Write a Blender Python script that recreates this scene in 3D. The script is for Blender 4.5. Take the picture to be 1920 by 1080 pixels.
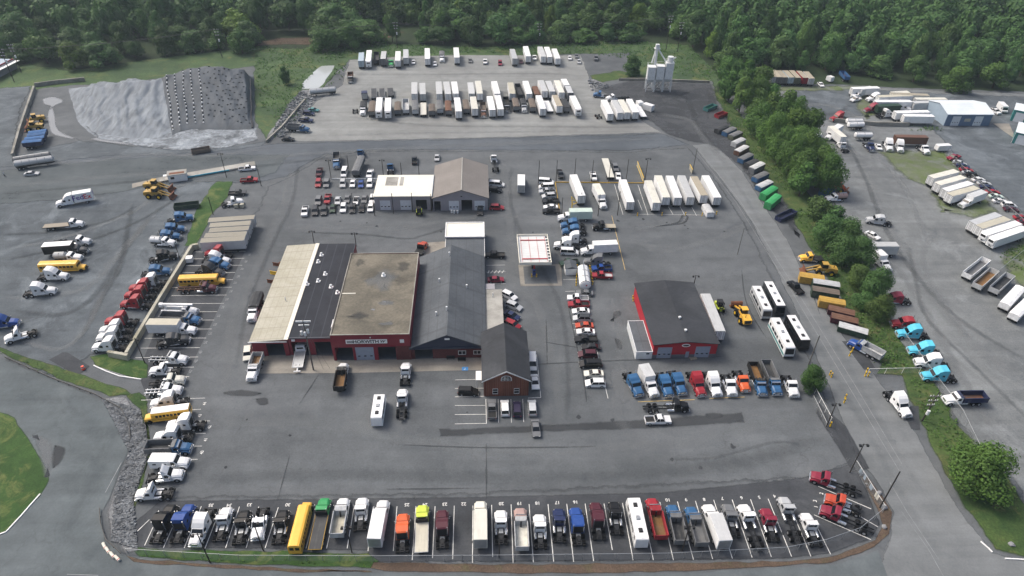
import bpy, math, random
import numpy as np
from mathutils import Matrix, Vector
random.seed(7)
rng = np.random.default_rng(11)
SC = bpy.context.scene
COL = SC.collection
for _o in list(bpy.data.objects):
    bpy.data.objects.remove(_o)

# ------------------------------------------------------------------ camera
CAM_H, PITCH, ROLL, YAW, FPX = 115.0, math.radians(37.0), math.radians(1.2), math.radians(3.2), 1280.0
_rz = Matrix.Rotation(-YAW, 3, 'Z')
_r0, _u0 = Vector((1, 0, 0)), Vector((0, math.sin(PITCH), math.cos(PITCH)))
AX_F = _rz @ Vector((0, math.cos(PITCH), -math.sin(PITCH)))
AX_R = _rz @ (_r0 * math.cos(ROLL) + _u0 * math.sin(ROLL))
AX_U = _rz @ (-_r0 * math.sin(ROLL) + _u0 * math.cos(ROLL))
cam_data = bpy.data.cameras.new("camera")
cam_data.sensor_width = 36.0
cam_data.lens = FPX / 1920 * 36
cam_data.clip_start, cam_data.clip_end = 1.0, 6000.0
cam = bpy.data.objects.new("camera", cam_data)
_m = Matrix((AX_R, AX_U, -AX_F)).transposed().to_4x4()
_m.translation = Vector((0, 0, CAM_H))
cam.matrix_world = _m
COL.objects.link(cam)
SC.camera = cam

# ------------------------------------------------------------------ sky, sun, exposure
SUN_ELEV, SUN_AZ = math.radians(52), math.radians(300)      # azimuth clockwise from +Y: sun stands behind on the left
w = bpy.data.worlds.new("World")
SC.world = w
w.use_nodes = True
nt = w.node_tree
sky = nt.nodes.new('ShaderNodeTexSky')
sky.sky_type = 'NISHITA'
sky.sun_disc = False
sky.sun_elevation = SUN_ELEV
sky.sun_rotation = SUN_AZ
sky.air_density, sky.dust_density, sky.ozone_density = 1.0, 7.0, 0.6
bg = nt.nodes['Background']
bg.inputs['Strength'].default_value = 0.14
nt.links.new(sky.outputs[0], bg.inputs[0])
sun_d = bpy.data.lights.new("sun", 'SUN')
sun_d.energy, sun_d.angle, sun_d.color = 1.35, math.radians(18), (1.0, 0.975, 0.93)
sun = bpy.data.objects.new("sun", sun_d)
_dir = Vector((math.sin(SUN_AZ) * math.cos(SUN_ELEV), math.cos(SUN_AZ) * math.cos(SUN_ELEV), math.sin(SUN_ELEV)))
sun.rotation_euler = _dir.to_track_quat('Z', 'Y').to_euler()
COL.objects.link(sun)
SC.view_settings.view_transform = 'Standard'
SC.view_settings.look = 'None'
SC.view_settings.exposure = 0.45
SC.view_settings.gamma = 1.0
SC.cycles.max_bounces = 5
SC.cycles.diffuse_bounces = 2
SC.cycles.glossy_bounces = 2
SC.cycles.transparent_max_bounces = 12


def g(px, py, z=0.0):
    """ground point (or point at height z) that stands where the survey photo shows it"""
    d = AX_F + AX_R * ((px - 960) / FPX) - AX_U * ((py - 540) / FPX)
    t = (z - CAM_H) / d.z
    return Vector((d.x * t, d.y * t))


# ------------------------------------------------------------------ materials
def lin(h):
    h = h.lstrip('#')
    c = [int(h[i:i + 2], 16) / 255 for i in (0, 2, 4)]
    return tuple((x / 12.92 if x <= 0.04045 else ((x + 0.055) / 1.055) ** 2.4) for x in c) + (1.0,)


class NT:
    """small helper round a node tree"""
    def __init__(s, name):
        s.m = bpy.data.materials.new(name)
        s.m.use_nodes = True
        s.t = s.m.node_tree
        s.b = s.t.nodes['Principled BSDF']

    def n(s, typ, **kw):
        nd = s.t.nodes.new(typ)
        for k, v in kw.items():
            setattr(nd, k, v)
        return nd

    def l(s, a, b):
        s.t.links.new(a, b)

    def noise(s, vec, scale, detail=4, rough=0.6, dist=0.0):
        nd = s.n('ShaderNodeTexNoise')
        nd.inputs['Scale'].default_value = scale
        nd.inputs['Detail'].default_value = detail
        nd.inputs['Roughness'].default_value = rough
        nd.inputs['Distortion'].default_value = dist
        s.l(vec, nd.inputs['Vector'])
        return nd.outputs['Fac']

    def mapr(s, fac, a, b, fa=0.3, fb=0.7):
        nd = s.n('ShaderNodeMapRange')
        nd.inputs[1].default_value, nd.inputs[2].default_value = fa, fb
        nd.inputs[3].default_value, nd.inputs[4].default_value = a, b
        s.l(fac, nd.inputs[0])
        return nd.outputs[0]

    def math(s, op, a, b):
        nd = s.n('ShaderNodeMath', operation=op)
        for i, v in ((0, a), (1, b)):
            if isinstance(v, (int, float)):
                nd.inputs[i].default_value = v
            else:
                s.l(v, nd.inputs[i])
        return nd.outputs[0]

    def mix(s, fac, a, b, mode='MIX'):
        nd = s.n('ShaderNodeMix', data_type='RGBA', blend_type=mode)
        for i, v in ((0, fac), (6, a), (7, b)):
            if isinstance(v, (int, float)):
                nd.inputs[i].default_value = v
            elif isinstance(v, tuple):
                nd.inputs[i].default_value = v
            else:
                s.l(v, nd.inputs[i])
        return nd.outputs[2]

    def scaled(s, vec, sc, rot=0.0):
        nd = s.n('ShaderNodeMapping')
        nd.inputs['Scale'].default_value = sc
        nd.inputs['Rotation'].default_value = (0, 0, rot)
        s.l(vec, nd.inputs['Vector'])
        return nd.outputs[0]

    def mulcol(s, col, fac):
        nd = s.n('ShaderNodeVectorMath', operation='SCALE')
        if isinstance(col, tuple):
            nd.inputs[0].default_value = col[:3]
        else:
            s.l(col, nd.inputs[0])
        s.l(fac, nd.inputs['Scale'])
        return nd.outputs[0]

    def pos(s):
        return s.n('ShaderNodeNewGeometry').outputs['Position']

    def obj(s):
        return s.n('ShaderNodeTexCoord').outputs['Object']

    def done(s, col, rough=0.6, metal=0.0, spec=0.5, coat=0.0):
        if isinstance(col, tuple):
            s.b.inputs['Base Color'].default_value = col
        else:
            s.l(col, s.b.inputs['Base Color'])
        if isinstance(rough, (int, float)):
            s.b.inputs['Roughness'].default_value = rough
        else:
            s.l(rough, s.b.inputs['Roughness'])
        s.b.inputs['Metallic'].default_value = metal
        s.b.inputs['Specular IOR Level'].default_value = spec
        s.b.inputs['Coat Weight'].default_value = coat
        return s.m


def plain(name, hx, rough=0.6, metal=0.0, var=0.12, scale=1.5, spec=0.5):
    t = NT(name)
    f = t.mapr(t.noise(t.obj(), scale), 1 - var, 1 + var)
    return t.done(t.mulcol(lin(hx), f), rough, metal, spec)


def paint(name, rough=0.42, dirt=0.10, streak=0.0, coat=0.25):
    """vehicle paint: takes each object's own colour, with uneven dust and rain streaks"""
    t = NT(name)
    oi = t.n('ShaderNodeObjectInfo')
    off = t.n('ShaderNodeVectorMath', operation='ADD')
    t.l(t.obj(), off.inputs[0])
    cmb = t.n('ShaderNodeCombineXYZ')
    for i in range(3):
        t.l(t.math('MULTIPLY', oi.outputs['Random'], 37.0 + 11 * i), cmb.inputs[i])
    t.l(cmb.outputs[0], off.inputs[1])
    v = off.outputs[0]
    f = t.mapr(t.noise(v, 0.9, 5), 1 - dirt, 1 + dirt * 0.4)
    c = t.mulcol(oi.outputs['Color'], f)
    if streak:
        s1 = t.noise(t.scaled(v, (0.25, 3.0, 1.0)), 1.0, 4)
        s2 = t.noise(t.scaled(v, (0.8, 0.35, 1.0)), 0.6, 5)
        k = t.math('MULTIPLY', t.mapr(s1, 0, 1, 0.45, 0.7), t.mapr(s2, 0, 1, 0.4, 0.65))
        k = t.math('MULTIPLY', k, streak)
        c = t.mix(k, c, lin('75746f'))
    return t.done(c, rough, 0, 0.35, coat * .5)


M = {}
M['paint'] = paint('vehicle_paint')
M['body'] = paint('weathered_panel', 0.55, 0.07, 0.3, 0.0)
M['flat'] = paint('worn_steel_paint', 0.7, 0.28, 0.5, 0.0)
M['glass'] = plain('window_glass', '10151a', 0.08, 0, 0.1)
M['tyre'] = plain('tyre_rubber', '121315', 0.9, spec=.15)
M['rim'] = plain('wheel_rim', 'b9bcc0', 0.35, 0.6)
M['frame'] = plain('chassis_steel', '2a2c2f', 0.55, 0.2, 0.3, spec=.3)
M['chrome'] = plain('polished_metal', 'c4c8cc', 0.25, 0.8)
M['alu'] = plain('raw_aluminium', 'a4a8ab', 0.4, 0.6)
M['dark'] = plain('dark_plastic', '1a1b1d', 0.6)
M['lamp'] = plain('lamp_lens', 'd8d8d0', 0.2)
M['redlamp'] = plain('red_lens', '8a1512', 0.3)
M['wood'] = plain('worn_planks', '8d8474', 0.8, 0, 0.25, 2.0)
M['rust'] = plain('rusty_steel', '6a4029', 0.85, 0, 0.35, 1.2)
M['load'] = plain('bed_dirt', '8a5a22', 0.95, 0, 0.35, 1.0)
M['tarp'] = paint('tarpaulin', 0.8, 0.22, 0.25, 0.0)
M['ylw'] = plain('yellow_paint', 'e0b81c', 0.5)
M['purple'] = plain('purple_lettering', '4d148c', 0.5)
M['redlet'] = plain('red_lettering', 'c8202a', 0.5)
M['white'] = plain('white_paint', 'e2e3e2', 0.5, 0, 0.06)
M['black'] = plain('black_paint', '141416', 0.5)
M['redp'] = plain('red_paint', 'a8202a', 0.5)


# ------------------------------------------------------------------ mesh builder
class MB:
    def __init__(s):
        s.v, s.f, s.m = [], [], []

    def add(s, vs, fs, m=0):
        k = len(s.v)
        s.v += [tuple(p) for p in vs]
        s.f += [tuple(i + k for i in q) for q in fs]
        s.m += [m] * len(fs)
        return s

    def box(s, x0, x1, y0, y1, z0, z1, m=0):
        vs = [(x, y, z) for z in (z0, z1) for y in (y0, y1) for x in (x0, x1)]
        return s.add(vs, [(0, 2, 3, 1), (4, 5, 7, 6), (0, 1, 5, 4), (2, 6, 7, 3), (0, 4, 6, 2), (1, 3, 7, 5)], m)

    def loft(s, secs, m=0, caps=True):
        n = len(secs[0])
        vs = [p for q in secs for p in q]
        fs = []
        for k in range(len(secs) - 1):
            for i in range(n):
                j = (i + 1) % n
                fs.append((k * n + i, k * n + j, (k + 1) * n + j, (k + 1) * n + i))
        if caps:
            fs.append(tuple(range(n))[::-1])
            fs.append(tuple((len(secs) - 1) * n + i for i in range(n)))
        return s.add(vs, fs, m)

    def prof(s, pts, y0, y1, m=0, inset=0.0, zin=None):
        """side outline (x,z) pulled across the width; points above zin are pulled in by inset"""
        def yy(z, y):
            if zin is None or z <= zin:
                return y
            return y * (1 - inset)
        a = [(x, yy(z, y0), z) for x, z in pts]
        b = [(x, yy(z, y1), z) for x, z in pts]
        return s.loft([a, b], m)

    def cyl(s, p0, p1, r, n=10, m=0, r1=None, m2=None):
        p0, p1 = Vector(p0), Vector(p1)
        d = (p1 - p0).normalized()
        a = d.orthogonal().normalized()
        b = d.cross(a)
        r1 = r if r1 is None else r1
        k = len(s.v)
        for p, rr in ((p0, r), (p1, r1)):
            for i in range(n):
                t = 2 * math.pi * i / n
                s.v.append(tuple(p + (a * math.cos(t) + b * math.sin(t)) * rr))
        for i in range(n):
            j = (i + 1) % n
            s.f.append((k + i, k + j, k + n + j, k + n + i)); s.m.append(m)
        mm = m if m2 is None else m2
        s.f.append(tuple(k + i for i in range(n))[::-1]); s.m.append(mm)
        s.f.append(tuple(k + n + i for i in range(n))); s.m.append(mm)
        return s

    def mesh(s, name, mats):
        me = bpy.data.meshes.new(name)
        me.from_pydata(s.v, [], s.f)
        for x in mats:
            me.materials.append(M[x] if isinstance(x, str) else x)
        if len(mats) > 1:
            me.polygons.foreach_set('material_index', s.m)
        me.validate()
        me.update()
        return me


def ob(name, me, parent=None, color=None, loc=None, rot=None):
    o = bpy.data.objects.new(name, me)
    COL.objects.link(o)
    if parent is not None:
        o.parent = parent
    if color is not None:
        o.color = color
    if loc is not None:
        o.location = loc
    if rot is not None:
        o.rotation_euler = rot
    return o


def tag(o, label=None, cat=None, group=None, kind=None):
    if label:
        o['label'] = label
    if cat:
        o['category'] = cat
    if group:
        o['group'] = group
    if kind:
        o['kind'] = kind
    return o


def thing(name, loc, rz=0.0, label=None, cat=None, group=None):
    o = bpy.data.objects.new(name, None)
    o.empty_display_size = 0.5
    COL.objects.link(o)
    o.location = loc
    o.rotation_euler = (0, 0, rz)
    return tag(o, label, cat, group)


def text_mesh(body, size, mat, shear=0.0, bold=0.02, depth=0.0):
    cu = bpy.data.curves.new('lettering', 'FONT')
    cu.body, cu.size, cu.shear, cu.offset, cu.extrude = body, size, shear, bold, depth
    cu.align_x, cu.align_y = 'CENTER', 'CENTER'
    cu.resolution_u = 3
    t = bpy.data.objects.new('lettering', cu)
    COL.objects.link(t)
    bpy.context.view_layer.update()
    me = bpy.data.meshes.new_from_object(t.evaluated_get(bpy.context.evaluated_depsgraph_get()))
    bpy.data.objects.remove(t)
    bpy.data.curves.remove(cu)
    me.materials.clear()
    me.materials.append(M[mat] if isinstance(mat, str) else mat)
    return me
# ------------------------------------------------------------------ vehicles: parts of every kind, front towards +X, standing on z = 0
class Part:
    def __init__(s, name, mb, mats, role=0, subs=(), label=None):
        s.name, s.role, s.subs, s.label = name, role, list(subs), label
        s.me = mb.mesh(name, mats) if isinstance(mb, MB) else mb


_wheels = {}


def wheel(x, y, r, wd, name='wheel', m='rim', hub=0.55):
    """one wheel (a tandem's twin tyres count as one wheel), its rim on the outer side"""
    b = MB()
    s = 1 if y > 0 else -1
    b.cyl((x, y - s * wd / 2, r), (x, y + s * wd / 2, r), r, 12, 0)
    b.cyl((x, y + s * wd / 2, r), (x, y + s * (wd / 2 + .015), r), r * hub, 8, 1)
    return Part(name, b, ['tyre', m])


def wheels(xs, yw, r, wd, m='rim', hub=0.55):
    return [wheel(x, s * yw, r, wd, 'wheel', m, hub) for x in xs for s in (1, -1)]


def pane(b, pts, th, m=0):
    """thin pane through four points"""
    p = [Vector(q) for q in pts]
    n = (p[1] - p[0]).cross(p[3] - p[0]).normalized() * th
    return b.add([tuple(q) for q in p] + [tuple(q + n) for q in p],
                 [(3, 2, 1, 0), (4, 5, 6, 7), (0, 1, 5, 4), (1, 2, 6, 5), (2, 3, 7, 6), (3, 0, 4, 7)], m)


def conventional(L, sleeper=0.0, roof=2.75, fair=False, axles=2, fifth=True, tankcol='chrome', ladder=True, stacks=True, vis=False):
    """bonneted truck: hood, cab, optional sleeper, ladder frame and wheels"""
    xf = L / 2
    xc = xf - 2.0                       # base of the windscreen
    xr = xc - 1.55                      # back of the cab
    P = []
    # bonnet with wings
    b = MB()
    b.loft([[(xc, -1.05, .95), (xc, 1.05, .95), (xc, 1.08, 1.75), (xc, .8, 1.98), (xc, -.8, 1.98), (xc, -1.08, 1.75)],
            [(xf - .9, -.95, .85), (xf - .9, .95, .85), (xf - .9, .98, 1.62), (xf - .9, .68, 1.86), (xf - .9, -.68, 1.86), (xf - .9, -.98, 1.62)],
            [(xf - .12, -.86, .7), (xf - .12, .86, .7), (xf - .12, .84, 1.4), (xf - .2, .58, 1.58), (xf - .2, -.58, 1.58), (xf - .12, -.84, 1.4)]])
    for s in (1, -1):
        pts = [(xf - 1.95, .7), (xf - 1.85, 1.2), (xf - 1.35, 1.36), (xf - .75, 1.28), (xf - .2, 1.0), (xf - .15, .55), (xf - .42, .55), (xf - .6, .95), (xf - 1.1, 1.15), (xf - 1.6, .95), (xf - 1.7, .7)]
        b.prof(pts, s * .85, s * 1.22)
    gr = MB().box(xf - .13, xf - .08, -.55, .55, .72, 1.4)
    hl = [Part('headlight', MB().box(xf - .2, xf - .11, s * .84 - .14, s * .84 + .14, .95, 1.2), ['lamp']) for s in (1, -1)]
    P.append(Part('hood', b, ['paint'], 1, [Part('grille', gr, ['chrome'])] + hl))
    P.append(Part('bumper', MB().prof([(xf - .25, .35), (xf, .38), (xf, .72), (xf - .25, .74)], -1.2, 1.2), ['chrome']))
    # cab
    b = MB()
    b.prof([(xc, .75), (xc, 1.95), (xc - .5, roof - .12), (xc - .75, roof), (xr, roof + .02), (xr, .75)], -1.2, 1.2, 0, .1, 2.0)
    ws = MB()
    pane(ws, [(xc + .015, -1.03, 1.97), (xc + .015, 1.03, 1.97), (xc - .47, .98, roof - .13), (xc - .47, -.98, roof - .13)], .04)
    subs = [Part('windshield', ws, ['glass'])]
    for s in (1, -1):
        sw = MB().prof([(xc - .2, 1.85), (xc - .55, roof - .3), (xc - 1.15, roof - .3), (xc - 1.15, 1.75)], s * 1.14, s * 1.215)
        subs.append(Part('side_window', sw, ['glass']))
        mr = MB().box(xc - .2, xc - .08, s * 1.5 - .06, s * 1.5 + .06, 1.55, 2.2).box(xc - .17, xc - .12, s * 1.1, s * 1.5, 1.6, 1.66)
        subs.append(Part('mirror', mr, ['chrome']))
    back = xr
    if sleeper <= 0:
        subs.append(Part('rear_window', MB().box(xr - .025, xr + .02, -.8, .8, roof - .75, roof - .2), ['glass']))
    if vis:
        subs.append(Part('sun_visor', MB().prof([(xc - .45, roof - .1), (xc - .2, roof - .22), (xc - .18, roof - .16), (xc - .45, roof - .02)], -1.0, 1.0), ['chrome']))
    P.append(Part('cab', b, ['paint'], 1, subs))
    if sleeper > 0:
        b = MB()
        xs = xr - sleeper
        back = xs
        if roof < 3.0 and fair != 'mid':    # tall aerodynamic sleeper
            pr = [(xr + .9, roof), (xr + .35, 3.35), (xr - .3, 3.75), (xs + .1, 3.92), (xs, 3.85), (xs, .7), (xr - .01, .7), (xr - .01, roof)]
        else:
            pr = [(xr + .5, roof), (xr, 3.05), (xr - .3, 3.15), (xs + .25, 3.15), (xs, 3.0), (xs, .7), (xr - .01, .7), (xr - .01, roof)]
        b.prof(pr, -1.22, 1.22, 0, .09, 2.9)
        sub = [Part('back_wall', MB().box(xs - .02, xs + .02, -1.05, 1.05, 1.0, 2.85), ['dark'])]
        for s in (1, -1):
            sub.append(Part('sleeper_window', MB().box(xs + .7, xs + 1.25, s * 1.17, s * 1.235, 2.0, 2.5), ['glass']))
        P.append(Part('sleeper', b, ['paint'], 1, sub))
    elif fair is True:
        b = MB()
        b.loft([[(xc - .6, -.95, roof), (xc - .6, .95, roof), (xc - .6, .9, roof + .05), (xc - .6, -.9, roof + .05)],
                [(xr + .3, -1.05, roof), (xr + .3, 1.05, roof), (xr + .3, .9, 3.5), (xr + .3, -.9, 3.5)],
                [(xr - .05, -1.1, roof), (xr - .05, 1.1, roof), (xr - .05, 1.0, 3.72), (xr - .05, -1.0, 3.72)]])
        P.append(Part('roof_fairing', b, ['paint'], 1))
    # frame
    b = MB()
    for s in (1, -1):
        b.box(-L / 2, xf - .6, s * .42 - .06, s * .42 + .06, .72, 1.02)
    x = -L / 2 + .06
    while x < back + .3:
        b.box(x - .06, x + .06, -.42, .42, .78, .98)
        x += 1.1
    b.box(-L / 2 + .4, -L / 2 + 1.0, -.3, .3, .55, .9)
    P.append(Part('frame', b, ['frame']))
    # tanks and steps
    for s in (1, -1):
        if sleeper > 0:
            x1, x0 = xc - .35, max(back + .2, xc - 2.5)
        else:
            x1, x0 = xr + .1, xr - 1.5
        P.append(Part('fuel_tank', MB().cyl((x0, s * .92, .74), (x1, s * .92, .74), .34, 10), [tankcol]))
        if stacks:
            P.append(Part('exhaust_stack', MB().cyl((back - .2, s * .98, 1.0), (back - .2, s * .98, roof + (.95 if sleeper > 0 and roof < 3 else .45)), .075, 6), ['chrome']))
    # wheels
    P += wheels([xf - 1.12], 1.02, .52, .3)
    ax = [-L / 2 + .75, -L / 2 + 2.1][:axles] if fifth else [-L / 2 + 1.6, -L / 2 + 2.95][:axles]
    if axles == 1:
        ax = [-L / 2 + (1.0 if fifth else 2.0)]
    P += wheels(ax, .9, .52, .62, 'rim')
    if fifth:
        fx = sum(ax) / len(ax)
        b = MB().cyl((fx, 0, 1.03), (fx, 0, 1.14), .46, 12).box(fx - .7, fx - .35, -.28, .28, 1.03, 1.1)
        P.append(Part('fifth_wheel', b, ['frame']))
        P.append(Part('deck_plate', MB().box(back - 1.25, back - .25, -.42, .42, 1.03, 1.07), ['alu']))
        for s in (1, -1):
            P.append(Part('mudguard', MB().box(-L / 2 - .02, -L / 2 + .05, s * .9 - .31, s * .9 + .31, .4, 1.05), ['dark']))
    return P, back - .35


def tub(x0, x1, yw, z0, z1, th=.09, slope=.0, floor='load', ribs=True, name='dump_body', mats=('flat',), role=2, cover=False, front=True):
    """open steel tub with ribs; floor or tarpaulin as its own piece"""
    b = MB()
    b.box(x0, x1, -yw, yw, z0, z0 + .1)
    for s in (1, -1):
        b.box(x0, x1, s * yw - (th if s > 0 else 0), s * yw + (0 if s > 0 else th), z0 + .1, z1)
        if ribs:
            n = max(3, int((x1 - x0) / .9))
            for i in range(n + 1):
                x = x0 + .08 + (x1 - x0 - .16) * i / n
                b.box(x - .06, x + .06, s * (yw + .035) - .035, s * (yw + .035) + .035, z0 + .02, z1 - .05)
        b.box(x0, x1, s * (yw + .02) - .07, s * (yw + .02) + .07, z1 - .003, z1 + .1)
    b.box(x0 - .02, x0 + th, -yw + th, yw - th, z0 + .1, z1 - .02)
    if front:
        b.prof([(x1 - th, z0 + .1), (x1, z0 + .1), (x1 + .12, z1 + .1), (x1 + .03, z1 + .1)], -yw + th, yw - th)
    subs = []
    if cover:
        c = MB()
        n = 5
        secs = []
        for i in range(n + 1):
            x = x0 - .03 + (x1 - x0 + .06) * i / n
            zz = z1 + (.42 if i % 2 else .34)
            secs.append([(x, -yw - .08, z1 - .02), (x, yw + .08, z1 - .02), (x, yw + .08, z1 + .12), (x, yw * .45, zz), (x, -yw * .45, zz), (x, -yw - .08, z1 + .12)])
        c.loft(secs)
        subs.append(Part('tarpaulin', c, ['tarp'], 3))
    else:
        f = MB()
        f.box(x0 + th + .01, x1 - th - .01, -yw + th + .01, yw - th - .01, z0 + .11, z0 + .16)
        subs.append(Part('bed_floor', f, ['flat'], 3))
    return Part(name, b, list(mats), role, subs)


def k_tractor(L, sl, roof, fair, **k):
    return conventional(L, sl, roof, fair, 2, True, **k)[0]


def k_box(L, **k):
    P, xb = conventional(L, 0, 2.6, False, 1, False, stacks=False)
    x0, x1, h = -L / 2, xb + .2, 3.85
    b = MB().box(x0, x1, -1.27, 1.27, 1.08, h)
    s1 = Part('box_roof', MB().box(x0 + .03, x1 - .03, -1.24, 1.24, h, h + .03), ['body'], 3)
    s2 = Part('roll_door', MB().box(x0 - .03, x0 + .01, -1.12, 1.12, 1.25, h - .2), ['alu'])
    s3 = Part('box_rail', MB().box(x0 + .1, x1 - .1, -1.29, -1.265, 1.08, 1.22).box(x0 + .1, x1 - .1, 1.265, 1.29, 1.08, 1.22), ['alu'])
    P.append(Part('cargo_box', b, ['body'], 2, [s1, s2, s3]))
    return P


def k_express(L, **k):
    P, xb = conventional(L, 1.7, 2.7, False, 1, False, stacks=False)
    x0, x1, h = -L / 2, xb + .1, 3.95
    b = MB().box(x0, x1, -1.27, 1.27, 1.0, h)
    subs = [Part('box_roof', MB().box(x0 + .03, x1 - .03, -1.24, 1.24, h, h + .03), ['body'], 3)]
    xm = (x0 + x1) / 2
    for s in (1, -1):
        for txt, mt, dx in (('Fed', 'purple', -1.35), ('Ex', 'redlet', 1.35)):
            me = text_mesh(txt, 2.3, mt, bold=.03)
            R = Matrix.Rotation(math.pi / 2, 4, 'X')
            if s > 0:
                R = Matrix.Rotation(math.pi, 4, 'Z') @ R
            me.transform(Matrix.Translation((xm + dx * (1 if s < 0 else -1), s * 1.285, 2.55)) @ R)
            subs.append(Part('lettering', me, []))
    P.append(Part('cargo_box', b, ['body'], 2, subs))
    return P


def k_dump(L, cover=False, **k):
    P, xb = conventional(L, 0, 2.7, False, 2, False, vis=True)
    x0, x1 = -L / 2 - .05, xb + .15
    t = tub(x0, x1, 1.22, 1.15, 2.6, cover=cover)
    sh = MB().prof([(x1, 2.62), (x1 + .9, 2.82), (x1 + .9, 2.88), (x1, 2.7)], -1.1, 1.1)
    t.subs.append(Part('cab_shield', sh, ['flat'], 2))
    t.subs.append(Part('hoist', MB().cyl((x1 - .35, 0, 1.3), (x1 - .2, 0, 2.7), .14, 8), ['frame']))
    P.append(t)
    return P


def k_flat(L, **k):
    P, xb = conventional(L, 0, 2.7, False, 2 if L > 8 else 1, False)
    x0, x1 = -L / 2, xb + .15
    d = MB().box(x0, x1, -1.25, 1.25, 1.08, 1.24)
    subs = [Part('deck_boards', MB().box(x0 + .08, x1 - .08, -1.13, 1.13, 1.24, 1.27), ['body'], 3),
            Part('headboard', MB().box(x1 - .08, x1, -1.15, 1.15, 1.24, 2.4), ['frame'])]
    P.append(Part('flat_deck', d, ['flat'], 2, subs))
    return P


def k_chassis(L, **k):
    return conventional(L, 0, 2.7, False, 2, False)[0]


def k_hook(L, **k):
    """roll-off truck with bare hoist rails"""
    P, xb = conventional(L, 0, 2.7, False, 2, False)
    x0, x1 = -L / 2 - .1, xb
    for s in (1, -1):
        P.append(Part('hoist_rail', MB().box(x0, x1, s * .5 - .09, s * .5 + .09, 1.12, 1.36), ['flat'], 2))
    b = MB()
    for i in range(5):
        x = x0 + .3 + (x1 - x0 - .6) * i / 4
        b.box(x - .07, x + .07, -1.1, 1.1, 1.05, 1.13)
    P.append(Part('cross_bracket', b, ['flat'], 2))
    P.append(Part('tarp_gantry', MB().box(x1 - .2, x1, -1.0, -.85, 1.1, 2.9).box(x1 - .2, x1, .85, 1.0, 1.1, 2.9).box(x1 - .2, x1, -1.0, 1.0, 2.9, 3.05), ['flat'], 2))
    return P


def k_rollback(L, **k):
    P, xb = conventional(L, 0, 2.6, False, 1, False, stacks=False)
    x0, x1 = -L / 2 - .6, xb + .1
    P.append(Part('tilt_deck', MB().prof([(x0, .85), (x1, 1.2), (x1, 1.3), (x0, .95)], -1.2, 1.2), ['alu'], 0,
                  [Part('deck_rail', MB().prof([(x0, .95), (x1, 1.3), (x1, 1.45), (x0, 1.1)], s * 1.2, s * 1.28), ['white']) for s in (1, -1)]))
    P.append(Part('wheel_lift', MB().box(x0 - 1.0, x0 + .1, -.15, .15, .5, .75).box(x0 - 1.1, x0 - .85, -.8, .8, .45, .7), ['white']))
    return P


def k_tanktruck(L, **k):
    P, xb = conventional(L, 0, 2.6, False, 2 if L > 7.5 else 1, False)
    x0, x1 = -L / 2, xb
    P.append(tank_part(x0, x1, 2.05, .95, 'tank', 2))
    return P


def tank_part(x0, x1, zc, r, name, role):
    b = MB()
    secs = []
    for x, q in ((x0, .55), (x0 + .12, .85), (x0 + .3, 1.0), (x1 - .3, 1.0), (x1 - .12, .85), (x1, .55)):
        secs.append([(x, math.cos(t) * r * q * 1.08, zc + math.sin(t) * r * q) for t in [2 * math.pi * i / 14 for i in range(14)]])
    b.loft(secs)
    n = max(2, int((x1 - x0) / 2.4))
    subs = [Part('catwalk', MB().box(x0 + .5, x1 - .5, -.22, .22, zc + r - .03, zc + r + .07), ['alu'])]
    rg = MB()
    for i in range(n + 1):
        x = x0 + .32 + (x1 - x0 - .64) * i / n
        rg.cyl((x - .05, 0, zc), (x + .05, 0, zc), r * 1.06, 14)
    subs.append(Part('tank_band', rg, ['frame']))
    sad = MB()
    for i in range(n + 1):
        x = x0 + .4 + (x1 - x0 - .8) * i / n
        sad.box(x - .1, x + .1, -.5, .5, .95, zc - r * .8)
    subs.append(Part('saddle', sad, ['frame']))
    return Part(name, b, ['body'], role, subs)


def k_bucket(L, **k):
    P, xb = conventional(L, 0, 2.6, False, 1, False, stacks=False)
    x0, x1 = -L / 2, xb
    for s in (1, -1):
        P.append(Part('tool_locker', MB().box(x0, x1, s * .95 - .27, s * .95 + .27, 1.0, 1.95), ['body'], 2))
    P.append(Part('service_deck', MB().box(x0, x1, -.67, .67, 1.0, 1.15), ['alu']))
    bm = MB().cyl((x0 + .8, 0, 1.1), (x0 + .8, 0, 2.9), .3, 8)
    P.append(Part('turret', bm, ['white']))
    P.append(Part('boom', MB().prof([(x0 + .3, 2.9), (xb + 3.1, 3.15), (xb + 3.1, 3.55), (x0 + .3, 3.4)], -.28, .28), ['white'], 0,
                  [Part('work_basket', MB().box(x0 - .6, x0 + .3, -.45, .45, 2.5, 3.4), ['white'])]))
    return P


def k_armored(L, **k):
    P, xb = conventional(L, 0, 2.75, False, 1, False, stacks=False)
    x0, x1 = -L / 2, xb + .34
    b = MB().prof([(x0, .7), (x1, .7), (x1, 2.75), (x1 - .1, 2.8), (x0 + .1, 2.8), (x0, 2.7)], -1.2, 1.2, 0, .05, 2.2)
    subs = [Part('side_window', MB().box(x0 + .8, x0 + 1.5, s * 1.17, s * 1.215, 1.75, 2.05).box(x1 - 1.1, x1 - .5, s * 1.17, s * 1.215, 1.7, 2.1), ['glass']) for s in (1, -1)]
    P.append(Part('armoured_body', b, ['paint'], 1, subs))
    return P


def trailer_gear(L, n=2, zf=1.1):
    x0 = -L / 2
    P = wheels([x0 + 1.3 + 1.25 * i for i in range(n)], .92, .5, .62)
    P.append(Part('bogie', MB().box(x0 + .4, x0 + .9 + 1.25 * n, -.5, .5, .55, zf), ['frame']))
    return P


def landing(L, zf=1.1):
    x = L / 2 - 2.6
    return [Part('landing_leg', MB().box(x - .08, x + .08, s * .75 - .08, s * .75 + .08, .1, zf).box(x - .16, x + .16, s * .75 - .16, s * .75 + .16, 0.02, .1), ['frame']) for s in (1, -1)]


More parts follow.
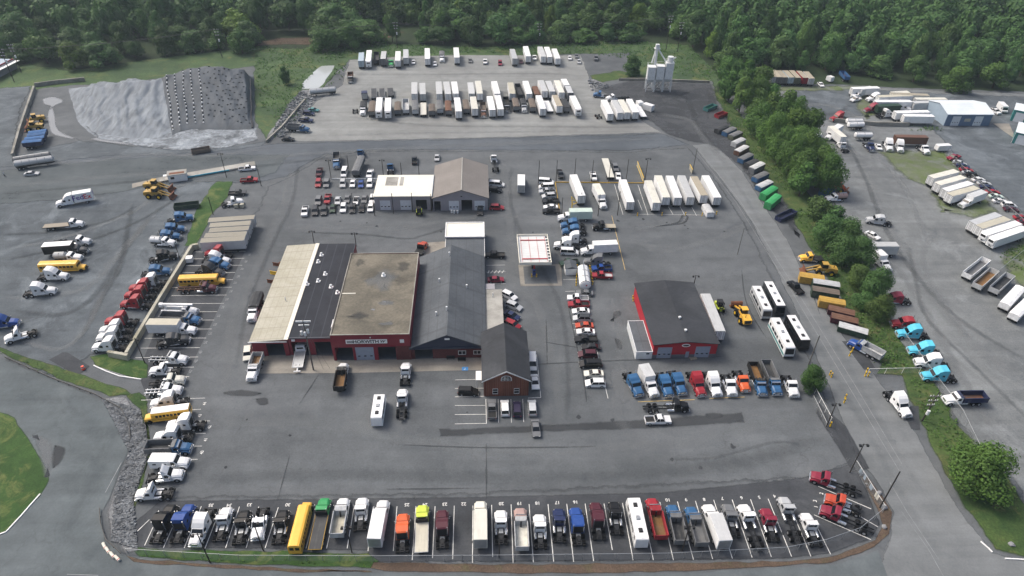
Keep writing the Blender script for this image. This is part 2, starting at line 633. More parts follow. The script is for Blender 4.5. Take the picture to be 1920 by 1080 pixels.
def k_trailer(L, reefer=False, **k):
    x0, x1, h = -L / 2, L / 2, 4.08
    b = MB().box(x0, x1, -1.29, 1.29, 1.12, h)
    subs = [Part('roof_skin', MB().box(x0 + .04, x1 - .04, -1.26, 1.26, h, h + .03), ['body'], 3)]
    for s in (1, -1):
        subs.append(Part('rear_door', MB().box(x0 - .035, x0 + .01, s * .62 - .58, s * .62 + .58, 1.25, h - .12), ['body'], 2))
    lr = MB()
    for y in (-.95, -.35, .35, .95):
        lr.box(x0 - .07, x0 - .036, y - .03, y + .03, 1.3, h - .2)
    lr.box(x0 - .06, x0 - .036, -.04, .04, 1.25, h - .12).box(x0 - .05, x0 + .01, -1.27, 1.27, h - .1, h - .02).box(x0 - .05, x0 + .01, -1.27, 1.27, 1.13, 1.22)
    subs.append(Part('door_hardware', lr, ['frame']))
    subs.append(Part('nose_box', MB().box(x1, x1 + .06, -.35, .1, 1.35, 1.75).box(x1, x1 + .06, .3, .55, 1.4, 1.6), ['frame']))
    P = [Part('trailer_body', b, ['body'], 2, subs)]
    P.append(Part('side_rail', MB().box(x0, x1, -1.31, -1.285, 1.1, 1.28).box(x0, x1, 1.285, 1.31, 1.1, 1.28), ['alu']))
    P.append(Part('underride_bar', MB().box(x0 + .03, x0 + .15, -1.1, 1.1, .5, .62).box(x0 + .03, x0 + .15, -.6, -.5, .6, 1.1).box(x0 + .03, x0 + .15, .5, .6, .6, 1.1), ['frame']))
    if reefer:
        r = MB().prof([(x1, 2.1), (x1 + .4, 2.25), (x1 + .45, 3.7), (x1, 3.95)], -.95, .95)
        P.append(Part('refrigeration_unit', r, ['body'], 2, [Part('vent_grille', MB().box(x1 + .42, x1 + .47, -.75, .75, 2.9, 3.6), ['dark'])]))
    P += trailer_gear(L) + landing(L)
    return P


def k_dumptrailer(L, cover=False, **k):
    P = [tub(-L / 2, L / 2, 1.25, 1.25, 2.75, cover=cover, name='trailer_tub')]
    P += trailer_gear(L, 2, 1.25) + landing(L, 1.25)
    return P


def k_flattrailer(L, **k):
    x0, x1 = -L / 2, L / 2
    b = MB().box(x0, x1, -1.28, 1.28, 1.15, 1.4)
    P = [Part('flat_deck', b, ['flat'], 2, [Part('deck_boards', MB().box(x0 + .05, x1 - .05, -1.2, 1.2, 1.4, 1.43), ['body'], 3)])]
    P.append(Part('main_beam', MB().box(x0 + .5, x1 - .3, -.5, -.38, .8, 1.15).box(x0 + .5, x1 - .3, .38, .5, .8, 1.15), ['frame']))
    return P + trailer_gear(L, 2, .9) + landing(L, 1.15)


def k_tanktrailer(L, **k):
    return [tank_part(-L / 2, L / 2, 2.2, 1.05, 'tank', 2), Part('main_beam', MB().box(-L / 2 + .5, L / 2 - .5, -.45, .45, .8, 1.0), ['frame'])] + trailer_gear(L, 2, .9) + landing(L, 1.0)


def k_schoolbus(L, **k):
    x0, x1 = -L / 2, L / 2 - 1.7
    b = MB().loft([[(x, -1.2, .55), (x, 1.2, .55), (x, 1.2, 2.5), (x, .95, 2.9), (x, -.95, 2.9), (x, -1.2, 2.5)] for x in (x0, x1)])
    n = 9
    subs = []
    for s in (1, -1):
        wb = MB()
        for i in range(n):
            xa = x0 + .35 + (x1 - x0 - 1.0) * i / n
            wb.box(xa, xa + (x1 - x0 - 1.0) / n - .22, s * 1.16, s * 1.215, 1.7, 2.35)
        subs.append(Part('window_band', wb, ['glass']))
        subs.append(Part('rub_stripe', MB().box(x0, x1, s * 1.18, s * 1.22, 1.1, 1.18).box(x0, x1, s * 1.18, s * 1.22, 1.45, 1.52), ['black']))
    subs.append(Part('windshield', MB().box(x1 - .02, x1 + .03, -1.0, 1.0, 1.6, 2.45), ['glass']))
    subs.append(Part('rear_window', MB().box(x0 - .03, x0 + .02, -.9, -.15, 1.6, 2.4).box(x0 - .03, x0 + .02, .15, .9, 1.6, 2.4), ['glass']))
    subs.append(Part('roof_skin', MB().loft([[(x, -.97, 2.89), (x, .97, 2.89), (x, .6, 3.02), (x, -.6, 3.02)] for x in (x0 + .05, x1 - .05)]), ['paint'], 3))
    P = [Part('bus_body', b, ['paint'], 1, subs)]
    hb = MB().loft([[(x1, -1.0, .6), (x1, 1.0, .6), (x1, 1.0, 1.5), (x1, .7, 1.7), (x1, -.7, 1.7), (x1, -1.0, 1.5)],
                    [(L / 2, -.85, .6), (L / 2, .85, .6), (L / 2, .85, 1.2), (L / 2 - .1, .6, 1.4), (L / 2 - .1, -.6, 1.4), (L / 2, -.85, 1.2)]])
    P.append(Part('hood', hb, ['paint'], 1, [Part('grille', MB().box(L / 2 - .03, L / 2 + .02, -.6, .6, .7, 1.15), ['dark'])]))
    P.append(Part('bumper', MB().box(L / 2, L / 2 + .12, -1.15, 1.15, .4, .7), ['black']))
    return P + wheels([L / 2 - 1.0], 1.02, .5, .28, 'black') + wheels([x0 + 2.6], .9, .5, .6, 'black')


def k_coach(L, h=3.45, front=True, **k):
    x0, x1 = -L / 2, L / 2
    b = MB().prof([(x0, .45), (x1 - .1, .45), (x1, 1.2), (x1 - .35, h - .15), (x1 - .6, h), (x0 + .15, h), (x0, h - .15)], -1.27, 1.27, 0, .06, 2.8)
    subs = []
    for s in (1, -1):
        wb = MB()
        n = max(4, int(L / 1.9))
        for i in range(n):
            xa = x0 + .8 + (L - 2.0) * i / n
            wb.box(xa, xa + (L - 2.0) / n - (.3 if i % 3 else .9), s * 1.235, s * 1.285, 1.75, 2.5)
        subs.append(Part('window_band', wb, ['glass']))
        subs.append(Part('side_stripe', MB().box(x0 + .1, x1 - .2, s * 1.25, s * 1.28, .7, 1.35), ['paint'], 4))
    ws = MB()
    pane(ws, [(x1 + .0, -1.1, 1.45), (x1 + .0, 1.1, 1.45), (x1 - .3, 1.05, h - .45), (x1 - .3, -1.05, h - .45)], .04)
    subs.append(Part('windshield', ws, ['glass']))
    subs.append(Part('roof_skin', MB().box(x0 + .17, x1 - .62, -1.18, 1.18, h - .01, h + .03), ['body'], 3))
    P = [Part('coach_body', b, ['paint'], 1, subs)]
    for i, fx in enumerate((.2, .48, .78)):
        x = x0 + L * fx
        P.append(Part('roof_unit', MB().loft([[(x - .5, -.4, h + .02), (x - .5, .4, h + .02), (x + .5, .4, h + .02), (x + .5, -.4, h + .02)], [(x - .35, -.3, h + .28), (x - .35, .3, h + .28), (x + .4, .3, h + .24), (x + .4, -.3, h + .24)]]), ['dark' if i != 1 else 'alu']))
    P.append(Part('bumper', MB().box(x1 - .15, x1 + .08, -1.2, 1.2, .38, .7), ['dark']))
    return P + wheels([x1 - 2.4], 1.06, .5, .3) + wheels([x0 + 2.6], .95, .5, .55)


def k_stepvan(L, **k):
    x0, x1 = -L / 2, L / 2
    b = MB().prof([(x0, .55), (x1, .55), (x1, 1.15), (x1 - .7, 1.4), (x1 - .95, 2.5), (x1 - 1.0, 2.95), (x0 + .1, 3.0), (x0, 2.9)], -1.15, 1.15, 0, .05, 2.4)
    ws = MB()
    pane(ws, [(x1 - .68, -1.0, 1.45), (x1 - .68, 1.0, 1.45), (x1 - .92, .98, 2.45), (x1 - .92, -.98, 2.45)], .03)
    subs = [Part('windshield', ws, ['glass'])] + [Part('side_window', MB().box(x1 - 1.9, x1 - 1.15, s * 1.11, s * 1.165, 1.5, 2.2), ['glass']) for s in (1, -1)]
    return [Part('van_body', b, ['paint'], 1, subs), Part('bumper', MB().box(x1 - .05, x1 + .1, -1.1, 1.1, .4, .65), ['dark'])] + wheels([x1 - 1.0, x0 + 1.5], .98, .4, .26)


def car_body(L, wd, z, greens, roofz, hood, name='car_body', bed=None, cls='paint'):
    """z: belt height; greens: (x windscreen base, x roof front, x roof back, x rear base) measured from the nose"""
    xf = L / 2
    h = wd / 2
    b = MB()
    pr = [(xf - .12, .3), (xf, .5), (xf - .05, .72), (xf - greens[0] + .05, z), (-xf + .1, z if bed is None else z - .02), (-xf, z - .25), (-xf + .03, .4), (-xf + .2, .28)]
    if bed is None:
        b.prof(pr, -h, h, 0, .05, .8)
    else:
        xb = xf - greens[3]
        b.prof([(xf - .12, .35), (xf, .55), (xf - .04, z - .12), (xf - greens[0] + .05, z), (xb, z), (xb, .45)], -h, h, 0, .04, .9)
        b.box(-xf, xb, -h, h, .45, .8)
        for s in (1, -1):
            b.box(-xf, xb, s * h - (.1 if s > 0 else 0), s * h + (0 if s > 0 else .1), .8, z)
        b.box(-xf, -xf + .08, -h + .1, h - .1, .8, z - .03)
        b.box(xb - .08, xb, -h + .1, h - .1, .8, z)
    a = [xf - q for q in greens]
    hh = h - .06
    k = hh - .16
    gl = MB()
    lo = [(a[0], -hh, z), (a[3], -hh, z), (a[3], hh, z), (a[0], hh, z)]
    hi = [(a[1], -k, roofz), (a[2], -k, roofz), (a[2], k, roofz), (a[1], k, roofz)]
    gl.add(lo + hi, [(0, 1, 5, 4), (1, 2, 6, 5), (2, 3, 7, 6), (3, 0, 4, 7), (4, 5, 6, 7), (3, 2, 1, 0)])
    rf = MB()
    e = .03
    rf.add([(a[1] - .02, -k - e, roofz - .02), (a[2] + .02, -k - e, roofz - .02), (a[2] + .02, k + e, roofz - .02), (a[1] - .02, k + e, roofz - .02),
            (a[1] - .15, -k + .06, roofz + .05), (a[2] + .15, -k + .06, roofz + .05), (a[2] + .15, k - .06, roofz + .05), (a[1] - .15, k - .06, roofz + .05)],
           [(3, 2, 1, 0), (0, 1, 5, 4), (1, 2, 6, 5), (2, 3, 7, 6), (3, 0, 4, 7), (4, 5, 6, 7)])
    pl = MB()
    for s in (1, -1):
        for i in (0, 1):
            t = i
            p, q = Vector(lo[0 if t == 0 else 1]), Vector(hi[0 if t == 0 else 1])
            p.y *= -s * 1.01
            q.y *= -s * 1.02
            pl.cyl(p, q, .05, 5)
        xm = (a[1] + a[2]) / 2
        pl.cyl((xm, s * hh * 1.01, z), (xm, s * k * 1.03, roofz), .05, 5)
    subs = [Part('headlight', MB().box(xf - .14, xf - .005, s * (h - .28) - .16, s * (h - .28) + .16, .58, .72), ['lamp']) for s in (1, -1)]
    subs += [Part('tail_light', MB().box(-xf - .01, -xf + .1, s * (h - .2) - .12, s * (h - .2) + .12, z - .3, z - .12), ['redlamp']) for s in (1, -1)]
    P = [Part(name, b, ['paint'], 1, subs), Part('window_glass', gl, ['glass'], 0, [Part('roof_panel', rf, ['paint'], 3), Part('window_pillar', pl, ['paint'], 1)])]
    r = .33 if bed is None and z < 1.0 else .38
    return P + wheels([xf - .9, -xf + .95], h - .1, r, .24, 'rim', .6)


def k_sedan(L, **k):
    return car_body(L, 1.82, .93, (1.25, 2.0, 3.45, 4.15), 1.42, 1)


def k_suv(L, **k):
    return car_body(L, 1.95, 1.1, (1.2, 1.75, L - .45, L - .12), 1.76, 1)


def k_van(L, **k):
    return car_body(L, 2.0, 1.15, (.85, 1.6, L - .15, L - .05), 2.02, 1)


def k_pickup(L, **k):
    return car_body(L, 2.0, 1.15, (1.45, 2.0, 3.25, 3.6), 1.88, 1, bed=True) + [Part('bed_liner', MB().box(-L / 2 + .1, L / 2 - 3.7, -.88, .88, .8, .86), ['flat'], 2)]


def k_loader(L, **k):
    P = []
    s0 = L / 9.0
    x0, x1 = -L / 2, L / 2
    b = MB().prof([(x0, 1.1), (x0 + .1, 2.3), (x0 + 2.2, 2.6), (x0 + 2.8, 2.4), (x0 + 3.4, 1.2), (x0 + 1.2, .9)], -1.05, 1.05)
    P.append(Part('engine_body', b, ['paint'], 1, [Part('radiator_grille', MB().box(x0 - .03, x0 + .05, -.8, .8, 1.3, 2.2), ['dark']), Part('exhaust_stack', MB().cyl((x0 + 1.2, .4, 2.4), (x0 + 1.2, .4, 3.2), .09, 6), ['frame'])]))
    c = MB().prof([(x0 + 2.9, 2.2), (x0 + 2.95, 3.5), (x0 + 4.3, 3.5), (x0 + 4.6, 2.2)], -.75, .75)
    P.append(Part('cab', c, ['glass'], 0, [Part('cab_roof', MB().box(x0 + 2.8, x0 + 4.45, -.85, .85, 3.5, 3.68), ['paint'], 1), Part('cab_base', MB().box(x0 + 2.85, x0 + 4.6, -.8, .8, 1.6, 2.25), ['paint'], 1)]))
    P.append(Part('front_frame', MB().prof([(x0 + 3.6, 1.0), (x0 + 3.6, 2.2), (x0 + 5.0, 2.3), (x0 + 5.8, 1.0)], -.5, .5), ['paint'], 1))
    for s in (1, -1):
        P.append(Part('lift_arm', MB().prof([(x0 + 4.6, 2.3), (x0 + 5.0, 2.5), (x1 - 1.0, .9), (x1 - 1.1, .55)], s * .62 - .13, s * .62 + .13), ['paint'], 1))
    P.append(Part('bucket', MB().prof([(x1 - 1.15, .3), (x1 - 1.3, 1.3), (x1 - 1.0, 1.75), (x1 - .55, 1.85), (x1 - .95, 1.2), (x1 - .85, .5), (x1, .2), (x1, .1), (x1 - .9, .1)], -1.6, 1.6), ['rust']))
    return P + wheels([x0 + 1.7, x0 + 5.2], 1.25, .88, .7, 'ylw', .5)


def k_forklift(L, **k):
    x0, x1 = -L / 2, L / 2
    P = [Part('chassis_body', MB().prof([(x0, .5), (x0 + .1, 1.6), (x0 + 1.0, 1.7), (x0 + 1.3, 1.2), (x1 - 1.4, 1.2), (x1 - 1.3, .4), (x0 + .3, .35)], -.9, .9), ['paint'], 1)]
    P.append(Part('cab', MB().prof([(x0 + .9, 1.5), (x0 + 1.0, 2.7), (x0 + 2.2, 2.7), (x0 + 2.5, 1.2)], -.7, .7), ['glass'], 0, [Part('cab_roof', MB().box(x0 + .85, x0 + 2.4, -.75, .75, 2.7, 2.82), ['dark'])]))
    b = MB()
    for s in (1, -1):
        b.box(x1 - 1.35, x1 - 1.15, s * .45 - .09, s * .45 + .09, .3, 3.4)
    b.box(x1 - 1.33, x1 - 1.17, -.45, .45, 3.2, 3.4).box(x1 - 1.33, x1 - 1.17, -.45, .45, 1.4, 1.6)
    P.append(Part('mast', b, ['dark']))
    for s in (1, -1):
        P.append(Part('fork', MB().box(x1 - 1.15, x1, s * .4 - .08, s * .4 + .08, .2, .28), ['frame']))
    return P + wheels([x0 + .7], .8, .42, .35, 'ylw') + wheels([x1 - 1.5], .85, .55, .4, 'ylw')


def k_dumpster(L, cover=True, h=1.75, **k):
    P = [tub(-L / 2, L / 2, 1.2, .22, h, cover=cover, name='steel_tub')]
    for s in (1, -1):
        P.append(Part('skid_rail', MB().box(-L / 2, L / 2, s * .55 - .08, s * .55 + .08, .02, .22), ['frame']))
    return P


def k_container(L, **k):
    x0, x1, h = -L / 2, L / 2, 2.6
    b = MB().box(x0, x1, -1.2, 1.2, .15, h)
    for s in (1, -1):
        n = int(L / .6)
        for i in range(n):
            x = x0 + .3 + (L - .6) * i / max(1, n - 1)
            b.box(x - .09, x + .09, s * 1.215 - .016, s * 1.215 + .016, .3, h - .15)
    subs = [Part('roof_skin', MB().box(x0 + .05, x1 - .05, -1.15, 1.15, h, h + .04), ['body'], 3),
            Part('rear_door', MB().box(x0 - .04, x0 + .01, -1.1, -.03, .3, h - .1), ['body'], 2), Part('rear_door', MB().box(x0 - .04, x0 + .01, .03, 1.1, .3, h - .1), ['body'], 2)]
    return [Part('container_shell', b, ['body'], 2, subs), Part('base_beam', MB().box(x0, x1, -.9, -.6, .01, .15).box(x0, x1, .6, .9, .01, .15), ['frame'])]


def k_cargotrailer(L, **k):
    x0, x1 = -L / 2, L / 2
    b = MB().prof([(x0, .55), (x1 - .1, .55), (x1, .9), (x1 - .15, 2.5), (x1 - .4, 2.6), (x0, 2.6)], -1.1, 1.1)
    P = [Part('trailer_body', b, ['body'], 2, [Part('roof_skin', MB().box(x0 + .05, x1 - .45, -1.05, 1.05, 2.6, 2.63), ['body'], 3), Part('side_window', MB().box(-.5, .3, -1.13, -1.09, 1.5, 2.0), ['glass'])])]
    P.append(Part('tow_bar', MB().box(x1 - .2, x1 + 1.1, -.06, .06, .45, .55), ['frame']))
    return P + wheels([-.5, .4], 1.0, .33, .22)


def k_dolly(L, **k):
    b = MB().box(-L / 2, L / 2, -.5, -.35, .6, .85).box(-L / 2, L / 2, .35, .5, .6, .85).box(-.4, .4, -.6, .6, .85, 1.0)
    return [Part('dolly_frame', b, ['frame'])] + wheels([-L / 2 + .6, L / 2 - .6], .85, .5, .5, 'rust')


# kind: (object name, category, short noun, default length, builder, height at which its end points were read)
KIND = {
    'high': ('semi_tractor', 'semi truck', 'high-roof sleeper tractor', 8.0, lambda L, **k: k_tractor(L, 1.75, 2.7, False, **k), 1.2),
    'mid': ('semi_tractor', 'semi truck', 'mid-roof sleeper tractor', 7.8, lambda L, **k: k_tractor(L, 1.7, 2.75, 'mid', **k), 1.2),
    'day': ('semi_tractor', 'semi truck', 'day-cab tractor', 6.9, lambda L, **k: k_tractor(L, 0, 2.75, False, **k), 1.2),
    'fair': ('semi_tractor', 'semi truck', 'day-cab tractor with roof fairing', 7.0, lambda L, **k: k_tractor(L, 0, 2.75, True, stacks=False, **k), 1.2),
    'box': ('box_truck', 'box truck', 'box truck', 9.0, k_box, 1.2),
    'express': ('delivery_truck', 'box truck', 'parcel truck', 11.0, k_express, 1.2),
    'dump': ('dump_truck', 'dump truck', 'dump truck', 8.4, k_dump, 1.2),
    'dumpc': ('dump_truck', 'dump truck', 'tarped dump truck', 8.6, lambda L, **k: k_dump(L, True), 1.2),
    'flat': ('flatbed_truck', 'flatbed truck', 'flatbed truck', 9.0, k_flat, 1.2),
    'chassis': ('cab_chassis_truck', 'truck', 'cab-and-chassis truck', 9.5, k_chassis, 1.2),
    'hook': ('roll_off_truck', 'truck', 'roll-off truck', 9.0, k_hook, 1.2),
    'rollback': ('rollback_truck', 'tow truck', 'rollback tow truck', 8.5, k_rollback, 1.0),
    'tanktruck': ('tank_truck', 'tank truck', 'tank truck', 7.5, k_tanktruck, 1.2),
    'bucket': ('bucket_truck', 'utility truck', 'bucket truck', 9.0, k_bucket, 1.2),
    'armored': ('armoured_truck', 'van', 'armoured van', 7.6, k_armored, 1.2),
    'trailer': ('van_trailer', 'trailer', 'van trailer', 15.5, k_trailer, 4.1),
    'reefer': ('refrigerated_trailer', 'trailer', 'refrigerated trailer', 15.5, lambda L, **k: k_trailer(L, True), 4.1),
    'dumptr': ('dump_trailer', 'trailer', 'dump trailer', 10.0, k_dumptrailer, 2.8),
    'dumptrc': ('dump_trailer', 'trailer', 'tarped dump trailer', 10.0, lambda L, **k: k_dumptrailer(L, True), 3.0),
    'flattr': ('flatbed_trailer', 'trailer', 'flatbed trailer', 12.0, k_flattrailer, 1.4),
    'tanktr': ('tank_trailer', 'trailer', 'tank trailer', 11.0, k_tanktrailer, 2.4),
    'bus': ('school_bus', 'bus', 'school bus', 11.0, k_schoolbus, 1.5),
    'coach': ('motorhome', 'motorhome', 'motor coach', 12.0, k_coach, 3.45),
    'rv': ('motorhome', 'motorhome', 'boxy motorhome', 9.5, lambda L, **k: k_coach(L, 3.1), 3.1),
    'stepvan': ('step_van', 'van', 'step van', 6.8, k_stepvan, 1.0),
    'sedan': ('sedan_car', 'car', 'sedan', 4.75, k_sedan, .8),
    'suv': ('suv_car', 'car', 'SUV', 4.8, k_suv, .9),
    'van': ('passenger_van', 'van', 'van', 5.5, k_van, 1.0),
    'pickup': ('pickup_truck', 'pickup truck', 'pickup', 5.8, k_pickup, .9),
    'loader': ('wheel_loader', 'loader', 'wheel loader', 9.0, k_loader, 1.3),
    'forklift': ('forklift_truck', 'forklift', 'forklift', 4.6, k_forklift, 1.0),
    'dumpster': ('roll_off_dumpster', 'dumpster', 'tarped dumpster', 6.5, k_dumpster, 1.8),
    'open': ('roll_off_dumpster', 'dumpster', 'open dumpster', 6.5, lambda L, **k: k_dumpster(L, False, 1.5), 1.5),
    'tall': ('roll_off_dumpster', 'dumpster', 'tall lidded dumpster', 6.5, lambda L, **k: k_dumpster(L, True, 2.35), 2.5),
    'container': ('shipping_container', 'container', 'container', 6.0, k_container, 2.6),
    'cargo': ('cargo_trailer', 'trailer', 'enclosed trailer', 5.0, k_cargotrailer, 2.4),
    'dolly': ('trailer_dolly', 'dolly', 'axle dolly', 3.5, k_dolly, .8),
}
AUTO = {'trailer', 'reefer', 'dumptr', 'dumptrc', 'flattr', 'tanktr', 'dumpster', 'open', 'tall', 'container', 'coach', 'rv', 'bus', 'box', 'chassis', 'flat', 'hook', 'dump', 'dumpc', 'loader', 'cargo'}
LIM = {'trailer': (8, 16.2), 'reefer': (8, 16.2), 'bus': (9.5, 12), 'coach': (9, 13.5), 'rv': (7, 11), 'box': (7, 11.5), 'chassis': (7.5, 12.5), 'flat': (6.5, 12), 'hook': (8, 10.5), 'dump': (6.8, 12.5), 'dumpc': (7, 10),
       'loader': (7, 10), 'flattr': (7, 15), 'dumptr': (6, 13), 'dumptrc': (5, 12), 'tanktr': (5, 12.5), 'dumpster': (4.5, 9), 'open': (4.5, 8.5), 'tall': (5, 8), 'container': (3, 14), 'cargo': (3, 6)}
CLR = dict(white='e3e5e6', cream='d3d2c6', black='0b0c0e', grey='8b8f93', silver='b3b7ba', charcoal='34373b', blue='285d92', steelblue='2b5f8c', navy='1a2850', royal='1a4690', red='9a1a28', maroon='4a1826', crimson='861c36',
           cyan='45bcd8', orange='d85a1a', vermilion='b8401e', yellow='efb51a', lime='c6d92a', green='1f9450', darkgreen='23402f', brown='6a5f55', rust='6b4a38', tan='a39a86', beige='bdb9a6', teal='3a7f80', olive='5e6350', gold='b8922f',
           paleblue='a9bcc8', pink='a98d86', palegrey='b9bcbd', purple='2a2340', dirt='7d5a2c', drab='8a8678', dark='1c1e20', pewter='6a6d70', mint='c3d6cc')
WORD = dict(drab='drab',steelblue='blue', royal='bright blue', crimson='dark red', vermilion='orange-red', darkgreen='dark green', lime='lime-yellow', paleblue='pale blue', palegrey='pale grey', dark='black', gold='yellow', dirt='brown', pewter='grey', rust='rusty brown', tan='tan')
_protos = {}


def proto(kind, L):
    key = (kind, L)
    if key not in _protos:
        _protos[key] = KIND[kind][4](L)
    return _protos[key]


def build(kind, L, loc, rz, cols, label, group):
    nm, cat = KIND[kind][:2]
    root = thing(nm, loc, rz, label, cat, group)
    for p in proto(kind, L):
        o = ob(p.name, p.me, root, cols[p.role] if p.role else None)
        for q in p.subs:
            ob(q.name, q.me, o, cols[q.role] if q.role else None)
    return root
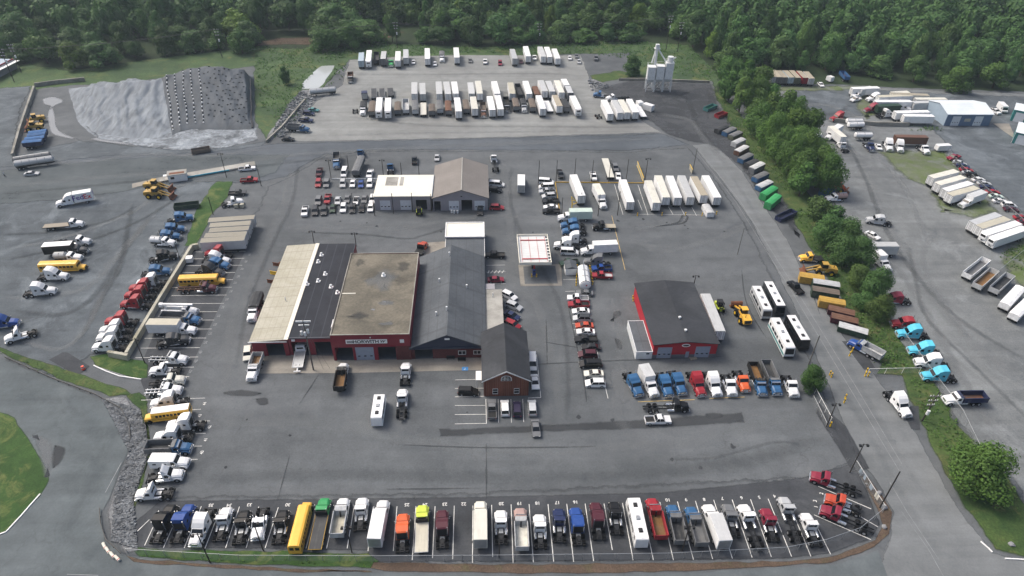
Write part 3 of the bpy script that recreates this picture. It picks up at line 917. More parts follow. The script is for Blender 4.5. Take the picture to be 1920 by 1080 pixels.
# ------------------------------------------------------------------ every vehicle, row by row: kind|colours|front point|rear point|what it looks like
# @ row phrase|where the counting starts|group
ROWS = '''
@in the front row by the street fence|from the gravel bank|trucks parked in the front row
high|black|323.6,946.4|290.3,1017|
high|royal|357,946.4|329,1016|
high|white|363.9,1022.8|394.4,953|white high-roof tractor facing the street
day|white|427.8,949|408.3,1016|
day|black|459.7,960|447,1016|
day|white|482,1009|493,953|white day-cab tractor facing the street
day|black|532.5,955|520,1020|black day-cab tractor with open back
bus|yellow|576,940|552.5,1034|
flat|green/gold/charcoal|610,935|590,1031|green flatbed truck with yellow-edged deck|
dump|white/silver/beige|645,936|632.5,1007.5|white dump truck with pale bed|
day|white|680,932.5|673.8,995|
box|white|720,939|703.8,1026|
mid|orange|756,965|754,1032.5|
flat|lime/palegrey/beige|792.5,949|790,1035|lime-yellow flatbed truck with mossy deck|
mid|maroon|828.8,954|829.5,1030|
box|cream|901,941|901,1027.5|
day|white|938.8,950|940,1027|
dump|pink/palegrey/cream|975,954|978.8,1032.5|pinkish dump truck with pale bed|
day|white|1011,962.5|1014.5,1030|
day|navy|1047.5,950|1050,1020|navy day-cab tractor with clutter behind the cab
mid|royal|1077.5,949|1087.5,1025|
mid|maroon|1115,935|1126,1019|
day|black|1150,937.5|1158.8,1005|
rv|white/white/white/palegrey|1187.5,930|1205,1012|long white motorhome|
dump|red/red/dirt|1221,936|1238.8,1011|red dump truck with brown bed|
dump|steelblue/pewter/charcoal|1258.8,947.5|1276,1021|blue dump truck with dark grey bed|
dump|steelblue/pewter/pewter|1293.8,951|1315,1025|blue dump truck with pale dusty bed|
box|white|1326,946|1356,1030|
day|pewter|1362.5,944|1378.8,1007.5|
chassis|white|1392.5,947.5|1426,1032.5|
day|crimson|1432,946|1455,1022.5|
chassis|silver|1467.5,932.5|1500,1022.5|
day|white|1507.5,961|1533.8,1025|white day-cab tractor beside the curved fence
@by the sign fence|from the drive|red trucks backed up to the sign fence
chassis|crimson|1519,890|1616.7,923|dark red bare-chassis truck
day|vermilion|1545,931.7|1616.7,958|orange-red day-cab tractor
chassis|crimson|1537.5,953|1640,995|dark red bare-chassis truck
@in the west stalls|from the grey stored trailers|vehicles in the west stalls
high|red|381.5,473|437.5,479|
high|white|426.6,488.7|385,486|
mid|steelblue|428.4,498.3|383.3,492.3|
high|charcoal|417.6,511.5|370,505.5|
bus|yellow|420.8,524|338.3,527|
hook|maroon/rust|410,540|330,541.7|maroon roll-off truck
bucket|white/white|377.5,584|300,581.7|
dump|steelblue/pewter/charcoal|375.8,600|303,597|blue dump truck with grey bed
box|white//beige|369,619|281,618.3|
mid|charcoal|355.8,635|294,643.3|
hook|white/palegrey|351.9,674|280.7,672.6|white roll-off truck with bare rails
day|white|275.6,695.6|342,693|
chassis|cream|346.7,711|279,718.5|
hook|white/white|340.7,730|273.3,735|white roll-off truck with white rails
high|white|280,757|354.8,749.6|
bus|yellow//white|273.3,780.7|355.6,770|white-roofed yellow school bus
high|white|311,797|385.8,795|
high|white|286,818|364.6,818|
dump|steelblue/pewter/charcoal|360,839|276,842.7|blue dump truck with long grey bed
armored|white|355,867|284.6,867|
fair|white|344,888.5|274.9,895.5|
fair|white|252,927|326.8,922|
@by the concrete block wall|from the green verge|tractors behind the block wall
mid|steelblue|364.3,405.6|311.4,412.9|
mid|steelblue|348.7,427.3|294.7,434|
mid|steelblue|339.7,441.7|286,446|
tanktruck|white/white|329.4,455.6|282.5,452.6|
mid|black|334.8,476.6|276.5,486.3|
mid|steelblue|322.8,506.7|262.6,512.7|
high|white|252,530|316.7,528.3|
high|red|238,540|303,539|
high|red|229.5,553|295,553|
high|red|220,569|290,571|
high|red|193,601.7|261.7,601.7|
high|white|182.5,619|253,617|
high|white|179,633|246.7,630|
high|white|174,650|236.7,650|
@on the west gravel lot|from the crossroad|vehicles on the west gravel lot
express|white|101,383|179,370|white parcel truck with purple and red lettering
flat|white/charcoal/wood|157.5,418.5|81,424.5|white flatbed truck with plank deck
chassis|white/charcoal|170.5,452|99,452|
box|charcoal/black/white|172,468|79.5,474|black box truck with white roof
tanktruck|white/palegrey|159,482|97.5,484|
bus|yellow|162.5,498|74,501|
high|white|130,517|70,518|
high|white|109,543|41,549.5|
high|royal|35,603|-28,611|
fair|white|11,636|65,620|
@by the tarped salt pile|from the concrete bunker wall|vehicles beside the salt pile
loader|gold|54,227|79,222|
loader|gold|47,240|80,237|
dumptrc|navy/blue|87.5,243.5|52.5,248|blue tarped dump trailer
dumptrc|navy/blue|85,249|50.6,253.5|blue tarped dump trailer
dumptrc|navy/blue|82.4,255.5|46.7,259.5|blue tarped dump trailer
dumptrc|navy/blue|77.8,262|42.2,265.5|blue tarped dump trailer
tanktr|pewter|95,289|23,300|
tanktr|silver|101,296|25.3,307|
sedan|silver|74.6,324|43.5,326|
open|brown/brown/rust|393,276|358,282|brown open dumpster full of scrap
@by the weighbridge office|from the salt pile|vehicles near the weighbridge
loader|gold|325,351|271,348|
loader|gold|327,365|272,363|
open|darkgreen/darkgreen/rust|372,380|325,385|dark green open dumpster full of rusty scrap
pickup|white/black|478,314|448,317|
pickup|red/black|482,336|452,338|
pickup|charcoal/black|461,360.5|429,362.5|
day|white|449,377|421,381|white short day-cab tractor
@stacked by the green verge|from the verge|grey trailers used for storage
trailer|palegrey/drab|477,407|391,413|grey storage trailer
trailer|palegrey/drab|470,417.7|393,422.5|grey storage trailer
trailer|palegrey/drab|467.6,427.3|391.7,432|grey storage trailer
trailer|palegrey/drab|462.7,438|383.3,441.7|grey storage trailer
trailer|palegrey/drab|459,446.6|376,451.4|grey storage trailer
@before the red workshop doors|from the weathered cream roof|vehicles before the workshops
dumpc|white/charcoal/charcoal|467,612|490,546|white tarped dump truck with long dark bed
suv|cream|462.5,677|466,647.5|
dump|white/palegrey/dirt|470,712|486,668|white dump truck with brown bed
rollback|white|567,645|559,682|
dump|white/dark/dirt|645,682|636,733|white dump truck with black sides and orange bed
day|white|762,679|758.8,722|
chassis|white|755,731|752.5,786|
rv|white|712,736.8|705,783.8|white windowed box trailer van
@in the brick office stalls|from the workshop|cars around the brick office
suv|black|895,734|861,732.5|black boxy SUV
pickup|pewter/dark|922,750|923,784|
suv|white|946,750|947.5,777.5|
suv|purple|969.5,752.5|970,780|dark purple SUV
suv|silver|997,751|999,776|
sedan|pewter|1006,815|1003,790|
van|white|999,692|998,664|
sedan|white|1004.5,728.8|1001,702.5|
suv|red|974,614|947,602|
sedan|navy|973,597|947,585|
suv|silver|979,579|948,567|
suv|white|966,559|943,548|
sedan|crimson|945,523|914,524|
pickup|black|913,477|943,478|
flat|vermilion/dark|797,454|783,477|orange-red short tow truck|L=6.5
@in the centre truck rank|from the yellow jib|trucks in the centre rank
box|white/mint/mint|1045,408|1109.5,407|
mid|steelblue|1048,422|1099,421|
mid|steelblue|1051,433|1102,433.5|
high|white|1053.6,448.7|1100,450|
high|white|1037.6,458|1088,463|
van|white|1082,472|1053.6,470.8|
box|white/white|1088,471|1155.7,468|white box truck with long box
high|pewter|1093,489|1146.5,494.4|
pickup|royal/black|1110,503|1146.5,502|
pickup|red/palegrey|1110,515.7|1148,516.5|
pickup|darkgreen/black|1050,494.4|1084,489.7|
flat|black/black/tan|1111,424|1154,424|black flatbed truck with tan deck
@in the centre car column|from the white fuel tank|cars in the centre column
sedan|pewter|1083,548|1110,549.5|
pickup|white/pewter|1063.6,558|1103,559.5|
pickup|red/black|1065,570|1105,570|
sedan|white|1072.4,583|1105.8,583|
suv|silver//charcoal|1073.8,595.4|1108.4,596.4|
sedan|vermilion|1080,609.6|1111.5,609.6|
sedan|white|1081,621|1115.6,622|
pickup|dark/dark|1078,636|1119,635|
sedan|dark|1091,649.4|1125,650.4|
suv|maroon|1084,663.6|1119.6,663.6|
suv|black|1084,682|1131,681|long black SUV|L=5.6
sedan|cream|1095.6,700|1131,700|
suv|white|1096.8,717.6|1136,717.6|
@before the small red garage|from the car column|trucks before the red garage
mid|steelblue|1200,741|1175,697.5|
box|white|1229,742.5|1204,697|
mid|steelblue|1256,742.5|1235,697|
mid|steelblue|1281,738.8|1258,694|
high|red|1316,740|1295,697|
high|white|1346,740|1325,697|
day|white|1373.8,738.8|1360,703|
day|orange|1401,736|1380,691|
dump|steelblue/dark/dirt|1431,740|1410,686|blue dump truck with orange-brown bed
dump|steelblue/pewter/charcoal|1458.8,738|1434,683|blue dump truck with tall grey bed
day|white|1491,742.5|1473,703|white day-cab tractor beside the round bush
chassis|black|1291,761|1206,762.5|
pickup|white/black|1258,786|1209,787.5|
trailer|white|1322.6,551|1350.7,620.7|white van trailer along the red garage wall
forklift|lime|1357,592|1343,562|
loader|yellow|1379,565|1402,608|
coach|silver/white/white/pewter|1441,583|1418,535.6|silver motor coach with white roof
coach|charcoal/white/white/charcoal|1466,576|1440.4,527.4|dark motor coach with white roof
coach|white/white/white/teal|1483.5,653|1453.7,595.6|white motor coach with teal stripe
coach|black/white/white/black|1512,640|1483,591|black motor coach with white roof
pickup|black/black|1482.6,529|1501,548|
@on the fenced trailer lot|from the white vans|vehicles on the fenced trailer lot
trailer|white|1075,327.5|1090.8,367|
box|white|1132.5,389|1116,357|
trailer|white|1167.5,337|1182.5,378.8|
trailer|white|1215.5,338|1231.8,380.8|
trailer|white|1234,328.8|1250,370.5|
trailer|white|1255.5,329.5|1272,371|
trailer|white|1277.5,328.8|1295.5,370.5|
trailer|white/tan|1300.5,330.5|1321,367|white van trailer with dirty roof
trailer|white|1322.5,329|1345.8,370.5|
dumpster|white/palegrey/pewter|1323,384|1333,400|small white tarped dumpster
flattr|pewter/cream|1133.8,296|1146,333.8|
pickup|charcoal/black|1053.8,336|1047.5,316|
pickup|white/black|1114.5,337.5|1110.8,323|
suv|pewter|1156,320|1151,307.5|
sedan|white|1160,336|1158.8,323.8|
box|white|977.3,324|977,368|white box truck alone in the lane
@in the van column|from the trailer lot poles|vans and pickups in a column
van|white|1038.8,341|1010,339|
van|white|1009,350|1038.8,348.5|
pickup|silver/black|1011,359|1041,358|
suv|silver|1017,367.5|1041,366|
pickup|dark/dark|1019,377.5|1046,376|
sedan|white|1020,387.5|1045,387.5|
pickup|black/black|1016,395.5|1051,395.5|
@in the garage's back car rank|from the crossroad|cars in the garage's back rank
pickup|maroon/black|597,330|600.8,315|
suv|red|595,350.6|599,335|
suv|pewter|610.6,350.6|614,336|
dump|steelblue/pewter/charcoal|630.6,313|631.5,291|blue dump truck with grey bed
van|white|643,331|648,314|
suv|palegrey|641.7,350.6|643.8,336|
dumptrc|pewter/pewter|677,293|666,320|grey tarped dump trailer
day|steelblue|677,283|674,296|
sedan|white|659.8,350.6|663,336.4|
sedan|royal|676,350.6|677.5,338|
suv|white|692,349.5|694.8,337|
pickup|white/white|691,333|696,318|
day|steelblue|731.3,306|732.4,326|
pickup|charcoal/black|777,293|777.2,307|
sedan|silver|818.8,302.5|820,287.5|
@in the garage's front car rank|from the open yard|cars in the garage's front rank
pickup|white/black|569.7,405|574,386|
suv|charcoal|589,405|592,385|
suv|pewter|595,382.4|599,369|
suv|charcoal|606,403.8|609,385.5|
pickup|red/black|612.5,381|616,364.5|
sedan|darkgreen|622,399|626.5,381.5|
sedan|silver|632,382.4|634.5,369|
suv|white|642,398.6|645.5,380|
sedan|pewter|649.4,379|652.7,366|
suv|charcoal|659.8,398.6|662.4,382|
sedan|white//black|665.6,382.4|669,369|
sedan|black|677,397|680.5,382|
sedan|pewter|681.8,380|685,365.5|
sedan|white|693.5,396.7|696.2,380.5|
suv|white|696.7,379.8|700.6,366|
@around the taupe gabled garage|from the lane|vehicles around the gabled garage
chassis|white|923,282|932,331|
van|white|945.5,345.5|917,343.5|
suv|black|940,356.5|917,354.5|
suv|red|942.5,388.5|920.5,388|
suv|dark|900,400|900.5,389|
forklift|lime|786,404|786,393|small yellow forklift|L=3.2
@in the top row by the wood|from the pond|trailers and cars in the top row
trailer|paleblue|677.8,98.5|676.4,114.4|
reefer|white|690.3,114.4|692.4,94.3|
dumptr|charcoal|706,97|704.9,113|
trailer|pewter/white|720,96|718,110.8|grey van trailer with white roof
day|green|733.3,124|733.5,113|
trailer|white|746.5,96|745.6,114|
trailer|palegrey/silver|760.8,92.5|761,108.9|
sedan|white|775,119|775,112.6|
trailer|white|801,90.4|801.4,110.6|
sedan|white|815.3,122.5|815.3,115.7|
dumpc|white/pewter/pewter|829,117|828.5,99|
trailer|white|855,89.4|856.8,107.8|
sedan|pewter|882,116.5|881.5,109.5|
pickup|white/white|910,120|909.5,110|
suv|crimson|938,121.5|937.5,114.5|
trailer|palegrey/silver|960.3,92.2|965.6,109.9|
sedan|maroon|977.8,118.5|977,111.5|
trailer|white|985.3,86.7|990.8,105.7|
pickup|white/black|1002.8,113|1001.6,102.5|
trailer|white|1012.5,87.4|1019.4,106.4|
trailer|white|1025,88|1031.4,107|
trailer|white|1039,91.5|1046.3,109.9|
sedan|white|1069,111.5|1068,104.5|
sedan|pewter|1081.5,108|1080.5,101|
sedan|silver|1086,118|1085,112|
pickup|pewter/pewter|1118,113.5|1117,103|
@in the far middle row|from the pond|trailers in the far middle row
box|navy/navy|683.5,174|684.5,187|small navy box truck|L=6.5
flattr|silver/charcoal|700.7,166|701.4,183|
flattr|silver/charcoal|716,166|716.5,183|
flattr|pewter/charcoal|731.5,165|733,179|
trailer|white|777,154.3|777,176.3|
trailer|palegrey|791.7,155.7|792.8,176.8|
trailer|white|822.2,153|823.9,176.5|
trailer|white|836.4,153|840.6,176.8|
trailer|white|851.3,153|854.7,175.8|
trailer|palegrey|881.8,154.7|885,175.8|
trailer|white|896,151.8|899.9,175.6|
trailer|white|926.3,152.5|932.8,175.8|
trailer|white/beige|956.7,155|960.8,175.8|white van trailer with yellowed roof
dumptr|charcoal|970,157|976.8,177|
trailer|white|985,152|992.5,175.8|
dumptrc|brown/rust|1002.5,162|1008,177|brown tarped dump trailer
trailer|white|1013.6,150.6|1022,171|
trailer|palegrey|1027.5,152|1036,171.7|
trailer|white|1043.5,150.6|1053.6,173.8|
trailer|white|1056.7,148|1063,160|
trailer|pewter/silver|1064,161|1070,174.4|
@in the near middle row|from the pond|trailers in the near middle row
dolly|charcoal|666,203|666,212|
dumpc|white/pewter/charcoal|679.5,216|683,194|
dumptrc|pewter/brown|698.6,189.7|695.8,208.5|
reefer|white|709.4,207.8|711.8,182.8|
reefer|white|726.8,208.5|727.8,183.5|
dumptrc|pewter/brown|745.8,191|745,206.4|
dumptr|silver/palegrey|760.4,185.6|761,205.7|
dumptrc|silver/pewter|777.8,188|778.5,205.7|
flattr|tan/cream|793.8,192.5|793.8,215.4|
dumptrc|pewter/brown|809.7,195|809.7,208|
dumptrc|silver/pewter|824.3,188|825.3,204.3|
dumptrc|pewter/rust|839.6,189|841,207|grey dump trailer under a rusty tarp
trailer|white|856.8,183|860.3,209|
dumptrc|pewter/brown|872,187|874.9,204.3|
trailer|white|886.7,181.4|890.6,204.3|
dump|rust/brown|907,218|905,197|rusty brown dump truck
trailer|white|918,180.3|923.5,206.4|
trailer|white|932.8,178.6|939,205|
dump|dark/dark/dark|951,208|948,187|
dumptrc|pewter/brown|965,184|968.5,199.4|
dumpc|silver/charcoal/charcoal|984.4,213|979,187|
dumptrc|pewter/brown|995.6,184.9|999.7,200.8|
trailer|white|1009.7,178.9|1018.5,204.3|
flattr|white/white|1023.3,189|1032.4,208.5|
trailer|white/tan|1040,178|1049.7,199.4|white van trailer with brown-stained roof
dumptrc|pewter/charcoal|1056.7,185.6|1063.6,202|
reefer|white|1085,204|1073.3,179.7|
@below the silos|from the upper lot|vehicles below the silos
trailer|white|1132.5,187.5|1145,213.5|
trailer|white|1151,187.5|1163.8,212|
trailer|white|1163.8,186.8|1177,211|
trailer|white|1179.5,185.5|1192.5,210.8|
flattr|white/white|1193.8,196|1207.5,218.8|
day|steelblue|1116,177|1137,178.5|
chassis|white|1136,184.5|1180,181|
container|white|1197,188|1203,193|small white container|L=3
container|white|1211,194|1222,197.5|white container beside the pole|L=4.5
dolly|rust|1118,213|1126,222|
@at the upper lot's pond end|from the pond|vehicles at the west end of the upper lot
tanktr|silver|580,171|630,166|
dump|dark/rust|657,153|657.5,140|small dark dump truck
sedan|teal|597.5,206.5|578,204.5|
suv|navy|591,213|567,211|
pickup|navy/black|586,225.5|561,224.5|
dump|steelblue/pewter/pewter|581,243|539,240|blue dump truck with long grey bed
sedan|black|551,260.5|529,260|
@along the hedge of trees|from the silos|dumpsters along the trees
open|teal/green/green|1323.5,203|1340.8,195.7|flat green open dumpster
open|red/red/pink|1343.8,215.9|1361,209.6|flat red open dumpster
dumpster|charcoal/charcoal|1344,243.7|1362.4,235.6|
dumpster|steelblue/pewter|1358.9,248.3|1376.7,239.7|
dumpster|olive/pewter|1370.5,255|1388.3,247|
dumpster|palegrey/silver|1376,268.4|1394,259.9|
dumpster|rust/palegrey|1381.3,284|1400.3,273.8|
dumpster|steelblue/pewter|1389,298.5|1408,288.8|
dumpster|charcoal/charcoal|1399.9,308.5|1419.5,300.4|
tall|pewter/palegrey|1409.8,315.4|1430,305|
dumpster|steelblue/pewter|1415,334|1437.6,323.5|
dumpster|steelblue/silver|1422.3,350|1444.5,339.7|
tall|green/green|1430.6,365|1454,350|
tall|green/green|1440.4,381.4|1460,365|
open|navy/navy/dirt|1460,408|1489,394|
@by the lower drive verge|from the big trees|machines and containers by the lower drive
flat|yellow/dark|1499,483|1541.8,484|yellow truck with black flat deck
loader|gold|1500,503|1570.5,508|
tall|gold/gold|1500,514|1546,520.7|
tall|darkgreen/silver|1525.8,526|1573.7,533.5|
tall|darkgreen/brown|1523.7,540|1573.7,548.4|
tall|gold/gold|1537,559|1585.4,567.6|
dumpster|maroon/rust|1553.5,576|1603,587.8|
dumpster|maroon/rust|1558.8,591|1609.5,602.7|
dumpster|darkgreen/palegrey|1573.7,608|1626.5,623|
dump|royal/silver/palegrey|1593,639|1652.5,671|blue dump truck with bare aluminium bed
@on the east gravel lot|from the big trees|trucks on the east gravel lot
sedan|white|1643,444|1630,437|
trailer|palegrey/palegrey|1637,458|1681,458|grey van trailer
box|white|1668,507|1640,482|
mid|crimson|1652,560|1707,562.6|
mid|red|1669.5,605|1730,611|
high|cyan|1679,624|1742.8,628.4|
high|cyan|1699.6,655|1766.7,660.6|
high|white|1712.5,676.7|1781,684.8|
high|cyan|1726,703.6|1793.6,707.6|
dump|white/navy/rust|1769.4,749|1845.4,748|white dump truck with navy rusty bed
high|white|1702.5,778.8|1666,733.8|white high-roof tractor on the grass edge
mid|silver|1626,411|1669.5,417.5|
loader|orange|1592,358|1552,346|
container|blue|1541,356|1562,353|
tanktruck|white/pink|1545,372|1590,370|white tank truck with pink tank
trailer|white/cream|1794,319.8|1745.8,332|
trailer|white/cream|1807,331|1757.7,344.8|
trailer|white|1821,342|1771.3,356.5|
trailer|white/beige|1831.6,351|1781,365|white van trailer with beige roof
box|white|1796.5,387|1844,369|
trailer|white/silver|1873,401|1823,418|white van trailer with grey roof
trailer|white/beige|1889,408.6|1835.9,425.7|white van trailer with beige roof
reefer|white|1847.6,437|1910.4,417|
reefer|white|1862.5,447|1922,426.7|
dumptr|white/pewter|1849.4,485|1814.5,513|white open dump trailer
dumptr|palegrey/dirt|1865.5,505|1833.3,533|pale grey open dump trailer
dumptr|silver/charcoal|1895,514|1865,541|
dumptrc|white/white|1916.5,535.8|1883,572|white tarped dump trailer
dumptrc|white/white|1937,557|1901.7,590.8|white tarped dump trailer
cargo|white|1757.5,273|1781,272|
@along the diagonal fence|from the blue-grey metal building|cars along the diagonal fence
pickup|crimson/crimson|1777,297|1800,292|
sedan|silver|1810,308|1789,302|
sedan|navy|1816,313|1796,309|
sedan|red|1823,319|1801,317|
sedan|silver|1826,326|1808,323|
suv|black|1835,330|1816,327|
sedan|white|1847,335|1822,337|
sedan|silver|1857,344|1834,343|
sedan|navy|1860,353|1843,350|
sedan|red|1873,360|1850,359|
sedan|mint|1878,368|1858,367|
sedan|white|1886,377|1864,376|
suv|white|1905,385|1880,383|
sedan|maroon|1911,394|1882,391|
sedan|red|1924,408|1906,407|
sedan|crimson|1930,419|1915,416|
@in the scrap corner|from the far wood|vehicles in the scrap corner
trailer|white|1648,163.8|1597.5,165.4|
box|white/palegrey|1592,182|1637,172|
pickup|white/white|1596,188|1613,184|
high|white|1617,187|1662,183|
trailer|white/beige|1711,178|1645,181|white van trailer with beige roof
trailer|cream/cream|1704,172|1672,174|
trailer|cream/tan|1741,178|1672,175|
trailer|palegrey/cream|1775,185|1716,185|
trailer|palegrey/palegrey|1760,190|1712,192|
trailer|white|1709,189.5|1640,189.5|
high|crimson|1612,207|1660,203|
trailer|darkgreen/darkgreen|1688,196|1645,198|dark green van trailer
high|white|1708,205|1672,200|
high|white|1680,214|1642,217|
trailer|white|1742,208.5|1678,210|
trailer|white|1751,217|1694,216|
high|red|1554,224|1590,218|
tanktr|white|1587,226|1618,226|
tanktr|white|1590,233|1620,232|
tanktr|white|1603,252|1636,252|
trailer|white/cream|1558,236|1583,257|white van trailer parked askew
box|white|1551,259|1573,245|
cargo|white|1500,251|1541,252|long white camper|L=8.5
day|white|1571,266|1590,285|
day|navy|1636,281|1624,268|
sedan|white|1651,281|1644,269|
high|white|1670,282|1660,264|
high|white|1690,284.5|1681,266|
trailer|rust/rust|1739,256|1679,255|rusty brown van trailer
day|white|1739.4,286|1724,273|
trailer|palegrey/tan|1440,131|1452,144|
trailer|pewter/tan|1449,131|1461.7,144.8|
trailer|pewter/tan|1460,132|1472.8,145.4|
trailer|paleblue/tan|1472,132|1485,145.4|
trailer|olive/tan|1484,132|1497.4,146|
trailer|red/tan|1498,133|1510.6,146|red-doored van trailer
trailer|palegrey/tan|1511,134|1523,147.5|
dumptr|blue/maroon|1579,133|1589.7,144|blue open dump trailer
stepvan|white|1886,211|1872,197|
pickup|white/black|1873,212|1857,204|
sedan|white|1541,160|1537,156|
cargo|white|1553,142|1562,146|
'''
# ------------------------------------------------------------------ place them
NOUN1 = {'trailer', 'reefer', 'dumptr', 'dumptrc', 'flattr', 'tanktr', 'dumpster', 'open', 'tall', 'container', 'cargo'}
ORD = 'first second third fourth fifth sixth seventh eighth ninth tenth eleventh twelfth thirteenth fourteenth fifteenth sixteenth seventeenth eighteenth nineteenth twentieth'.split()
SHORT = {'high': 'sleeper', 'mid': 'sleeper', 'day': 'day-cab', 'fair': 'day-cab', 'chassis': 'bare-chassis truck', 'reefer': 'reefer', 'dumptrc': 'dump trailer', 'dumpc': 'dump truck', 'flattr': 'flat trailer', 'trailer': 'trailer',
         'rollback': 'rollback', 'hook': 'roll-off', 'container': 'container', 'tanktr': 'tank trailer', 'open': 'dumpster', 'dumpster': 'dumpster', 'tall': 'dumpster', 'coach': 'coach', 'rv': 'motorhome'}
nwords = lambda s: len(s.replace('/', ' ').split())
seen_labels = set()


def uniq(cands):
    for c in cands:
        if nwords(c) <= 16 and c not in seen_labels:
            seen_labels.add(c)
            return c
    raise RuntimeError('no free label: ' + cands[0])


def color_of(word):
    c = lin(CLR[word] if word in CLR else '8d8474')
    y = .3 * c[0] + .6 * c[1] + .1 * c[2]
    return tuple(v * .9 + y * .1 for v in c[:3]) + (1.0,)


rows, cur = [], None
for line in ROWS.strip().splitlines():
    if line.startswith('@'):
        cur = (line[1:].split('|'), [])
        rows.append(cur)
    else:
        cur[1].append((line + '||||').split('|'))
N_BUILT = 0
for (where, start, group), items in rows:
    info = []
    for it in items:
        kind, cl = it[0], it[1].split('/')
        cw = WORD.get(cl[0], cl[0])
        noun = KIND[kind][2]
        full = it[4] or f'{cw} {noun}'
        info.append((full, f'{cw} {SHORT.get(kind, noun)}'))
    for i, it in enumerate(items):
        kind, cl = it[0], it[1].split('/')
        full, short = info[i]
        opts = dict(q.split('=') for q in it[5].split(',') if q)
        z = KIND[kind][5]
        f, r = g(*map(float, it[2].split(',')), z), g(*map(float, it[3].split(',')), z)
        d = f - r
        L = KIND[kind][3]
        if kind in AUTO:
            lo, hi = LIM.get(kind, (4, 16))
            L = min(hi, max(lo, round(d.length * 2) / 2))
        if 'L' in opts:
            L = float(opts['L'])
        c = (f + r) / 2
        rz = math.atan2(d.y, d.x)
        a = [x for x in cl]
        if kind in NOUN1:
            a = [a[0]] + a
        c1 = a[0]
        c2 = a[1] if len(a) > 1 and a[1] else c1
        c3 = a[2] if len(a) > 2 and a[2] else (c1 if kind in ('bus', 'sedan', 'suv', 'van', 'pickup') else c2)
        if kind in ('trailer', 'reefer', 'box') and c3 == 'white':
            c3 = random.choice(('white', 'white', 'white', 'cream', 'palegrey'))
        c4 = a[3] if len(a) > 3 and a[3] else c2
        def jit(q):
            s_ = random.uniform(.88, 1.06)
            return tuple(min(1, v * s_) for v in color_of(q)[:3]) + (1,)
        cols = [None, jit(c1), jit(c2), jit(c3), jit(c4)]
        same = [k for k in range(len(items)) if info[k][0] == full]
        k = same.index(i)
        cands = []
        if len(same) == 1:
            cands.append(f'{full} {where}')
        pv = info[i - 1][1] if i else None
        nx = info[i + 1][1] if i + 1 < len(info) else None
        if pv and nx and pv != nx and pv != short and nx != short:
            cands.append(f'{full} between {pv} and {nx}, {where}')
            cands.append(f'{full} between {pv} and {nx}')
        if k < len(ORD):
            base = full if nwords(full) <= 4 else short
            o_ = ORD[k] if k or len(same) == 1 else 'first'
            cands.append(f'{o_} {full} {where}, counting {start}')
            cands.append(f'{o_} {full} {start}, {where}')
            cands.append(f'{o_} {base} {where}, counting {start}')
            cands.append(f'{o_} {base} {start}, {where}')
            cands.append(f'{o_} {short} {start}, {where}')
        label = uniq(cands)
        build(kind, L, (c.x, c.y, 0.06), rz, cols, label, group)
        N_BUILT += 1
# ------------------------------------------------------------------ ground surfaces
def ground_mat(name, a, b, big=.03, mid=.22, fine=2.5, streak=(0, .02, .35), crack=0.0, speck=0.0, rough=.92, amt=.5, third=None, third_amt=.5, var=.16):
    t = NT(name)
    p = t.pos()
    n1, n2, n3 = t.noise(p, big, 5, .62, .6), t.noise(p, mid, 5, .65, .3), t.noise(p, fine, 3, .7)
    k = t.math('ADD', t.math('MULTIPLY', n1, .62), t.math('MULTIPLY', n2, .38))
    c = t.mix(t.mapr(k, 0, 1, .40, .62), lin(a), lin(b))
    if third:
        n5 = t.noise(t.scaled(p, (1, 1, 1), .7), big * 2.3, 6, .7, 1.2)
        c = t.mix(t.mapr(n5, 0, third_amt, .52, .66), c, lin(third))
    if streak:
        n4 = t.noise(t.scaled(p, (streak[1], streak[2], 1), streak[0]), 1.0, 5, .6, .4)
        c = t.mulcol(c, t.mapr(n4, .86, 1.16, .3, .7))
    c = t.mulcol(c, t.mapr(n3, 1 - var, 1 + var, .25, .75))
    if speck:
        sp = t.noise(p, 1.1, 2, .5)
        c = t.mulcol(c, t.mapr(sp, 1.0, 1 - speck, .62, .72))
    if crack:
        vor = t.n('ShaderNodeTexVoronoi', feature='DISTANCE_TO_EDGE')
        vor.inputs['Scale'].default_value = .075
        wv = t.n('ShaderNodeVectorMath', operation='ADD')
        nz = t.n('ShaderNodeTexNoise')
        nz.inputs['Scale'].default_value, nz.inputs['Detail'].default_value = .18, 4
        t.l(p, nz.inputs['Vector'])
        sc = t.n('ShaderNodeVectorMath', operation='SCALE')
        t.l(nz.outputs['Color'], sc.inputs[0])
        sc.inputs['Scale'].default_value = 9.0
        t.l(p, wv.inputs[0]); t.l(sc.outputs[0], wv.inputs[1])
        t.l(wv.outputs[0], vor.inputs['Vector'])
        msk = t.mapr(t.noise(p, .05, 3), 0, 1, .48, .58)
        ck = t.math('MULTIPLY', t.mapr(vor.outputs['Distance'], crack, 0, .004, .016), msk)
        c = t.mulcol(c, t.math('SUBTRACT', 1.0, ck))
    return t.done(c, rough, 0, .25)


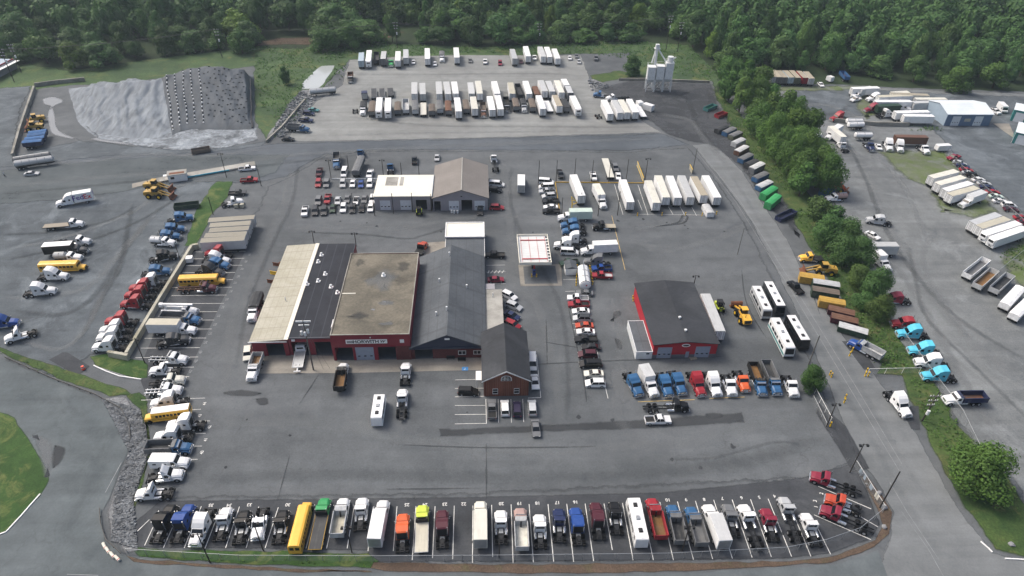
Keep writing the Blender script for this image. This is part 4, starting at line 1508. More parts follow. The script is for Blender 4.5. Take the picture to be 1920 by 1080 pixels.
M['asphalt'] = ground_mat('yard_asphalt', '4f5356', '616568', crack=.14, speck=.12, streak=(.1, .015, .14))
M['asphalt_dark'] = ground_mat('fresh_asphalt', '383b3f', '484b4f', crack=.12, speck=.2, streak=(1.5, .03, .3), third='55585b', third_amt=.5)
M['gravel_dark'] = ground_mat('dark_gravel_lot', '474d52', '5f666b', streak=(.45, .012, .3), third='6f777d', third_amt=.7, speck=.15, var=.22)
M['gravel_light'] = ground_mat('light_gravel_lot', '5f6365', '767a7b', streak=(-.75, .012, .3), third='83888a', third_amt=.6, var=.22, speck=.08)
M['concrete_lot'] = ground_mat('worn_concrete_lot', '757776', '868988', streak=(.05, .01, .3), third='656767', third_amt=.35, var=.1)
M['road'] = ground_mat('drive_asphalt', '636769', '74787a', streak=(-.95, .012, .3), crack=.1, var=.1)
M['road_dark'] = ground_mat('crossroad_asphalt', '4a5056', '5b6167', streak=(.06, .01, .35), var=.12)
M['street'] = ground_mat('street_asphalt', '50575a', '62696c', streak=(.5, .012, .2), crack=.1, var=.1, third='6b7275', third_amt=.4)
M['concrete'] = ground_mat('apron_concrete', '7c7973', '918d84', streak=(1.57, .05, .5), third='5f5c57', third_amt=.55, var=.1)
M['grass'] = ground_mat('mown_grass', '2c4520', '3d582c', big=.06, mid=.5, fine=4, streak=None, var=.3, third='6a6f42', third_amt=.65)
M['rough_grass'] = ground_mat('rough_grass', '2c4222', '47592f', big=.07, mid=.4, fine=2, streak=None, var=.4, third='66613f', third_amt=.6)
M['patchy'] = ground_mat('patchy_grass_gravel', '63675c', '52632f', big=.05, mid=.3, fine=2.5, streak=(-.7, .03, .2), var=.25, third='74787a', third_amt=.7)
M['field'] = ground_mat('meadow', '35482f', '4a5f3a', big=.03, mid=.2, fine=1.2, streak=(.2, .02, .1), var=.35, third='6b6a3c', third_amt=.45)
M['stone'] = ground_mat('stone_bank', '5f6163', '84878a', big=.2, mid=.9, fine=1.6, streak=None, var=.55, third='4d4f50', third_amt=.6, speck=.5)
M['mulch'] = ground_mat('mulch_verge', '4d4138', '5e5044', big=.1, mid=.5, fine=3, streak=None, var=.4, third='54553a', third_amt=.5)
M['floor_wood'] = ground_mat('forest_floor', '1f2c1a', '2e3d24', big=.04, mid=.3, fine=1.0, streak=None, var=.4)
M['smear'] = ground_mat('salty_ground', '4e5256', '8f979e', big=.11, mid=.5, fine=2, streak=(.1, .25, .03), third='a8afb5', third_amt=.7, var=.15)
M['stain'] = ground_mat('old_oil_stain', '3b3e41', '474a4d', streak=None, var=.1)
M['dusty'] = ground_mat('dusty_patch', '73777a', '686c6f', streak=None, var=.12)
M['line'] = plain('road_marking_paint', 'd2d3d0', .7, 0, .25, .8)
M['line_worn'] = plain('worn_marking_paint', '828689', .8, 0, .3, .6)
M['line_yellow'] = plain('yellow_marking_paint', 'c3a868', .75, 0, .25, .6)
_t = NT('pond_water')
M['pond'] = _t.done(lin('a4aaaa'), .06, 0, .8)  # bright overcast sky's reflection painted into the pale base colour
_t = NT('puddle_water')
M['puddle'] = _t.done(lin('74797d'), .12, 0, .8)


def smooth_outline(P, rough=0.0, n=4, closed=True):
    """points of an outline broken up into uneven shorter steps"""
    if rough <= 0:
        return list(P)
    out = []
    m = len(P)
    for i in range(m):
        a, b = P[i], P[(i + 1) % m]
        L = (b - a).length
        k = max(1, min(24, int(L / 2.5)))
        nrm = Vector((-(b - a).y, (b - a).x)).normalized() if L else Vector((0, 0))
        for j in range(k):
            q = a.lerp(b, j / k)
            if j:
                q = q + nrm * random.uniform(-rough, rough)
            out.append(q)
    return out


LAYER = .011
SOFT = {}


def soft_mat(mat, op=1.0):
    key = f'{mat}_{op}'
    if key not in SOFT:
        m = M[mat].copy()
        m.name = M[mat].name + '_worn_edge'
        t = m.node_tree
        at = t.nodes.new('ShaderNodeAttribute'); at.attribute_name = 'fade'
        ge = t.nodes.new('ShaderNodeNewGeometry')
        no = t.nodes.new('ShaderNodeTexNoise'); no.inputs['Scale'].default_value, no.inputs['Detail'].default_value = .55, 5
        t.links.new(ge.outputs['Position'], no.inputs['Vector'])
        ad = t.nodes.new('ShaderNodeMath'); ad.operation = 'ADD'
        t.links.new(at.outputs['Fac'], ad.inputs[0]); t.links.new(no.outputs['Fac'], ad.inputs[1])
        mr = t.nodes.new('ShaderNodeMapRange')
        mr.inputs[1].default_value, mr.inputs[2].default_value, mr.inputs[3].default_value, mr.inputs[4].default_value = .62, 1.25, 0, op
        t.links.new(ad.outputs[0], mr.inputs[0])
        tr, mx = t.nodes.new('ShaderNodeBsdfTransparent'), t.nodes.new('ShaderNodeMixShader')
        t.links.new(mr.outputs[0], mx.inputs[0]); t.links.new(tr.outputs[0], mx.inputs[1]); t.links.new(t.nodes['Principled BSDF'].outputs[0], mx.inputs[2])
        t.links.new(mx.outputs[0], t.nodes['Material Output'].inputs['Surface'])
        SOFT[key] = m
    return SOFT[key]


def set_fade(me, vals):
    me.attributes.new('fade', 'FLOAT', 'POINT').data.foreach_set('value', vals)


def track(pts, wd, mat, op, name='worn_track'):
    """curving band worn into the ground by traffic"""
    P = [g(*q) for q in pts]
    Q, m = [], len(P)
    for i in range(m - 1):
        a, b, c, d = P[max(0, i - 1)], P[i], P[i + 1], P[min(m - 1, i + 2)]
        for j in range(8):
            t = j / 8
            Q.append(.5 * ((2 * b) + (c - a) * t + (2 * a - 5 * b + 4 * c - d) * t * t + (3 * b - a - 3 * c + d) * t ** 3))
    Q.append(P[-1])
    sheet.n += 1
    z = 11 * LAYER + sheet.n * .00012
    vs, fd, fs = [], [], []
    for i, q in enumerate(Q):
        d = (Q[min(i + 1, len(Q) - 1)] - Q[max(i - 1, 0)]).normalized()
        n = Vector((-d.y, d.x)) * wd / 2
        e = min(1, i / 4, (len(Q) - 1 - i) / 4)
        vs += [(*(q - n), z), (*q, z), (*(q + n), z)]
        fd += [0, e, 0]
        if i:
            k = 3 * i
            fs += [(k - 3, k - 2, k + 1, k), (k - 2, k - 1, k + 2, k + 1)]
    me = bpy.data.meshes.new(name)
    me.from_pydata(vs, [], fs)
    me.update()
    set_fade(me, fd)
    me.materials.append(soft_mat(mat, op))
    tag(ob(name, me), kind='structure')


def sheet(name, pts, mat, lvl, rough=0.0, world=False, kind='structure', spline=False, soft=0.0, op=1.0):
    P = [Vector(q) if world else g(*q) for q in pts]
    if spline:
        Q, m = [], len(P)
        for i in range(m):
            a, b, c, d = P[i - 1], P[i], P[(i + 1) % m], P[(i + 2) % m]
            for j in range(5):
                t = j / 5
                Q.append(.5 * ((2 * b) + (c - a) * t + (2 * a - 5 * b + 4 * c - d) * t * t + (3 * b - a - 3 * c + d) * t ** 3))
        P = Q
    P = smooth_outline(P, rough)
    me = bpy.data.meshes.new(name)
    import mathutils.geometry as mg
    sheet.n += 1
    z = lvl * LAYER + sheet.n * .00012
    if sum(a.x * b.y - b.x * a.y for a, b in zip(P, P[1:] + P[:1])) < 0:
        P = P[::-1]
    n = len(P)
    fs, In = [], P
    if soft:
        In = []
        for i in range(n):
            a, b, c = P[i - 1], P[i], P[(i + 1) % n]
            d1, d2 = (b - a).normalized(), (c - b).normalized()
            nn = Vector((-d1.y - d2.y, d1.x + d2.x))
            nn = nn.normalized() if nn.length > 1e-6 else Vector((-d1.y, d1.x))
            In.append(b + nn * soft)
        fs = [(i, (i + 1) % n, n + (i + 1) % n, n + i) for i in range(n)]
    tris = mg.tessellate_polygon([[Vector((p.x, p.y, 0)) for p in In]])
    k = n if soft else 0
    for t in tris:
        A, B, C = (In[j] for j in t)
        t = tuple(t) if (B - A).cross(C - A) > 0 else tuple(t)[::-1]
        fs.append(tuple(j + k for j in t))
    V = list(P) + (In if soft else [])
    me.from_pydata([(p.x, p.y, z) for p in V], [], fs)
    me.update()
    if soft:
        set_fade(me, [0.0] * n + [1.0] * n)
    me.materials.append(soft_mat(mat, op) if soft else M[mat])
    return tag(ob(name, me), kind=kind)


sheet.n = 0
sheet('ground', [(-3500, -3500), (3500, -3500), (3500, 3500), (-3500, 3500)], 'floor_wood', 0, world=True)
sheet('lot_ground', [(-160, 160), (0, 168), (120, 160), (260, 150), (475, 124), (522, 200), (566, 190), (600, 170), (655, 112), (1180, 99), (1172, 146), (1335, 152), (1345, 190), (1440, 160), (1560, 158), (1700, 165), (1920, 172), (2250, 190), (2500, 1250), (-350, 1250)], 'asphalt', 1, .6)
sheet('field', [(-200, 125), (0, 112), (130, 132), (300, 108), (478, 88), (560, 92), (660, 80), (900, 88), (1180, 76), (1290, 84), (1350, 140), (1345, 175), (1335, 152), (1172, 146), (1180, 99), (655, 112), (600, 170), (566, 190), (522, 240), (500, 262), (478, 230), (475, 124), (260, 152), (120, 162), (0, 175), (-200, 190)], 'field', 2, .8, soft=0.8)
sheet('gravel_lot', [(-200, 180), (62, 160), (40, 210), (26, 292), (150, 262), (300, 278), (385, 280), (500, 264), (480, 300), (470, 330), (430, 335), (355, 462), (238, 664), (170, 668), (100, 710), (0, 662), (-200, 640)], 'gravel_dark', 3, .5, soft=1.6)
sheet('upper_lot', [(655, 112), (760, 105), (860, 103), (1090, 104), (1104, 140), (1118, 175), (1242, 249), (900, 259), (563, 266), (536, 262), (560, 225), (590, 192), (640, 160)], 'concrete_lot', 4, .3, soft=0.8)
sheet('crossroad', [(-200, 330), (0, 312), (200, 290), (385, 286), (520, 268), (900, 259), (1242, 250), (1296, 272), (1180, 284), (700, 282), (610, 290), (540, 332), (470, 345), (330, 340), (160, 368), (0, 382), (-200, 400)], 'road_dark', 4, .5, soft=1.6)
sheet('yard', [(610, 290), (700, 282), (1180, 284), (1290, 276), (1340, 330), (1400, 420), (1470, 560), (1560, 760), (1600, 868), (1530, 900), (900, 932), (300, 940), (255, 925), (285, 720), (262, 700), (300, 600), (364, 470), (480, 395), (500, 350), (540, 332)], 'asphalt', 5, .3, soft=1.6)
sheet('front_stalls', [(300, 938), (620, 934), (900, 930), (1240, 922), (1500, 895), (1598, 868), (1628, 920), (1652, 985), (1635, 1012), (1560, 1040), (1470, 1050), (1250, 1053), (900, 1056), (690, 1056), (688, 1034), (450, 1031), (240, 1028), (250, 980)], 'asphalt_dark', 6, soft=0.7)
sheet('west_stalls', [(358, 470), (460, 470), (436, 524), (400, 600), (352, 700), (330, 735), (272, 735), (258, 700), (300, 600)], 'asphalt_dark', 6)
sheet('drive', [(1296, 272), (1340, 268), (1392, 320), (1440, 395), (1478, 450), (1524, 545), (1600, 655), (1692, 765), (1742, 855), (1800, 955), (1862, 1036), (1925, 1050), (2100, 1062), (2100, 1240), (1560, 1240), (1640, 1075), (1668, 1000), (1672, 960), (1640, 900), (1600, 850), (1560, 745), (1480, 560), (1410, 420), (1345, 330)], 'road', 7, .25, soft=0.7)
sheet('street', [(-200, 655), (0, 672), (100, 712), (200, 755), (236, 795), (242, 840), (212, 918), (190, 962), (196, 1014), (232, 1042), (400, 1060), (700, 1074), (1000, 1080), (1300, 1074), (1560, 1060), (1645, 1032), (1720, 1240), (-300, 1240)], 'street', 8, .2)
sheet('gravel_lot', [(1440, 166), (1560, 160), (1920, 175), (2200, 190), (2500, 1100), (2100, 1040), (1960, 1000), (1880, 880), (1790, 790), (1750, 715), (1690, 650), (1640, 600), (1580, 440), (1545, 330), (1490, 230)], 'gravel_light', 3, .6, soft=1.6)
sheet('side_lot', [(1750, 245), (1780, 285), (1840, 335), (1920, 405), (2300, 640), (2300, 190), (1890, 180), (1700, 172), (1560, 162), (1480, 170), (1520, 230), (1640, 215)], 'gravel_dark', 4, .7, soft=1.6)
sheet('drive_verge', [(1335, 165), (1372, 195), (1420, 250), (1470, 300), (1545, 400), (1600, 470), (1652, 560), (1690, 640), (1752, 715), (1800, 800), (1880, 880), (1960, 1000), (2100, 1042), (2100, 1060), (1925, 1048), (1865, 1032), (1805, 952), (1760, 865), (1722, 790), (1700, 745), (1690, 705), (1642, 702), (1650, 680), (1625, 640), (1580, 570), (1520, 470), (1470, 390), (1420, 310), (1370, 245)], 'rough_grass', 8, .5, soft=0.9)
sheet('side_ground', [(1640, 282), (1770, 278), (1810, 330), (1880, 400), (1840, 412), (1760, 400), (1735, 350), (1690, 330), (1660, 300)], 'patchy', 5, 1.0, soft=3.0)
sheet('side_ground', [(1596, 170), (1640, 175), (1650, 215), (1625, 225), (1600, 200)], 'patchy', 5, .8, soft=3.0)
sheet('side_ground', [(1440, 160), (1640, 160), (1645, 168), (1560, 172), (1450, 172)], 'patchy', 5, .8, soft=3.0)
sheet('side_ground', [(1880, 460), (1990, 400), (2050, 600), (1960, 590), (1890, 520), (1870, 490)], 'patchy', 5, .8, soft=3.0)
sheet('lawn', [(-200, 748), (0, 772), (40, 802), (72, 850), (94, 892), (78, 928), (40, 968), (0, 1006), (-160, 1100)], 'grass', 10, .3, spline=True, soft=0.45)
sheet('lawn', [(168, 669), (203, 662), (240, 672), (270, 676), (279, 684), (277, 709), (255, 711), (215, 700), (178, 686)], 'grass', 9, .15, soft=0.45)
sheet('lawn', [(345, 462), (365, 400), (395, 350), (418, 332), (438, 338), (428, 370), (398, 402), (380, 440), (366, 462)], 'grass', 9, .4, soft=0.45)
sheet('street_verge', [(242, 1026), (300, 1029), (450, 1032), (690, 1036), (712, 1052), (694, 1068), (560, 1064), (400, 1056), (260, 1046)], 'grass', 9, .25, soft=0.45)
sheet('stone_bank', [(192, 748), (236, 742), (262, 768), (274, 800), (280, 845), (266, 890), (250, 935), (244, 985), (258, 1012), (262, 1034), (232, 1040), (204, 1012), (198, 965), (216, 916), (244, 850), (240, 805), (222, 772)], 'stone', 9, .5, soft=0.9)
sheet('verge', [(262, 735), (275, 745), (278, 800), (284, 850), (270, 905), (262, 935), (250, 960), (252, 935), (266, 890), (280, 845), (274, 800), (262, 768), (236, 742)], 'rough_grass', 10, .3, soft=.4)
sheet('verge', [(-200, 640), (0, 660), (60, 690), (130, 718), (205, 745), (250, 742), (225, 725), (180, 712), (120, 692), (60, 672), (0, 650), (-200, 625)], 'rough_grass', 9, .4, soft=.4)
sheet('mulch_verge', [(700, 1054), (900, 1058), (1250, 1056), (1480, 1052), (1570, 1040), (1640, 1012), (1654, 985), (1644, 955), (1612, 892), (1628, 895), (1658, 935), (1674, 962), (1668, 1002), (1640, 1026), (1560, 1056), (1300, 1072), (1000, 1077), (720, 1072), (694, 1066)], 'mulch', 9, .2, soft=.3)
sheet('apron', [(497, 664), (630, 668), (640, 676), (770, 674), (905, 668), (905, 694), (780, 697), (640, 700), (474, 701), (480, 672)], 'concrete', 9)
sheet('apron', [(972, 497), (1052, 496), (1054, 536), (976, 537)], 'concrete', 9)
sheet('apron', [(981, 500), (1041, 499), (1046, 532), (984, 533)], 'asphalt', 10)
sheet('apron', [(792, 456), (835, 453), (835, 466), (790, 482)], 'concrete', 9)
sheet('apron', [(1862, 232), (1892, 232), (1905, 262), (1880, 245)], 'concrete', 9)
sheet('asphalt_patch', [(92, 675), (118, 661), (128, 662), (168, 687), (150, 702), (130, 696)], 'asphalt_dark', 9)
sheet('asphalt_patch', [(822, 804), (1000, 797), (1200, 786), (1392, 772), (1398, 794), (1200, 806), (1000, 812), (824, 820)], 'stain', 9, .12, soft=0.8, op=0.75)
sheet('asphalt_patch', [(1535, 755), (1588, 800), (1632, 880), (1598, 886), (1570, 840), (1528, 775)], 'asphalt_dark', 8, soft=.5, op=.8)
sheet('asphalt_patch', [(1690, 760), (1722, 762), (1725, 806), (1708, 805)], 'asphalt_dark', 9)
sheet('asphalt_patch', [(1578, 640), (1608, 640), (1640, 690), (1620, 694)], 'asphalt_dark', 9, .1)
for q in ([(1150, 585), (1163, 582), (1165, 592), (1152, 600), (1146, 603)], [(1151, 635), (1166, 640), (1168, 655), (1158, 656)], [(420, 735), (455, 730), (492, 737), (470, 745), (424, 742)], [(478, 748), (500, 745), (505, 758), (486, 761)], [(100, 836), (122, 838), (124, 850), (112, 872), (96, 878)], [(1322, 775), (1350, 774), (1355, 783), (1330, 786)]):
    sheet('oil_stain', q, 'stain', 10, .25, spline=True, soft=.7, op=.8)
for q in ([(60, 815), (98, 825), (102, 875), (84, 900), (70, 850)], [(1190, 424), (1205, 423), (1250, 420), (1278, 416), (1284, 405), (1276, 419), (1240, 427), (1200, 433), (1188, 430)], [(1140, 700), (1175, 690), (1200, 730), (1165, 760)]):
    sheet('dusty_patch', q, 'dusty', 10, .35, spline=True, soft=1.2, op=.6)
sheet('stream_bank', [(478, 87), (480, 78), (520, 71), (600, 69), (660, 73), (740, 58), (762, 60), (700, 80), (600, 86), (540, 84)], 'mulch', 4, .8, soft=1.5, op=.8)
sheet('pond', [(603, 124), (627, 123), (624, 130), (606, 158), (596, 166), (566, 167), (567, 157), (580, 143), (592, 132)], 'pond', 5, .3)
sheet('stone_bank', [(540, 196), (566, 168), (598, 167), (592, 190), (560, 222), (534, 258), (508, 264), (498, 258), (520, 226)], 'stone', 6, .5, soft=0.9)
sheet('stone_bank', [(1102, 150), (1112, 148), (1148, 160), (1142, 166), (1118, 166)], 'stone', 7, .5, soft=0.9)
sheet('meadow_patch', [(1105, 142), (1160, 132), (1200, 142), (1165, 148), (1118, 158)], 'rough_grass', 6, .6, soft=0.9)
sheet('puddle', [(80, 186), (102, 182), (120, 190), (102, 200), (104, 215), (112, 245), (150, 262), (118, 258), (94, 248), (88, 215), (94, 200), (82, 196)], 'puddle', 6, .2, spline=True, soft=0.9, op=0.85)
for q in ([(170, 262), (190, 258), (240, 262), (300, 265), (330, 272), (240, 272)], [(318, 240), (330, 238), (326, 275), (318, 272)], [(372, 242), (382, 242), (380, 272), (374, 272)]):
    sheet('puddle', q, 'puddle', 6, .25, spline=True, soft=0.9, op=0.85)

M['track_dark'] = ground_mat('tyre_darkened_ground', '3c4043', '4b4f52', streak=None, var=.12)
M['track_light'] = ground_mat('dust_whitened_ground', '868a8c', '7a7e80', streak=None, var=.15)
for pts, wd, mt, op in (
        ([(-20, 352), (180, 334), (400, 316), (560, 290), (900, 272), (1250, 260)], 5, 'track_light', .35), ([(-20, 366), (180, 348), (380, 328), (520, 308), (700, 288)], 3, 'track_dark', .4),
        ([(0, 470), (120, 446), (240, 402), (330, 352), (470, 318)], 3, 'track_light', .5), ([(0, 490), (130, 462), (250, 420), (350, 360)], 2.2, 'track_dark', .6), ([(10, 580), (120, 590), (190, 540), (240, 460), (290, 400)], 3, 'track_dark', .5),
        ([(-10, 560), (150, 545), (220, 480), (300, 390)], 3.5, 'track_light', .5), ([(150, 640), (190, 560), (225, 500), (240, 430), (250, 380)], 2.5, 'track_dark', .55), ([(20, 630), (110, 655), (165, 610), (200, 530)], 2.5, 'track_light', .45),
        ([(0, 440), (90, 436), (200, 415), (260, 385)], 2, 'track_dark', .5), ([(60, 300), (150, 305), (270, 290), (400, 292), (520, 275)], 3.5, 'track_light', .4),
        ([(548, 300), (535, 380), (505, 450), (455, 560), (425, 650), (430, 760)], 4, 'track_light', .3), ([(560, 300), (548, 380), (520, 440), (470, 560), (440, 700)], 2, 'track_dark', .35),
        ([(520, 430), (640, 426), (760, 428), (860, 410), (960, 405), (1040, 412)], 4, 'track_light', .3), ([(560, 436), (680, 440), (760, 448), (800, 440), (900, 408)], 1.6, 'track_dark', .5),
        ([(945, 300), (948, 380), (958, 440), (960, 520), (1010, 580), (1040, 680), (1050, 800)], 4, 'track_light', .3), ([(960, 300), (962, 400), (1045, 560), (1065, 700), (1060, 800)], 2, 'track_dark', .3),
        ([(330, 800), (560, 790), (800, 830), (1000, 846), (1300, 826), (1500, 770)], 5, 'track_light', .25), ([(300, 905), (620, 890), (1000, 896), (1350, 874), (1560, 815)], 5, 'track_dark', .3),
        ([(1180, 440), (1240, 470), (1340, 450), (1400, 420)], 5, 'track_light', .3), ([(1150, 560), (1165, 640), (1155, 760), (1200, 840)], 3.5, 'track_light', .3), ([(1250, 862), (1340, 858), (1450, 830), (1500, 835)], 1.2, 'track_dark', .3),
        ([(1250, 160), (1290, 190), (1310, 240), (1350, 290)], 3, 'track_dark', .6), ([(1230, 215), (1290, 225), (1320, 260), (1370, 320)], 4, 'track_light', .4), ([(1230, 200), (1300, 170), (1330, 175), (1325, 230)], 2, 'track_dark', .5),
        ([(1480, 200), (1560, 200), (1640, 250), (1640, 360), (1700, 480), (1800, 620), (1940, 740)], 5, 'track_light', .5), ([(1580, 250), (1620, 330), (1660, 430), (1720, 520), (1800, 600), (1930, 680)], 2.5, 'track_dark', .4), ([(1660, 470), (1720, 560), (1800, 700), (1890, 850)], 3, 'track_light', .5),
        ([(1700, 450), (1720, 540), (1740, 600), (1840, 700), (1940, 800)], 2, 'track_dark', .35), ([(1560, 240), (1610, 290), (1650, 300), (1700, 360), (1740, 460)], 3, 'track_light', .5), ([(1820, 640), (1760, 560), (1730, 480), (1760, 430)], 2.5, 'track_light', .45),
        ([(1500, 200), (1560, 215), (1600, 190)], 4, 'track_dark', .5), ([(620, 215), (800, 235), (1000, 238), (1200, 240)], 3, 'track_dark', .22), ([(640, 140), (800, 140), (1000, 138), (1090, 142)], 3, 'track_dark', .25), ([(590, 255), (800, 250), (1100, 246)], 3, 'track_light', .3),
        ([(0, 720), (120, 760), (190, 830), (170, 920), (130, 1000), (250, 1072)], 5, 'track_dark', .12), ([(1330, 300), (1420, 440), (1520, 620), (1620, 800), (1700, 940), (1780, 1070)], 2.5, 'track_dark', .1), ([(1360, 310), (1440, 440), (1550, 620), (1650, 790), (1740, 940)], 2.5, 'track_dark', .1)):
    track(pts, wd, mt, round(op * .62, 3))
# sealed seams between paving lanes
for pts in ([(912, 828), (912, 948)], [(740, 834), (912, 840), (1120, 838)], [(700, 918), (912, 916)], [(1062, 560), (1092, 700), (1100, 760)], [(966, 686), (1120, 678), (1390, 668)], [(560, 760), (600, 700)], [(520, 940), (545, 850)], [(1024, 590), (1026, 690)], [(1390, 500), (1400, 570), (1440, 640)], [(1010, 640), (1100, 655)], [(1500, 480), (1540, 600)]):
    track(pts, .45, 'track_dark', .9, 'paving_seam')
for i in range(46):
    q = (random.choice([random.uniform(300, 1520), random.uniform(560, 1400)]), random.choice([random.uniform(985, 1030), random.uniform(700, 900), random.uniform(410, 440)]))
    c = g(*q)
    if -57 < c.x < 12 and 108 < c.y < 181:
        continue
    r_ = random.uniform(.3, .9)
    sheet('oil_stain', [(c.x + r_ * random.uniform(.6, 1.3) * math.cos(a), c.y + r_ * random.uniform(.6, 1.5) * math.sin(a)) for a in [k * math.pi / 4 for k in range(8)]], 'stain', 11, 0, world=True, soft=r_ * .55, op=.75)
sheet('mulch_verge', [(236, 1042), (262, 1048), (400, 1058), (560, 1066), (694, 1070), (700, 1074), (540, 1074), (400, 1066), (250, 1055)], 'mulch', 10, .2, soft=.3)
sheet('crossroad', [(-30, 322), (200, 298), (400, 288), (545, 290), (520, 325), (470, 342), (330, 344), (160, 372), (-30, 388)], 'street', 9, .4, soft=1.5, op=.75)
sheet('gravel_lot', [(1118, 168), (1180, 150), (1335, 158), (1350, 200), (1390, 255), (1440, 330), (1490, 400), (1500, 450), (1450, 400), (1385, 310), (1330, 272), (1290, 266), (1246, 250), (1180, 200)], 'asphalt_dark', 9, .5, soft=1.6, op=.8)
sheet('salt_smear', [(158, 236), (185, 262), (260, 275), (330, 284), (420, 279), (486, 264), (484, 238), (350, 238), (300, 250), (180, 240)], 'smear', 7, .6, soft=1.8)
# ------------------------------------------------------------------ painted markings
def strip(bm, a, b, wd, z):
    d = (b - a).normalized()
    n = Vector((-d.y, d.x)) * wd / 2
    bm.add([(*(a - n), z), (*(b - n), z), (*(b + n), z), (*(a + n), z)], [(0, 1, 2, 3)])


def lines(segs, mat, wd=.14, lvl=12):
    for s in segs:
        b = MB()
        for i in range(len(s) // 2 - 1):
            strip(b, g(*s[2 * i:2 * i + 2]), g(*s[2 * i + 2:2 * i + 4]), wd, lvl * LAYER)
        tag(ob('road_marking', b.mesh('road_marking', [mat])), kind='structure')


lines([(280.5, 974.9, 257.6, 997), (287.2, 989.4, 271.5, 1023.5), (323.6, 990, 306.7, 1028), (377.8, 950, 345.8, 1028), (413, 955, 384.7, 1029), (449.3, 950.6, 423.3, 1028), (485.4, 950.6, 461.8, 1028), (522, 952, 497.5, 1028),
       (594, 952, 574, 1029), (630, 952, 612.5, 1029), (663.8, 952.5, 651, 1029), (700, 951, 690, 1034), (744.5, 950, 737.5, 1034), (780, 950, 773, 1051), (815.8, 950, 811, 1047), (851.8, 949, 848.8, 1049), (886.8, 948.8, 885.8, 1056), (921.8, 947.5, 923.8, 1045),
       (958.3, 946.3, 962, 1056), (992, 946, 1000, 1055), (1027.5, 946, 1038, 1054), (1062.5, 945.5, 1075.5, 1054), (1097, 945, 1113, 1053), (1132.5, 945, 1148, 1032), (1167, 944, 1187, 1051), (1202, 943, 1225, 1051), (1237, 942, 1262.5, 1051), (1270, 941, 1300, 1050), (1303.8, 940, 1336, 1049), (1338, 938, 1373, 1048), (1372.5, 937.5, 1410, 1046), (1407, 937, 1446, 1045), (1440, 936, 1483.8, 1044), (1483.8, 956, 1520, 1043.8), (1530, 985, 1557, 1040),
       (1534, 912.5, 1633, 955), (1549, 932, 1646, 988.8), (1526, 966, 1632.5, 1012.5)], 'line')
lines([(364.7, 473, 460.3, 471.8), (362.9, 485.9, 457.9, 485), (349, 498.5, 454.3, 498), (342.4, 512, 441, 511.5), (331.7, 525.5, 436.7, 525), (322, 540, 435, 539.2), (322, 555, 425, 553.8), (312, 570, 420, 569.5), (300, 585.5, 407, 585), (290, 601, 402, 600.7), (280, 618, 397, 617.5), (271, 635, 387, 634.5), (265, 653.5, 375, 652.5), (254, 671.5, 372, 670), (325, 689.5, 364, 689), (332, 707, 355, 706.8), (265, 751, 385, 747), (355, 769, 377, 768), (310, 790.5, 394, 790), (350, 815, 386, 813), (360, 837.5, 379, 837), (355, 862.5, 371, 861.8)], 'line', .12)
lines([(853, 713, 896, 712), (853, 729, 908, 728.5), (853, 744.8, 910, 743.5), (853, 761, 910, 760.8), (853, 778, 911, 777.5), (853, 795.5, 911, 794.5), (911, 749, 912, 795), (934, 749, 935, 793), (958, 749, 959, 793), (980, 749, 982, 792), (1004.8, 665, 1006, 666, 1014, 746, 990, 747), (912, 498, 947, 497.5), (912, 511, 948, 510), (912, 533, 948, 532.5), (1088, 524, 1140, 748), (1056, 525, 1082, 525), (1073, 607, 1085, 606.5), (1075, 619, 1090, 618.5), (1079, 645, 1094, 644), (1060, 547, 1078, 546.5)], 'line', .12)
lines([(1152, 346, 1168, 403), (1196, 347, 1215, 404), (1178, 402, 1340, 404), (1253, 388, 1262, 403), (1275, 388, 1284, 404), (1295, 386, 1306, 405), (1196, 375, 1204, 395)], 'line', .12)
lines([(917, 508, 915, 513), (924, 508, 920, 513), (931, 507.5, 927, 512.7), (938, 507.5, 934, 512.6), (945, 507.5, 941, 512.5)], 'line', .2)
lines([(1147, 405, 1172, 507), (1196, 754, 1302, 750), (1330, 748, 1396, 745)], 'line_yellow', .14)
lines([(1306, 285, 1380, 380, 1480, 540, 1600, 740, 1686, 884), (1312, 284, 1388, 378, 1490, 540, 1612, 738, 1690, 870), (1690, 960, 1740, 1030, 1790, 1120), (1668, 905, 1700, 960, 1760, 1050)], 'line_worn', .1)
lines([(126, 1077.5, 185, 1079.5), (198, 924, 228, 868), (188, 690, 252, 711)], 'line_worn', .14)
_nums = {35: (396, 948), 34: (430, 948), 33: (468, 947), 30: (540, 947), 25: (763, 947), 24: (797, 947), 23: (834, 946), 22: (869.5, 945.5), 20: (940, 945), 19: (974, 944.5), 18: (1008, 944), 17: (1045, 943), 16: (1079, 942), 10: (1252, 938), 11: (1218, 940), 9: (1286, 937.5), 8: (1320, 937), 7: (1354, 935), 6: (1390, 934), 5: (1423, 933), 4: (1452, 931)}
for k, q in _nums.items():
    c = g(*q)
    o = ob('stall_number', text_mesh(str(k), 1.0, 'line', bold=.02), loc=(c.x, c.y, 13 * LAYER), rot=(0, 0, math.pi))
    tag(o, kind='structure')
for k, q in ((2, (1540, 926)), (3, (1528, 940)), (1, (1530, 951))):
    c = g(*q)
    tag(ob('stall_number', text_mesh(str(k), 1.0, 'line', bold=.02), loc=(c.x, c.y, 13 * LAYER), rot=(0, 0, math.radians(70))), kind='structure')
for k, y in enumerate((478, 491, 505, 519, 531, 547, 562, 577, 593, 609, 626, 643, 661, 678, 697, 716)):
    c = g(468 - (y - 478) * .50 if y < 600 else 412 - (y - 593) * .52, y)
    tag(ob('stall_number', text_mesh(str(61 - k), 1.1, 'line_worn', bold=.02), loc=(c.x, c.y, 13 * LAYER), rot=(0, 0, math.pi / 2)), kind='structure')
